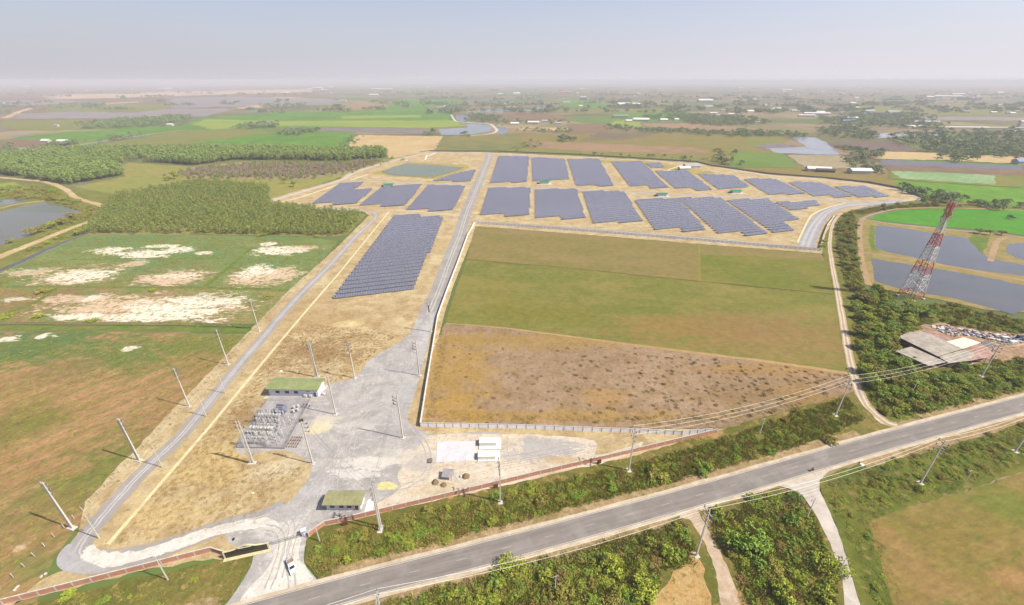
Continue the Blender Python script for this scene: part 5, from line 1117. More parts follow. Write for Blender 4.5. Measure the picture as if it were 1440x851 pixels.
n5=pole((1380,530),19,[(18.4,1.5,0),(16.4,1.5,0),(14.4,1.5,0)],R(100),'tall pole in front of the scrapyard shed')
m1=pole((979,782),20,[(19.0,1.9,0),(17.0,1.9,0),(15.0,1.9,0)],R(100),'tall pole with white footing beside the dirt path south of the road')
m2=pole((1293.5,680.5),20,[(19.0,1.6,0),(17.0,1.6,0),(15.0,1.6,0)],R(100),'tall pole with white footing in the green strip right of the side road')
m3=pole((1427,636),19,[(18.4,1.5,0),(16.4,1.5,0),(14.4,1.5,0)],R(100),'tall pole at the right edge south of the main road')
m0=pole((546,905),20,[(19.0,1.9,0),(17.0,1.9,0),(15.0,1.9,0)],R(100),'pole top rising at the bottom edge below the main road')
for px,h,lab in (((1068,611),8,'short pole in the scrub below the end of the brick wall'),((1280.4,556),8.5,'short pole in the trees below the scrapyard shed'),((237,816.7),10.5,'short pole in the grass in front of the left brick wall'),((450,762),8.5,'short pale pole beside the end of the gate'),((780,835),7.6,'short pole in the scrub south of the main road'),((1132.5,732.6),9.5,'short pole left of the side road, nearer the junction'),((1175,813),8,'short pole left of the side road, nearer the bottom edge'),((1355.5,680),6,'short grey pole at the edge of the brown green field')):
    pole(px,h,[(h-.4,.9,0)],R(20),lab,padded=False)
x,y=G(512,252); pole((512,252),19,[(18.5,1.5,0)],R(10),'dark pole at the farm corner near the farm pond',padded=False)
for px,h,lab in (((377,531),9,'thin rod mast behind the left end of the control building'),((457,533),10,'thin rod mast behind the right end of the control building')):
    x,y=G(*px); mb=MB(); mb.bar((0,0,0),(0,0,h),.10,.05,6); mb.bar((0,0,h),(0,0,h+1.2),.02,n=4); o=mb.build('lightning_mast',CONC); o.location=(x,y,0); tag(o,lab,'mast')
# ------------------------------------------------------------------ wires
WIRE=plain('wire_aluminium',(.8,.8,.72,1),.6,.05,1); WIRED=plain('wire_dark',A(104,98,92),.6,.05,1)
def wire(pts,label,group,r=.045,sag=.035,mat=WIRE,name='power_line'):
    P=[]
    for a,b in zip(pts,pts[1:]):
        L=(b-a).length; n=14
        for i in range(n): s=i/n; q_=a.lerp(b,s); q_.z-=4*s*(1-s)*L*sag; P.append(q_)
    P.append(pts[-1]); mb=MB(); mb.tube(P,r,4); o=mb.build(name,mat,recalc=False); return tag(o,label,'power line',group)
def ext(a,b,L): d=(b-a); d.z=0; d.normalize(); return b+d*L
for i,nm in ((1,'topmost near'),(3,'middle near'),(5,'lowest near')):
    ps=[w_[i] for w_ in (n3,n4,n5)]; ps=ps+[ext(ps[-2],ps[-1],80)]
    wire(ps,nm+' conductor of the power line north of the main road','power line conductors north of the main road',r=.034)
    wire([w_[i] for w_ in (n1,n2,n3)],nm+' wire along the brick wall left of the round yellowish bush','wires along the brick wall',r=.018,mat=WIRED)
for i,nm in ((0,'topmost far'),(2,'middle far')):
    ps=[w_[i] for w_ in (n2,n3,n4,n5)]; ps=ps+[ext(ps[-2],ps[-1],80)]
    wire(ps,nm+' conductor of the power line north of the main road','power line conductors north of the main road',r=.02,mat=WIRED)
lineM=[m0,m1,m2,m3]
for i,nm in ((1,'topmost near'),(3,'middle near'),(0,'topmost far'),(2,'middle far'),(5,'lowest near')):
    ps=[w_[i] for w_ in lineM]; ps=[ext(ps[1],ps[0],60)]+ps+[ext(ps[-2],ps[-1],80)]
    wire(ps,nm+' conductor of the power line south of the main road','power line conductors south of the main road',r=.034 if i in(1,3) else .02,mat=WIRE if i in (1,3) else WIRED)
for i,nm in ((1,'topmost right'),(3,'middle right'),(0,'topmost left'),(2,'middle left')):
    ps=[w_[i] for w_ in (w1,w2,w3,w4,w5)]; ps=[ext(ps[1],ps[0],60)]+ps
    wire(ps,nm+' conductor between the tall poles along the west track','conductors between the tall poles along the west track',r=.02,mat=WIRED)
for i,nm in ((1,'upper right'),(0,'upper left')):
    ps=[w_[i] for w_ in (s1,s2,s3,s4)]; wire(ps,nm+' wire between the short poles beside the west track','wires between the short poles beside the west track',r=.018,mat=WIRED,sag=.02)
for i,nm in ((0,'topmost'),(1,'middle'),(2,'lowest')):
    ps=[w_[i] for w_ in (n1,h6,h7,h8)]; wire(ps,nm+' wire from the guard house pole up the service road','wires running up the service road',r=.02,mat=WIRED)
    wire([n1[i],h2[i]],nm+' wire from the guard house pole to the substation corner','wires from the guard house pole to the substation',r=.02,mat=WIRED)
    wire([h2[i],h5[i],h4[i]],nm+' wire from the substation corner over the yard','wires over the yard',r=.02,mat=WIRED)
# ------------------------------------------------------------------ post fence beside the west field
fx=[(-40,862),(0,829),(20,812),(66,766),(80,752),(106,729),(130,705),(178,655.5),(204,628),(219,612.5),(270,560),(289,540),(337,488),(410.5,410),(467,355)]
fo=empty('post_fence',(*G(106,729),.03),label='line of short white concrete posts beside the west track',cat='fence')
pts=[Vector(G(*p)) for p in fx]; D=[0]
for a,b in zip(pts,pts[1:]): D.append(D[-1]+(b-a).length)
k=0; s=0; allp=[]
while s<D[-1]:
    while D[k+1]<s: k+=1
    allp.append(pts[k].lerp(pts[k+1],(s-D[k])/(D[k+1]-D[k]))); s+=3.1
restb=MB(); rr=random.Random(5); wb=MB()
pm0=MB(); pm0.box((0,0,.8),(.16,.16,1.6)); pm0.bar((0,0,1.5),(-.25,.1,1.9),.07,n=4); pmesh=pm0.mesh('fence_post',[CONC])
for i,p in enumerate(allp):
    if i<100:
        o=bpy.data.objects.new('fence_post',pmesh); COL.objects.link(o); o.parent=fo; o.location=(p.x-fo.location.x,p.y-fo.location.y,0); o.rotation_euler=(rr.uniform(-.05,.05),rr.uniform(-.05,.05),0)
    else: restb.box((p.x-fo.location.x,p.y-fo.location.y,.8),(.16,.16,1.6))
if restb.v: tag(restb.build('fence_posts_farther',CONC,fo),kind='stuff')
for z in (.4,.9,1.4): wb.tube([(p.x-fo.location.x,p.y-fo.location.y,z) for p in allp],.008,3)
wb.build('fence_wire',STEEL,fo)
# ================================================================== VEGETATION
def leaf_mat(name,c0,c1,c2,rough=.75):
    m,nt,p=newmat(name); n=N(nt); oi=n.node('ShaderNodeObjectInfo').outputs['Random']; at=n.node('ShaderNodeAttribute'); at.attribute_name='lf'
    g=n.node('ShaderNodeNewGeometry').outputs['Position']
    c=n.mix(n.rng(n.math('ADD',n.math('MULTIPLY',n.noise(g,.09,3),.75),n.math('MULTIPLY',oi,.25)),.3,.62),c0,c1); c=n.mix(n.rng(at.outputs['Fac'],.35,1,0,.8),c,c2)
    n.L(c,p.inputs['Base Color']); p.inputs['Roughness'].default_value=rough; p.inputs['Specular IOR Level'].default_value=.12; return m
LF={'tuft':leaf_mat('dark_dry_weed',A(138,124,70),A(126,116,62),A(152,134,84)),'brush':leaf_mat('bare_twigs',A(176,156,134),A(166,148,118),A(196,178,152)),'green':leaf_mat('leaf_green',A(144,163,54),A(169,181,64),A(209,210,91)),
    'olive':leaf_mat('leaf_olive',A(147,142,61),A(162,153,70),A(190,175,92)),
    'yellow':leaf_mat('leaf_yellow_green',A(158,158,66),A(171,163,77),A(196,182,100)),
    'dark':leaf_mat('leaf_dark',A(115,149,62),A(141,171,70),A(185,206,93)),
    'lime':leaf_mat('leaf_lime',A(134,167,58),A(149,175,66),A(179,193,91)),
    'euc':leaf_mat('leaf_eucalyptus',A(128,146,62),A(144,156,70),A(172,178,102)),
    'eucd':leaf_mat('leaf_old_eucalyptus',A(125,155,79),A(144,167,81),A(183,193,101)),
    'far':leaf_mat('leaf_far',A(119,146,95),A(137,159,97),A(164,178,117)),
    'dry':leaf_mat('dry_stalks',A(206,173,113),A(186,151,98),A(234,204,142)),
    'brown':leaf_mat('dead_leaf',A(150,122,72),A(168,138,84),A(190,160,106))}
BARK=plain('bark',A(128,110,90),.9,.2,3)
def leafmesh(name,mat,pts,nrm,size,seed,asp=.55,jit=.8):
    r=np.random.RandomState(seed); n=len(pts); pts=np.array(pts); nm=np.array(nrm)+r.normal(0,jit,(n,3)); nm/=np.linalg.norm(nm,axis=1)[:,None]+1e-9
    t=np.cross(nm,r.normal(0,1,(n,3))); t/=np.linalg.norm(t,axis=1)[:,None]+1e-9; b=np.cross(nm,t); s=size*r.uniform(.6,1.35,(n,1))
    v=np.stack([pts-t*s,pts-b*s*asp,pts+t*s,pts+b*s*asp],1).reshape(-1,3)
    me=bpy.data.meshes.new(name); me.from_pydata(v.tolist(),[],[(4*i,4*i+1,4*i+2,4*i+3) for i in range(n)]); me.materials.append(mat)
    a=me.attributes.new('lf','FLOAT','FACE'); a.data.foreach_set('value',r.uniform(0,1,n)); return me
def crown_pts(rx,rz,zc,nclump,nleaf,seed,cr=.42,low=.0):
    r=np.random.RandomState(seed); P=[];Q=[]; ax=r.uniform(.75,1.25)
    for i in range(nclump):
        d=r.normal(0,1,3); d/=np.linalg.norm(d); 
        if d[2]<-.35: d[2]=-d[2]*.5
        rad=r.uniform(.4,1.08); c=np.array([d[0]*rx*rad*ax,d[1]*rx*rad,zc+d[2]*rz*rad]); k=r.uniform(.6,1.25)*cr
        for j in range(nleaf):
            e=r.normal(0,1,3); e/=np.linalg.norm(e)
            if e[2]<-.2 and r.rand()<.7: e[2]=-e[2]
            q=c+e*np.array([rx*k,rx*k,rz*k])*r.uniform(.75,1.08)
            if q[2]>low: P.append(q);Q.append(e+np.array([0,0,.25]))
    return P,Q
def crown(name,key,rx,rz,zc,ncl,nl,ls,seed,cr=.42,low=.02):
    P,Q=crown_pts(rx,rz,zc,ncl,nl,seed,cr,low); return leafmesh(name,LF[key],P,Q,ls,seed)
# unit bushes: radius 1 m, scaled per instance
def bushes(key,k,seed): return [crown('bush_foliage',key,1.0*(1+.25*((i%3)-1)),.62+.1*(i%2),.40,26,44,.082,seed+i,.27+.04*(i%3),.0) for i in range(k)]
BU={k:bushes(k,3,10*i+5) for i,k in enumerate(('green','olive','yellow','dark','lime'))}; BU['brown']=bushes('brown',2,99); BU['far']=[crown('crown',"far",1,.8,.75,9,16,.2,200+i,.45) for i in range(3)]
def trunk_mesh(h,r,seed,spread=.8,nb=6):
    rr=random.Random(seed); mb=MB(); p=Vector((0,0,-.1)); q=Vector((rr.uniform(-.1,.1)*h*.3,rr.uniform(-.1,.1)*h*.3,h*.55)); mb.bar(p,q,r,r*.7,7)
    for i in range(nb):
        a=rr.uniform(0,6.28); s=q.lerp(p,rr.uniform(0,.35)); e=s+Vector((math.cos(a)*spread*rr.uniform(.6,1),math.sin(a)*spread*rr.uniform(.6,1),h*rr.uniform(.25,.42))); mb.bar(s,e,r*.5,r*.15,5)
    return mb.mesh('trunk',BARK)
# trees of unit height 1 (crown radius .42)
TR={}
for i,k in enumerate(('green','olive','dark','lime','yellow')):
    TR[k]=[(crown('crown',k,.46,.36,.62,30,60,.042,300+i*10+j,.33,.12),trunk_mesh(1,.035,40+j,.32)) for j in range(3)]
def euc_mesh(key,seed,h=1.0,n=110):
    r=np.random.RandomState(seed); P=[];Q=[]
    for i in range(n):
        z=r.uniform(.32,1.02)**.9; w=.17*math.sin(min(1,(z-.2)/.8)*math.pi*.92)+.03; a=r.uniform(0,6.28); rad=w*math.sqrt(r.uniform(.15,1)); P.append((math.cos(a)*rad,math.sin(a)*rad,z)); Q.append((math.cos(a),math.sin(a),.5))
    me=leafmesh('eucalyptus_foliage',LF[key],P,Q,.055,seed,.5)
    bm=bmesh.new(); bm.from_mesh(me); mb=MB(); mb.bar((0,0,0),(0,0,.9),.012,.005,4); t=mb.mesh('t',BARK); me.materials.append(BARK); n0=len(bm.faces); bm.from_mesh(t); bm.faces.ensure_lookup_table()
    for f in bm.faces[n0:]: f.material_index=1
    bm.to_mesh(me); bm.free(); return me
EU=[euc_mesh('euc',500+i) for i in range(4)]; EUD=[euc_mesh('eucd',520+i) for i in range(4)]
def stalks(key,seed,n=26,w=.02,h=1.0,spread=.5):
    r=np.random.RandomState(seed); vs=[];fs=[]
    for i in range(n):
        a=r.uniform(0,6.28); rad=spread*math.sqrt(r.rand())*.5; x,y=math.cos(a)*rad,math.sin(a)*rad; l=h*r.uniform(.5,1); dx,dy=r.normal(0,.28*l,2); t=r.uniform(0,6.28); b=len(vs)
        vs+=[(x-math.cos(t)*w,y-math.sin(t)*w,0),(x+math.cos(t)*w,y+math.sin(t)*w,0),(x+dx*.5+math.cos(t)*w,y+dy*.5+math.sin(t)*w,l*.7),(x+dx,y+dy,l)]; fs+=[(b,b+1,b+2,b+3)]
    me=bpy.data.meshes.new('grass_tuft'); me.from_pydata(vs,[],fs); me.materials.append(LF[key]); a_=me.attributes.new('lf','FLOAT','FACE'); a_.data.foreach_set('value',r.uniform(0,1,len(fs))); return me
TU={k:[stalks(k,600+i*3+j,40,.05,1.0,1.5) for j in range(2)] for i,k in enumerate(('green','olive','yellow','lime','dry','brown','dark'))}
# ------------------------------------------------------------------ keep-out zones
ZONES=[([(p.x,p.y) for p in mid],ROADW/2+2.0)]
def zone(px,hw): ZONES.append(([G(*p) for p in px],hw))
zone([(432,757),(455,741),(493,733),(570,714.5),(660,693),(760,669),(860,645),(960,622),(1010,610)],1.6)
zone([(-70,872),(0,852),(100,826.6),(200,801),(295,777),(320,786),(378,773)],1.6)
zone([(962,718),(985,742),(1003,775),(1019,815),(1027,851),(1040,920)],3.4)
zone([(1130,680),(1146,695),(1154,716),(1172,755),(1187,799),(1198,851),(1206,900)],4.2); zone([(1100,684),(1160,668)],4)
zone([(1192,298),(1182,302),(1173,312),(1168,330),(1167,350),(1173,387),(1181,430),(1193,497),(1201,530),(1208,552),(1220,574),(1244,595),(1262,602)],3.4)
zone([(345,851),(352,799),(378,766)],.5)
zone([(1440,296),(1331,292.6),(1266,294),(1236,299.5),(1213,308.5),(1209,330),(1210,349),(1213,375),(1222,402)],3.2)
zone([(0,361),(37.6,346),(75,331),(105,319),(135,309),(154,300.5),(171,294),(150,291),(131,285.5),(105,277),(90,265.5),(66,256.5),(32,252.5)],5)
POLY_OUT=[[G(*p) for p in q] for q in ([(1256,492),(1262,472),(1300,462),(1340,476),(1420,476),(1440,500),(1400,505),(1310,520)],[(1256,405),(1305,405),(1305,432),(1258,434)])]
for px in ((535.5,744.8),(703.6,707),(884,662.5),(1174.6,585),(1380,530),(979,782),(1293.5,680.5),(1427,636),(1068,611),(237,816.7)): zone([px,(px[0]+.6,px[1]+5)],2.0)
def avoid(p):
    v=Vector(p)
    for pts,hw in ZONES:
        for a,b in zip(pts,pts[1:]):
            ax,ay=a;bx,by=b;dx,dy=bx-ax,by-ay;t=max(0,min(1,((v.x-ax)*dx+(v.y-ay)*dy)/(dx*dx+dy*dy+1e-9)))
            if (v.x-ax-dx*t)**2+(v.y-ay-dy*t)**2<hw*hw: return True
    return any(inside(p,q) for q in POLY_OUT)
rv=random.Random(21)
# ------------------------------------------------------------------ individual bushes and trees
def bush(x,y,r,key,label,group=None,name='bush',flat=1.0):
    me=rv.choice(BU[key]); o=bpy.data.objects.new(name,me); COL.objects.link(o); o.location=(x,y,0); o.scale=(r*rv.uniform(.9,1.15),r*rv.uniform(.9,1.15),r*rv.uniform(.75,1.1)*flat); o.rotation_euler[2]=rv.uniform(0,6.28)
    return tag(o,label,'bush',group)
tree_src={}
def tree(x,y,h,key,label,group=None,wide=1.0,single=False):
    if single:
        o=bpy.data.objects.new('shrub',rv.choice(BU[key])); COL.objects.link(o); o.location=(x,y,0); r=h*.45*wide; o.scale=(r,r,h*.8); o.rotation_euler[2]=rv.uniform(0,6.28)
        return tag(o,label,'shrub',group)
    k=(key,rv.randrange(3)); cr,tk=TR[key][k[1]]
    r=empty('tree',(x,y,0),rv.uniform(0,6.28),label,'tree',group); r.scale=(h*wide,h*wide,h)
    a=bpy.data.objects.new('crown',cr); COL.objects.link(a); a.parent=r
    b=bpy.data.objects.new('trunk',tk); COL.objects.link(b); b.parent=r; return r
# distinctive ones, base pixel (of the crown centre on the ground)
for px,rr_,key,lab in (((922,672),4.3,'yellow','big round yellowish bush in the strip between brick wall and road'),((990,664),3.0,'lime','fresh light green bush right of the round yellowish bush'),((1090,612),2.6,'green','green bush beside the short pole near the end of the brick wall'),
  ((1165,622),3.0,'olive','wide olive bush in the strip near the track junction'),((760,706),2.6,'olive','greyish olive bush right of the tall pole below the cabins'),((512,755),2.4,'olive','olive bush below the twin-shaft pole by the guard house'),
  ((940,782),3.6,'green','broad green bush left of the white footed pole'),((1052,772),5.6,'dark','largest dark green bush east of the dirt path'),((1112,736),3.4,'dark','dark bush reaching towards the side road below the junction'),((1165,800),3.6,'green','green bush crowding the lower side road'),((1160,842),3.8,'green','green bush at the bottom beside the side road'),
  ((1010,722),2.8,'green','bush at the corner of the main road and the dirt path'),((1118,700),2.2,'dark','small dark bush just below the junction apron'),((860,800),4.2,'green','big green bush beneath the southern wires left of the dirt path'),((720,800),3.4,'green','green bush beneath the southern wires near the short pole'),
  ((1066,714),2.6,'green','green bush close under the main road between the two southern lanes'),((905,838),4.0,'green','dense green bush at the bottom edge left of the dry patch'),((790,838),3.6,'olive','olive bush at the bottom edge beside the short pole'),((1100,838),4.2,'green','dense green bush at the bottom edge between the two southern lanes'),
  ((860,690),2.2,'dark','dark bush left of the round yellowish bush')):
    x,y=G(*px); bush(x,y,rr_,key,lab)
# scrub in the four strips: individuals that share what they look like
STR=[('N1',[(455,760),(500,745),(600,722),(720,694),(780,680),(700,740),(600,768),(500,790),(450,806),(436,780)],62,(.9,2.0),'leafy scrub bush in the strip between brick wall and main road, left half'),
 ('N2',[(720,694),(890,655),(1010,622),(1100,590),(1190,560),(1212,590),(1140,622),(960,675),(800,715),(700,742)],72,(.9,2.2),'leafy scrub bush in the strip between brick wall and main road, right half'),
 ('S1',[(440,880),(600,834),(780,786),(960,736),(970,760),(985,790),(930,800),(905,860),(870,920),(500,960)],52,(1.2,3.0),'scrub bush under the wires south of the main road'),
 ('S2',[(1000,735),(1085,696),(1115,700),(1140,726),(1160,770),(1180,820),(1190,880),(1060,890),(1038,800)],40,(1.2,3.0),'scrub bush between the dirt path and the side road'),
 ('E1',[(1160,680),(1250,650),(1331,630),(1440,598),(1560,565),(1560,620),(1440,650),(1330,682),(1230,715),(1170,735)],40,(.7,1.8),'low scrub bush in the strip between the road and the brown green field'),
 ('W1',[(-30,880),(100,846),(200,822),(300,797),(350,790),(318,838),(240,870),(60,910)],16,(.7,1.5),'low bush in the grass in front of the left brick wall')]
for nm,px,n,(r0,r1),lab in STR:
    for p in fill_pts(px,n,rv,avoid=avoid,mind=r0*1.1):
        r=r0+(r1-r0)*rv.random()**1.8; bush(p[0],p[1],r,rv.choices(['green','olive','yellow','dark','lime'],[4,4,2,2,2] if nm!='W1' else [3,2,4,0,4])[0],lab,lab)
# trees right: wood around the scrapyard and tower, belt beside the track
WOODS=[('wood tree between the two-rut track and the scrapyard shed',[(1200,418),(1240,408),(1262,430),(1300,440),(1315,452),(1296,462),(1258,474),(1252,492),(1306,522),(1290,545),(1240,560),(1216,540),(1204,480)],88,(3.4,6.2),['dark','green','green','lime','olive']),
 ('low wood shrub on the bank between the lower pond and the scrapyard',[(1300,428),(1340,430),(1384,440),(1440,452),(1540,470),(1540,492),(1440,470),(1380,466),(1330,456)],40,(2.4,4.2),['yellow','olive','olive','green']),
 ('tree between the scrapyard and the main road',[(1218,560),(1300,540),(1312,526),(1400,510),(1560,490),(1560,520),(1440,548),(1330,575),(1262,588),(1236,585)],58,(2.2,4.6),['green','dark','olive','lime']),
 ('belt tree beside the two-rut track and the dyke',[(1178,306),(1200,300),(1205,320),(1203,350),(1208,380),(1214,405),(1200,415),(1188,400),(1180,360),(1176,330)],84,(2.4,4.6),['olive','green','yellow','dark']),
 ('belt shrub below the end of the grey lane',[(1196,298),(1240,291),(1296,287),(1340,290),(1260,293),(1210,303)],26,(2.4,5.0),['olive','green','dark'])]
for lab,px,n,(h0,h1),keys in WOODS:
    for p in fill_pts(px,n,rv,avoid=avoid,mind=1.6): tree(p[0],p[1],h0+(h1-h0)*rv.random(),rv.choice(keys),lab,lab,wide=1.25,single='low wood' in lab or 'belt shrub' in lab)
for px,h,key,lab in (((1295,290),9,'dark','tall dark slim tree at the end of the perimeter fence'),((1398,290.5),7,'far','one'),((1412,291),8,'far','two'),((1345,288),6,'far','x')):
    if key=='far': continue
    x,y=G(*px); tree(x,y,h,key,lab,None,wide=.7)
for px,h,key,lab,wd_ in (((1396,290),8.5,'dark','left of two slim dark trees leaning beside the green field',.6),((1411,290.6),9,'dark','right of two slim dark trees leaning beside the green field',.6),((1362,288.5),5,'olive','low tree beside the sandy dyke behind the tower top',1.3),((1378,289),5,'green','low green tree left of the two slim dark trees',1.3),
  ((1154,351),4.5,'dark','dark bushy tree at the corner of the concrete wall',1.4),((1158,343),4,'green','green bushy tree above the concrete wall corner',1.3),((1391,331),5,'green','green tree at the near edge of the bright rice field',1.4),((1376,329),5,'dark','darker tree at the near edge of the bright rice field',1.5),((1408,331),4.5,'olive','olive tree at the near edge of the bright rice field',1.5),
  ((246,252),12,'green','lone tree in the olive meadow left of the dead brush',.9),((238,254),6,'olive','smaller tree beside the lone meadow tree',1.2),((232,254),5,'green','low tree at the left of the meadow trees',1.2),((305,257),7,'dark','dark round tree on the meadow edge above the plantation',1.5),((322,258),6,'dark','second dark round tree on the meadow edge above the plantation',1.5),((356,260),6,'green','green tree on the meadow edge by the young plantation',1.4),((413,263),7,'dark','dark tree below the dead brush near the outer lane',1.3),((401,258),8,'olive','thin tree below the dead brush near the outer lane',.8),((267,254),5,'olive','small tree right of the lone meadow tree',1.2),
  ((45,331),6.5,'yellow','rounded yellowish tree at the near pond corner',1.5),((58,327),6,'olive','olive tree beside the rounded yellowish tree',1.5),((73,321),6,'green','green tree on the pond side of the dirt track',1.5),((88,316),6,'olive','olive tree midway on the pond side of the dirt track',1.6),((102,309),7,'olive','wide olive tree near the far pond corner',1.6),((15,342),4,'yellow','low yellowish shrubby tree at the left pond edge',1.5),((112,331),6,'green','green tree between the dirt track and the canal',1.2)):
    x,y=G(*px); tree(x,y,h,key,lab,None,wide=wd_)
for lab,px,n,(h0,h1),keys in (('low shrub beside the left pond and dirt track',[(20,262),(60,262),(85,272),(120,288),(138,296),(118,300),(92,288),(60,281),(20,279),(-20,282),(-20,268)],60,(3.5,6.5),['olive','green','dark','yellow']),('low shrub on the bank between canal and dirt track',[(30,362),(80,340),(120,326),(118,320),(80,334),(30,356)],24,(1.2,2.8),['olive','yellow','green']),('low shrub on the pond edge of the dirt track',[(118,298),(132,303),(100,315),(60,327),(50,325),(82,312)],26,(2.4,4.6),['olive','yellow','green'])):
    for p in fill_pts(px,n,rv,avoid=avoid,mind=2): tree(p[0],p[1],h0+(h1-h0)*rv.random(),rv.choice(keys),lab,lab,wide=1.5,single=True)
# ------------------------------------------------------------------ young eucalyptus plantation: nearest 290 single, rest as a mass
pc=[(165,274),(280,257),(380,263),(378,276),(384,288),(480,299),(512,301),(489,329),(467,332),(300,329),(120,329),(134,308)]
pg=[G(*p) for p in pc]; ang=R(-12); ca,sa=math.cos(ang),math.sin(ang); pts=[]
xs=[p[0]*ca+p[1]*sa for p in pg]; ys=[-p[0]*sa+p[1]*ca for p in pg]
a_=min(xs)
while a_<max(xs):
    b_=min(ys)
    while b_<max(ys):
        u=a_+rv.uniform(-.8,.8); v=b_+rv.uniform(-.8,.8); p=(u*ca-v*sa,u*sa+v*ca)
        if rv.random()<(.9 if (math.sin(p[0]*.045)+math.sin(p[1]*.06+p[0]*.02)+rv.gauss(0,.5))>-1.0 else .45) and inside(p,pg): pts.append(p)
        b_+=3.3
    a_+=3.9
pts.sort(key=lambda p:math.hypot(*p)); hh=lambda:rv.uniform(4.6,7.4)
for p in pts[:290]:
    o=bpy.data.objects.new('eucalyptus_tree',rv.choice(EU)); COL.objects.link(o); s=hh(); o.location=(p[0],p[1],0); o.scale=(s*1.5,s*1.5,s); o.rotation_euler[2]=rv.uniform(0,6.28)
    tag(o,'young light green eucalyptus at the near edge of the plantation','eucalyptus','eucalyptus trees at the near edge of the plantation')
scatter('eucalyptus_plantation',[(p[0],p[1],0,s*1.5,s) for p in pts[290:] for s in (hh(),)],EU,'young light green eucalyptus plantation behind the salty meadow','plantation')
print('young euc',len(pts))
pa=[(-60,226),(0,224),(100,214),(300,212),(480,214),(537,214),(547,221.5),(480,226.5),(334,225),(274,232.5),(180,226.5),(163,236),(177,246.5),(100,260),(0,245),(-60,238)]
old=[p for p in fill_pts(pa,6500,rv) if math.sin(p[0]*.021)+math.sin(p[1]*.03+p[0]*.01)+rv.gauss(0,.6)>-1.25]
scatter('old_eucalyptus_wood',[(p[0],p[1],0,s*1.6,s) for p in old for s in (rv.uniform(8,15),)],EUD,'dark tall eucalyptus wood beyond the olive meadow','plantation')
db=[(p[0]+rv.gauss(0,9),p[1]+rv.gauss(0,11)) for p in fill_pts([(262,241),(334,232),(480,231),(530,227),(500,238),(420,249),(262,247)],1200,rv)]
DB=[stalks('brush',700+i,60,.025,1.0,.9) for i in range(3)]
scatter('young_trees',[(p[0],p[1],0,s*1.5,s) for p in fill_pts([(250,242),(334,230),(536,225),(560,226),(500,244),(420,256),(255,251)],330,rv) for s in (rv.uniform(4,8),)],EU,'scattered young trees among the dead brown brush','trees')
scatter('dead_brush',[(p[0],p[1],0,s,s) for p in db for s in (rv.uniform(3,6),)],DB,'leafless brown brush between the old wood and the plantation','brush')
# ------------------------------------------------------------------ ground cover
allt=sum([TU[k] for k in TU],[])
def cover(px_list,dens,keys,s0,s1,name,lab,ze=1.0):
    P=[]
    for px in px_list:
        g=[G(*p) for p in px]; ar=abs(sum(a[0]*b[1]-b[0]*a[1] for a,b in zip(g,g[1:]+g[:1])))/2
        P+=[(p[0],p[1],0,s,s*ze) for p in fill_pts(px,int(ar*dens),rv,avoid=avoid) for s in (rv.uniform(s0,s1),)]
    print(name,len(P)); return scatter(name,P,sum([TU[k] for k in keys],[]),lab,'ground cover')
cover([STR[0][1],STR[1][1]],2.2,['green','olive','olive','yellow','lime','dry','yellow'],.6,1.7,'weeds','tangled green and straw weeds between the brick wall and the main road',.85)
cover([STR[2][1],STR[3][1]],2.0,['green','olive','yellow','green','dry','lime'],.7,2.0,'weeds','tangled green weeds south of the main road',.85)
cover([[(1160,680),(1250,652),(1440,602),(1560,570),(1560,620),(1440,655),(1340,690),(1243,720),(1230,745),(1255,800),(1275,880),(1225,880),(1190,770),(1160,700)]],1.1,['green','lime','olive','yellow','dry'],.5,1.2,'weeds','green weeds in the strip right of the side road',.6)
cover([STR[5][1]],1.5,['lime','green','yellow','olive'],.4,1.1,'weeds','fresh green weeds in front of the left brick wall',.6)
cover([[(440,760),(600,722),(890,652),(1010,614),(1010,620),(890,664),(600,738),(440,800)]],.8,['dry','olive','dry'],.4,.9,'dry_grass','dry straw grass at the foot of the brick wall',.6)
cover([w_[1] for w_ in WOODS[:3]],.35,['olive','green','yellow','dark'],1.0,2.2,'undergrowth','green undergrowth in the wood around the scrapyard',.7)
cover([WOODS[3][1],WOODS[4][1]],.35,['olive','green','yellow','dry'],.8,2.0,'undergrowth','green undergrowth in the belt along the two-rut track',.7)
def mass(px_list,dens,keys,s0,s1,name,lab,ze=.8):
    P=[]
    for px in px_list:
        g=[G(*p) for p in px]; ar=abs(sum(a[0]*b[1]-b[0]*a[1] for a,b in zip(g,g[1:]+g[:1])))/2
        P+=[(p[0],p[1],-.05,s,s*ze*rv.uniform(.6,1.2)) for p in fill_pts(px,int(ar*dens),rv,avoid=avoid) for s in (s0+(s1-s0)*rv.random()**2,)]
    print(name,len(P)); return scatter(name,P,sum([BU[k][:2] for k in keys],[]),lab,'undergrowth')
mass([STR[0][1],STR[1][1]],.50,['green','lime','lime','yellow','olive','green'],.35,1.5,'undergrowth','low tangled scrub filling the strip between the brick wall and the main road')
mass([STR[2][1],STR[3][1]],.40,['green','lime','green','yellow','lime','brown'],.5,2.1,'undergrowth','low tangled scrub filling the ground south of the main road')
mass([STR[4][1]],.40,['green','lime','green','yellow','olive'],.4,1.6,'undergrowth','low tangled scrub between the road and the brown green field')
mass([[(1158,705),(1172,712),(1222,738),(1240,800),(1262,880),(1235,880),(1215,800),(1190,760)]],.25,['lime','green','green'],.4,1.3,'undergrowth','fresh green low growth between the side road and the brown green field')
mass([w_[1] for w_ in WOODS[:3]],.16,['green','olive','yellow','dark','green'],1.0,2.8,'undergrowth','low leafy growth filling the wood around the scrapyard')
mass([WOODS[3][1],WOODS[4][1]],.12,['olive','green','yellow'],.8,2.2,'undergrowth','low leafy growth filling the belt beside the two-rut track')
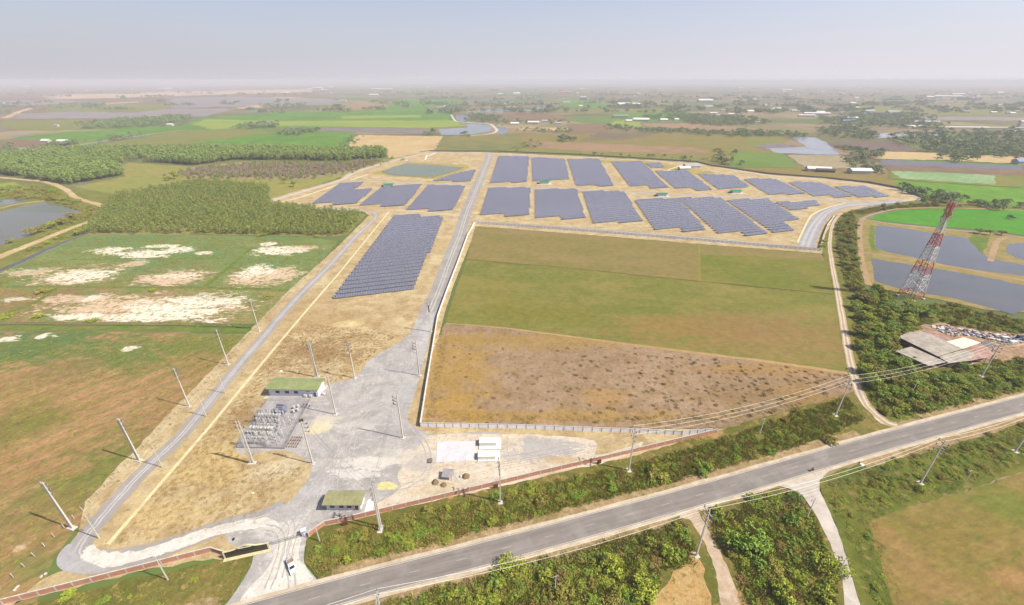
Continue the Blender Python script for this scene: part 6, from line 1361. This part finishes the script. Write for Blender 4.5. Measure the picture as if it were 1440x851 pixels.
mass([[(20,262),(60,262),(85,272),(120,288),(138,296),(118,300),(92,288),(60,281),(20,279),(-20,282),(-20,268)],[(60,330),(118,303),(132,304),(70,330)]],.03,['olive','green','yellow'],1.2,3.0,'undergrowth','low growth on the banks of the left pond')
# dark tufts in the bare field, denser to the right
tu=[]
for p in fill_pts([(640,480),(960,500),(1190,527),(1196,550),(1100,577),(1010,598),(700,596),(600,590)],3200,rv):
    X=p[0]/ (p[1]+1)
    if rv.random()<.10+.6*max(0,min(1,(X-.05)*1.6)): tu.append((p[0],p[1],0,s:=.4+.9*rv.random()**2,s*.6))
scatter('dark_weeds',tu,[stalks('tuft',777+i,70,.07,1,1.6) for i in range(3)],'dark dry weed tufts dotted over the bare brown field','weeds')
tu=[(p[0],p[1],0,s,s*.5) for p in fill_pts([(600,590),(1010,600),(1100,578),(1080,572),(900,588),(600,578)],600,rv)+fill_pts([(594,595),(622,460),(632,462),(612,595)],300,rv) for s in (rv.uniform(.5,1.3),)]
scatter('dry_grass',tu,TU['dry']+TU['yellow']+TU['olive'],'straw and green tufts along the inside of the concrete wall','grass')
g_=[(p[0],p[1],0,s,s*.5) for p in fill_pts([(150,770),(300,600),(420,455),(560,470),(480,535),(380,560),(330,640),(430,660),(360,735)],5200,rv) for s in (rv.uniform(.3,.9),)]
POLY_OUT.append([G(*p) for p in [(330,632),(402,634),(440,560),(460,530),(372,530)]])
scatter('dry_grass',[p for p in g_ if not inside(p[:2],POLY_OUT[-1])],TU['dry']+TU['dry']+TU['brown'],'short straw grass of the substation ground','grass')
g_=[(p[0],p[1],0,s,s*.4) for p in fill_pts([(-60,480),(340,474),(250,565),(150,675),(60,765),(-60,870)],6000,rv) for s in (rv.uniform(.3,1.0),)]
scatter('pasture_grass',g_,TU['brown']+TU['olive']+TU['green'],'low green and brown grass of the left pasture','grass')
g_=[(p[0],p[1],0,s,s*.35) for p in fill_pts([(632,460),(660,372),(980,398),(1172,418),(1186,515),(960,490)],4200,rv) for s in (rv.uniform(.4,1.2),)]
g2=[(p[0],p[1],0,s,s*.35) for p in fill_pts([(-60,412),(60,360),(122,333),(440,337),(474,342),(408,408),(352,462),(0,455),(-60,455)],5200,rv) for s in (rv.uniform(.4,1.5),)]
scatter('pasture_grass',g2,TU['green']+TU['olive']+TU['brown'],'low grass tufts thinning out over the salty meadows','grass')
scatter('pasture_grass',g_,TU['yellow']+TU['olive']+TU['green'],'low mottled grass of the enclosed green field','grass')
g_=[(p[0],p[1],0,s,s*.35) for p in fill_pts([(1235,740),(1345,700),(1440,670),(1520,650),(1560,900),(1290,900),(1262,820)],2600,rv) for s in (rv.uniform(.3,.9),)]
scatter('pasture_grass',g_,TU['dry']+TU['olive']+TU['brown'],'low dry grass of the brown green field at the lower right','grass')
g_=[(p[0],p[1],0,s,s*.5) for p in fill_pts([(955,800),(972,775),(985,790),(1000,851),(1010,900),(905,930)],400,rv)+fill_pts([(1040,815),(1080,800),(1085,900),(1030,900)],300,rv) for s in (rv.uniform(.4,1.2),)]
scatter('dry_grass',g_,TU['dry']+TU['dry']+TU['yellow']+TU['olive'],'straw tufts on the sandy patches beside the dirt path','grass')
for px,rr_,lab in (((376,418),3.4,'round green bush between the middle salty meadow and the track'),((215,409),3,'low bush on the bank above the big salt patch'),((60,411),5,'low bushes at the bank left of the big salt patch'),((53,447),4,'green clump left below the big salt patch'),((4,448),4,'green clump at the left edge below the big salt patch'),((130,452),3,'small green clump below the salt patch'),((370,331),4,'dark green clump at the plantation corner'),((445,333),3.5,'dark green clump below the plantation end'),((95,839),2.6,'dark green bush in front of the left brick wall'),((228,551),1.0,'small bush in the brown pasture'),((407,364),1.6,'small dark bush right of the bright salt strip'),((433,364),2,'second small dark bush right of the bright salt strip')):
    x,y=G(*px); bush(x,y,rr_,'yellow' if px[0] in (376,60) else 'green',lab,flat=.5)
# ------------------------------------------------------------------ far trees
FT=[]
def ft(px,n,s0,s1):
    sp=14 if n>200 else 9
    for p in fill_pts(px,int(n*.62),rv): s=rv.uniform(s0*.6,s1*.85); FT.append((p[0]+rv.gauss(0,sp),p[1]+rv.gauss(0,sp*1.6),0,s,s*rv.uniform(.7,1.2)))
ft([(118,182),(122,173),(200,167),(262,163),(262,169),(215,179)],900,6,9); ft([(330,181),(345,177),(380,175.5),(395,179),(360,181)],160,7,10); ft([(396,191),(402,186),(440,182),(446,184.5),(425,189.5)],190,6,9)
ft([(155,197),(186,190),(188,193),(160,199)],50,5,8); ft([(50,207),(100,200),(120,201),(100,206),(55,210)],60,4,8); ft([(0,214),(30,210),(60,213),(30,219),(0,219)],60,4,7)
ft([(965,185),(1010,186),(1120,188),(1130,192.5),(1060,193),(975,190)],260,6,9); ft([(852,178),(885,179),(886,183.5),(852,182)],70,5,8); ft([(898,182),(960,183.5),(960,187),(898,186)],110,5,8)
ft([(900,164),(970,164),(970,170),(905,168)],120,6,10); ft([(960,162),(1050,166),(1085,173),(1010,178),(965,173)],620,6,10); ft([(1150,182),(1200,179),(1232,191),(1200,197),(1165,192)],240,5,9)
ft([(1150,166),(1300,169),(1320,182),(1160,177)],420,6,11); ft([(1266,193),(1310,187),(1440,186),(1440,220),(1303,214),(1259,199)],560,5,10); ft([(655,170),(664,161),(700,163),(700,170),(690,173)],240,6,9)
ft([(700,171),(800,170),(800,175),(700,176)],70,5,9); ft([(735,181),(800,184),(800,187),(735,185)],70,4,7); ft([(790,197),(808,196),(808,201),(790,201)],14,7,12); ft([(725,211),(750,200),(756,199),(730,212)],30,3,5)
ft([(1190,224),(1210,221),(1228,236),(1240,250),(1215,248)],70,4,8); ft([(1180,206),(1238,214),(1240,222),(1205,222)],110,4,8); ft([(1010,214),(1024,214),(1028,236),(1014,237)],26,5,9); ft([(1285,272),(1320,278),(1320,284),(1295,281)],40,4,8)
ft([(1320,284),(1440,291),(1440,294),(1320,288)],50,3,6); ft([(600,189),(616,189),(616,191),(600,191)],8,8,14); ft([(652,189),(662,189),(662,191),(650,191)],7,6,12); ft([(790,216),(840,217),(1010,225),(1060,236),(1000,228),(840,219.5)],36,3,6)
ft([(0,208),(8,205),(8,210),(0,212)],12,4,7); ft([(480,205),(497,192),(502,190.5),(494,200),(484,210)],50,3,6); ft([(1335,212),(1440,216),(1440,222),(1330,220)],110,5,9); ft([(1320,222),(1360,222),(1360,229),(1320,226)],16,6,10)
ft([(560,150),(660,144),(664,160),(640,160),(560,153)],40,6,10); ft([(0,150),(120,146),(130,152),(60,156)],120,6,10); ft([(366,148),(430,146),(430,152),(370,153)],150,6,10); ft([(1190,160),(1300,163),(1300,168),(1190,167)],260,6,11)
for _ in range(430):
    x=rv.uniform(-40,1480); y=122+rv.random()**.8*38
    if x<560 and y>134 and rv.random()<.75: continue
    c=G(x,y); n=rv.randint(2,14); ln=rv.uniform(20,160)*(1 if y<140 else .5); a=rv.uniform(-.25,.25)
    for k in range(n): s=rv.uniform(7,13); t=rv.uniform(-1,1)*ln; FT.append((c[0]+t*math.cos(a)+rv.uniform(-9,9),c[1]+t*math.sin(a)+rv.uniform(-16,16),0,s,s*rv.uniform(.7,1.2)))
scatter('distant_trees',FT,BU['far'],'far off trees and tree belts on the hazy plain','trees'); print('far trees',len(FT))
# ================================================================== LATTICE TOWER
RED=plain('tower_red',A(200,74,66),.6,.08,2); TWH=plain('tower_white',A(232,228,222),.6,.06,2)
c=Vector(G(1279.5,418)); TH=61.; tw=empty('lattice_tower',(c.x,c.y,.05),R(20),'tall red and white lattice tower between the wood and the lower pond','tower')
def hw(z): return 4.7-(4.7-1.15)*min(1,z/(TH*.80)) if z<TH*.8 else 1.15
bands=[(0,.07,0),(.07,.27,1),(.27,.40,0),(.40,.57,1),(.57,.70,0),(.70,.86,1),(.86,1.0,0)]
for (f0,f1,col) in bands:
    mb=MB(); z0,z1=TH*f0,TH*f1; zz=z0
    while zz<z1-.1:
        st=max(1.5,hw(zz)*1.15); ze=min(z1,zz+st)
        if z1-ze<.8: ze=z1
        a,b=hw(zz),hw(ze); A4=[(-a,-a),(a,-a),(a,a),(-a,a)]; B4=[(-b,-b),(b,-b),(b,b),(-b,b)]
        th=.25 if zz<TH*.6 else .19
        for i in range(4):
            j=(i+1)%4; mb.bar((*A4[i],zz),(*B4[i],ze),th,n=4); mb.bar((*A4[i],zz),(*B4[j],ze),th*.5,n=4); mb.bar((*A4[j],zz),(*B4[i],ze),th*.5,n=4); mb.bar((*B4[i],ze),(*B4[j],ze),th*.5,n=4)
        zz=ze
    mb.build('lattice_section',RED if not col else TWH,tw)
mb=MB(); 
for s in (-.25,.25): mb.bar((s,-.1,0),(s,-.1,TH),.05,n=4)
for k in range(int(TH/.6)): mb.bar((-.25,-.1,k*.6),(.25,-.1,k*.6),.03,n=4)
mb.box((.6,0,TH/2),(.25,.12,TH)); mb.build('ladder',plain('ladder_grey',A(110,90,92),.7,.1,2),tw)
for z in (TH*.86,TH*.93,TH):
    mb=MB(); 
    for s in (-1,1): mb.bar((-2.1,s*2.1,z),(2.1,s*2.1,z),.08,n=4); mb.bar((s*2.1,-2.1,z),(s*2.1,2.1,z),.08,n=4); mb.bar((-1.1*s,-1.1,z),(-2.1*s,-2.1,z),.06,n=4); mb.bar((-1.1*s,1.1,z),(-2.1*s,2.1,z),.06,n=4)
    mb.build('antenna_frame',RED,tw)
    for k in range(6):
        a=k*math.pi/3+z; mb=MB(); x_,y_=2.35*math.cos(a),2.35*math.sin(a); mb.box((x_,y_,z+.3),(.2,.42,2.3),a); mb.bar((x_*.9,y_*.9,z-.9),(x_*.9,y_*.9,z+1.5),.05,n=5); mb.build('panel_antenna',TWH,tw)
for (z,a) in ((TH*.80,.4),(TH*.83,2.2),(TH*.76,3.6),(TH*.9,5.2)):
    mb=MB(); r_=hw(z)+.5; x_,y_=r_*math.cos(a),r_*math.sin(a); d=Vector((math.cos(a),math.sin(a),0)); mb.bar(Vector((x_,y_,z)),Vector((x_,y_,z))+d*.35,.75,.8,16); mb.build('dish_antenna',TWH,tw)
for sx_ in (-1,1):
    for sy_2 in (-1,1): MB().box((sx_*4.7,sy_2*4.7,.3),(1.6,1.6,.6)).build('footing',CONC,tw)
x,y=G(1276,431); r=empty('equipment_cabin',(x,y,.03),R(15),'small pale equipment cabin at the foot of the tower','cabin'); MB().box((0,0,1.1),(3,2,2.2)).build('wall',CONC,r); MB().box((0,0,2.26),(3.4,2.4,.12)).build('roof',TWH,r); MB().box((-.6,-1.03,1.0),(.9,.06,1.9)).build('door',LILAC,r)
# ================================================================== SCRAPYARD
sheet('scrapyard_ground',[(1300,452),(1330,455),(1380,462),(1440,470),(1500,480),(1500,512),(1440,508),(1400,512),(1380,512),(1350,516),(1300,520),(1262,497),(1256,478),(1290,462)],GM('yard_earth',A(186,152,120),A(150,122,98),A(204,172,140),A(116,98,84),s1=.08,s2=.3,s3=1.2,fine=.18),rag=.6,step=2)
RG=sheetmetal('weathered_fibre_cement',A(202,190,172),A(168,154,140)); RR=sheetmetal('rusty_sheet',A(190,150,134),A(152,104,90)); RW=sheetmetal('pale_new_sheet',A(240,238,220),A(226,226,200)); RDK=sheetmetal('dark_sheet',A(120,116,120),A(104,98,98))
x0,y0=G(1320,505); ss=empty('scrapyard_shed',(x0,y0,.03),0,'sprawling low shed with grey, rusty and white sheet roofs in the wood','shed')
def roof(name,px,zs,mat,th=.10):
    q=[Vector((*G(p[0],p[1],z),z)) for p,z in zip(px,zs)]; q=[Vector((v.x-x0,v.y-y0,v.z)) for v in q]; mb=MB(); n=len(q)
    mb.add([v for v in q]+[v+Vector((0,0,th)) for v in q],[tuple(range(n-1,-1,-1)),tuple(range(n,2*n))]+[(i,(i+1)%n,n+(i+1)%n,n+i) for i in range(n)]); return mb.build(name,mat,ss),q
rA,qA=roof('roof',[(1263,474),(1279.5,467),(1302,467.3),(1354,490.8),(1319,501.5)],[4.0,5.0,5.4,5.6,4.4],RG)
rB,qB=roof('roof',[(1259,494),(1281,487.7),(1331,509.6),(1306,514.6)],[3.0,3.8,3.9,3.0],RG)
rC,qC=roof('roof',[(1320,501.6),(1355.6,491.6),(1370,497.5),(1364,507.4),(1334,511)],[3.9,4.8,4.9,3.9,3.4],RG)
rD,qD=roof('rusty_roof',[(1356,491.2),(1379,484),(1399,498),(1389,503),(1364,507.6),(1370,497.4)],[4.6,4.6,3.6,3.4,3.5,4.3],RR); rD['label']='rusty brown roof sheets at the right end'
rE,qE=roof('rusty_roof',[(1302,467.1),(1315,467),(1341.5,478),(1330,480.8)],[5.4,4.6,4.6,5.5],RR)
rF,qF=roof('white_roof',[(1330,480.7),(1342,478),(1355.6,474.6),(1379.6,482.2),(1366,486.6),(1354,491)],[5.6,5.3,4.9,4.9,5.3,5.6],RW); rF['label']='bright white new roof sheets'
rH,qH=roof('dark_roof',[(1380.5,480.6),(1388,479.6),(1400.5,487.4),(1396.6,491),(1382,485.5)],[4.2,4.2,3.8,3.8,4.2],RDK)
for q in (qA,qB,qC,qD,qE,qF,qH):
    c_=sum(q,Vector())/len(q)
    for v in q[:4]:
        p=v.lerp(c_,.08); mb=MB(); mb.bar((p.x,p.y,0),(p.x,p.y,v.z*.96),.12,n=5); mb.build('post',WOOD,ss)
DWALL=plain('dark_shed_side',A(104,90,78),.9,.2,1.5)
for q in (qA,qC):
    mb=MB(); c_=sum(q,Vector())/len(q); v=[p.lerp(c_,.14) for p in q]
    mb.add([(p.x,p.y,0) for p in v]+[(p.x,p.y,p.z-.5) for p in v],[(i,(i+1)%len(v),len(v)+(i+1)%len(v),len(v)+i) for i in range(len(v))]); mb.build('wall',DWALL,ss)
# scrap: pile pieces as one mass, larger pieces single
SC=[plain('scrap_white',A(226,224,222),.6),plain('scrap_grey',A(150,146,150),.6),plain('scrap_dark',A(64,60,66),.7),plain('scrap_rust',A(160,110,86),.9),plain('scrap_blue',A(80,100,150),.6),plain('scrap_tan',A(206,180,146),.9)]
mb=MB(); rs=random.Random(9)
for p in fill_pts([(1308,460),(1330,458),(1352,464),(1392,470),(1432,472),(1438,482),(1420,486),(1384,477),(1355,472),(1340,475),(1322,468)],520,rs):
    s=rs.uniform(.3,1.4); mb.box((p[0]-x0,p[1]-y0,rs.uniform(.1,.8)),(s*rs.uniform(.6,2),s,rs.uniform(.15,.8)),rs.uniform(0,3),mi=rs.choices(range(6),[5,3,2,3,1,2])[0])
for p in fill_pts([(1326,512),(1372,503),(1388,507),(1340,518)],60,rs):
    s=rs.uniform(.3,1.1); mb.box((p[0]-x0,p[1]-y0,rs.uniform(.1,.6)),(s*1.6,s,rs.uniform(.2,.7)),rs.uniform(0,3),mi=rs.choices(range(6),[3,3,3,2,0,1])[0])
o=mb.build('scrap_pile',SC); o.location=(x0,y0,0); tag(o,'scattered white, rusty and dark scrap heaped behind the shed','scrap',kind='stuff')
def van(px,rz,L,lab,matc,cat='van',h=2.0):
    x,y=G(*px); r=empty(cat.replace(' ','_'),(x,y,.05),R(rz),lab,cat); w_=1.8
    mb=MB(); mb.prism([(-L/2,.4),(L/2,.4),(L/2,h*.5),(L/2-.5,h*.55),(L/2-1.1,h),(-L/2+.1,h),(-L/2,h*.6)],-w_/2,w_/2,axis='y'); o=mb.build('body',matc,r); bv=o.modifiers.new('b','BEVEL'); bv.width=.08; bv.segments=2
    mb=MB(); mb.add([(L/2-.46,-.8,h*.58),(L/2-.46,.8,h*.58),(L/2-1.04,.75,h*.96),(L/2-1.04,-.75,h*.96)],[(0,1,2,3)]); q_=mb.build('windscreen',GLASSD,r); q_.location=(.03,0,.02)
    for s in (-1,1):
        MB().box((-.2,s*(w_/2+.01),h*.75),(L*.5,.03,h*.25)).build('side_window',GLASSD,r)
        for xx in (-L*.32,L*.32): m2=MB(); m2.bar((xx,s*.7,.34),(xx,s*.93,.34),.34,n=16); m2.build('wheel',TY,r)
    return r
van((1424,484),12,5.0,'white van parked at the right end of the scrap',plain('van_white',A(240,240,240),.3)); van((1414,477),-8,4.6,'white car parked among the scrap left of the van',plain('car_white',A(236,236,238),.3),'car',1.5)
van((1438,479),-5,7,'dark blue lorry at the right edge of the scrapyard',plain('truck_blue',A(60,74,120),.5),'lorry',3.0); van((1402,473.5),4,4.4,'pale car standing behind the scrap',plain('car_pale',A(220,216,206),.4),'car',1.5)
# rubbish and small things by the roadside
for i,(px,s,lab,m_) in enumerate((((1212,655),1.4,'white sacks dumped beside the main road right of the junction',WHITE),((1143,768),1.5,'white rubbish heap left of the side road',WHITE),((1146,772),.9,'pale sack below the white rubbish heap',CONC),((630,724),1.0,'pale rock in the scrub below the brick wall',CONC),((61,810),1.1,'broken white concrete piece outside the turning loop',CONC),((24,828),1.0,'white slab piece at the far left fence end',CONC),((395,523),1.1,'white fitting lying behind the control building',WHITE),((418,524),1.0,'second white fitting behind the control building',WHITE),((355,694),.7,'small white block on the dry grass below the substation',WHITE),((412,757),.6,'pale stone by the gate',CONC),((328,759),.8,'dark crate behind the entrance wall',DARKSTEEL),((758,662),.8,'pale rubble behind the brick wall',CONC),((593,404),.6,'white marker stone right of the near panel block',WHITE),((525,540),.6,'white stone on the yard edge',WHITE))):
    x,y=G(*px); mb=MB(); q_=random.Random(i)
    for k in range(4): ball(mb,(q_.uniform(-.5,.5)*s,q_.uniform(-.4,.4)*s,.22*s),.38*s*q_.uniform(.7,1.2),n=7,m=5,zs=.6)
    o=mb.build('rubble',m_); o.location=(x,y,.05); o.rotation_euler[2]=q_.uniform(0,3); tag(o,lab,'debris')
# ================================================================== FAR HOUSES, SHEDS, VILLAGES
WR=plain('far_white_roof',A(244,242,236),.5,.03,.1); TRF=plain('far_red_roof',A(220,120,110),.7,.05,.1); BRF=plain('far_blue_roof',A(110,150,200),.6,.05,.1); GRF=plain('far_grey_roof',A(180,176,172),.7,.05,.1); GNR=plain('far_green_roof',A(120,160,120),.7,.05,.1); FW=plain('far_wall',A(214,208,198),.8,.05,.1); DW=plain('far_dark_wall',A(90,84,78),.9,.05,.1)
hm_cache={}
def house(px,W,D,h,label,roofm=WR,wallm=FW,rz=0,group=None,cat='house',name='house',rise=.28):
    k=(W,D,h,roofm.name,wallm.name)
    if k not in hm_cache:
        a=MB().box((0,0,h/2),(W*.94,D*.9,h)).mesh('wall',wallm); b=MB(); rd=D*rise; b.prism([(-D/2,h-.05),(0,h+rd),(D/2,h-.05),(D/2,h+.15),(0,h+rd+.25),(-D/2,h+.15)],-W/2,W/2)
        gb=MB(); gb.prism([(-D*.45,h-.02),(D*.45,h-.02),(0,h+rd*.92)],-W*.47,W*.47)
        hm_cache[k]=(a,b.mesh('roof',roofm),gb.mesh('gable',wallm))
    x,y=G(*px); r=empty(name,(x,y,0),R(rz),label,cat,group)
    for nm,me in zip(('wall','roof','gable'),hm_cache[k]): o=bpy.data.objects.new(nm,me); COL.objects.link(o); o.parent=r
    return r
NAMED=[((1150,240.6),34,15,4,'nearer long white roofed shed below the striped vegetable plot',WR,-14,'shed'),((1160,242),26,8,3,'low dark lean-to beside the nearer white shed',DARKSTEEL,-12,'shed'),((1208,243.6),30,16,4.5,'rounded white shed left of the green striped plot',WR,-6,'shed'),
((972,236.4),26,12,3.5,'pale farm shed at the left of the olive fields beyond the far fence',GRF,10,'shed'),((962,239),18,9,3,'small pale roofed shed by the fence near the tree clump',WR,5,'shed'),
((872,165.5),60,28,6,'green roofed long building beside the yellow green plot',GNR,0,'building'),((901,170.5),54,26,6,'bright white farm building near the yellow green plot',WR,-10,'building'),((884,171.5),22,12,4,'small white building between the green roofed and bright white ones',WR,0,'building'),((933,171),26,14,6,'white building at the left end of the pink field',WR,0,'building'),((951,170),16,12,5,'small white building on the pink field edge',WR,0,'building'),
((750,174.6),36,18,6,'white building with red roof parts by the river bend',WR,-5,'building'),((724,176),26,14,5,'white building left of the river side group',WR,0,'building'),((766,173.6),20,14,7,'pale temple hall by the river bend',GRF,0,'temple'),((785,175.5),24,12,5,'pale house right of the temple hall',GRF,0,'house'),
((795,131.5),110,60,14,'large red roofed hall on the far plain',TRF,0,'hall'),((537,126),330,50,10,'long white factory left of centre on the far plain',WR,0,'factory'),((556,121.8),160,50,10,'white factory block behind the long white factory',WR,0,'factory'),((526,135),80,40,8,'white shed cluster below the long white factory',WR,0,'factory'),
((447,125),160,70,14,'white industrial hall at the far left',WR,0,'factory'),((465,124),90,60,16,'second white industrial hall at the far left',WR,0,'factory'),((455,127.5),80,40,8,'low white hall before the industrial halls',WR,0,'factory'),((991,143.5),95,44,10,'white domed hall right of centre on the far plain',WR,0,'factory'),((1106,127.7),130,50,9,'white hall right of centre at the horizon',WR,0,'factory'),((891,121.5),60,60,22,'tall white building at the horizon right of centre',WR,0,'factory'),
((1148,161.5),100,18,6,'longest white poultry shed among the right hand sheds',WR,-9,'shed'),((1134,164),60,14,5,'pale shed under the longest white poultry shed',WR,-9,'shed'),((1092,153.8),36,16,5,'leftmost of three white sheds in a row',WR,-8,'shed'),((1104,155.4),34,16,5,'middle of three white sheds in a row',WR,-8,'shed'),((1118,157),34,16,5,'rightmost of three white sheds in a row',WR,-8,'shed'),
((1196,167.8),44,20,5,'white house at the left end of the right hand woods',WR,0,'house'),((1192,172.4),44,22,5,'blue roofed hall at the left end of the right hand woods',BRF,0,'hall'),((1306,138),60,40,9,'small white hall before the long roofs at the far right',WR,0,'factory'),((1332,136.8),230,30,8,'long white roof at the far right',WR,0,'factory'),((1346,133.8),120,40,9,'bright white roof above the long white roof at the far right',WR,0,'factory'),((1370,139.8),40,30,8,'lone white building at the far right',WR,0,'factory'),
((1308,181),100,12,4,'row of pale orange roofs right of the far pond',plain('far_orange_roof',A(228,196,166),.7),-3,'shed'),((1286,179),60,12,4,'white and orange roofed shed row above the far pond',WR,-3,'shed'),((1362,180.6),110,10,3,'long low white roof right of the far pond',WR,-4,'shed'),((1412,181.4),130,10,3,'long low grey roofs at the far right beside the woods',GRF,0,'shed'),((1434,179),14,12,16,'pale yellow tower-like house at the right edge',plain('yellow_paint',A(230,226,180),.7),0,'house'),((1432,187),50,16,4,'pale roofed shed group at the right edge',GRF,-4,'shed'),((1436,231),26,14,5,'blue and white house at the right edge beside the lilac field',BRF,0,'house'),((1300,172.6),90,10,4,'pale long roofs by the wide flooded field',WR,-4,'shed'),
((378,177),24,12,5,'blue roofed house beside the tree hump on the green fields',BRF,0,'house'),((240,177),18,10,4,'small white house right of the far wood block',WR,0,'house'),((221,165),16,10,4,'grey house above the far wood block',GRF,0,'house'),((66,200.5),18,12,4,'left white house beside the canal road',WR,0,'house'),((90,201.5),22,14,4,'right white house beside the canal road',WR,10,'house'),((93,205),18,10,3,'dark roofed shed below the right white house',DARKSTEEL,0,'shed'),((80,178),12,8,4,'small pale hut in the left olive field',GRF,0,'house'),((32,212.5),16,10,3,'pale hut by the small flooded plot at the left',GRF,0,'house'),((631,150.6),50,20,5,'pale house by the flooded strip near the river',WR,0,'house'),((1040,127),60,40,26,'white mast building at the horizon right of centre',WR,0,'building'),((620,115+4.2),300,120,26,'large pale complex at the horizon near the centre',GRF,0,'factory'),((1003,160.7),30,14,5,'white roofed house in the tree belt right of centre',WR,0,'house'),((1013,164),44,14,5,'grey roofed sheds in the tree belt right of centre',GRF,0,'shed'),((1060,173.5),36,14,4,'pale roof at the right end of the tree belt',GRF,0,'shed'),((895,148.4),50,26,7,'white house before the wood at the right of centre',WR,0,'house'),((870,149),26,14,5,'pale house left of that white one',GRF,0,'house'),((820,138),46,26,7,'white house by the far green field',WR,0,'house'),((812,134),20,20,20,'white pagoda spire at the far green field',WR,0,'temple')]
for px,W,D,h,lab,rm,rz,cat in NAMED: house(px,W,D,h,lab,rm,FW if rm is not DARKSTEEL else DW,rz,None,cat,cat.replace(' ','_'),.18 if W>28 else .28)
rh=random.Random(77); kinds=[(22,12,5,WR),(34,18,6,WR),(18,10,5,GRF),(26,14,6,BRF),(20,12,5,TRF),(70,34,9,WR),(120,44,10,WR),(46,20,7,GRF)]
cnt=0
while cnt<230:
    x=rh.uniform(-10,1450); y=119.5+rh.random()**1.3*44
    if (x<560 and y>130 and rh.random()<.85) or (560<x<700 and y>140) or (y>152 and x<950): continue
    k=rh.choices(range(8),[6,5,5,2,1.2,2 if y<135 else .3,1.2 if y<130 else 0,3])[0]; W,D,h,m_=kinds[k]; m_n={WR:'white',GRF:'grey',BRF:'blue',TRF:'red'}[m_]
    side='left third' if x<480 else 'middle third' if x<960 else 'right third'; dist='at the horizon' if y<128 else 'on the far plain' if y<145 else 'among far trees'
    lab='tiny %s roofed building %s in the %s'%(m_n,dist,side)
    house((x,y),W,D,h,lab,m_,FW,rh.choice((-12,-4,0,8,80)),'%s roofed far buildings %s, %s'%(m_n,dist,side),'house','house'); cnt+=1
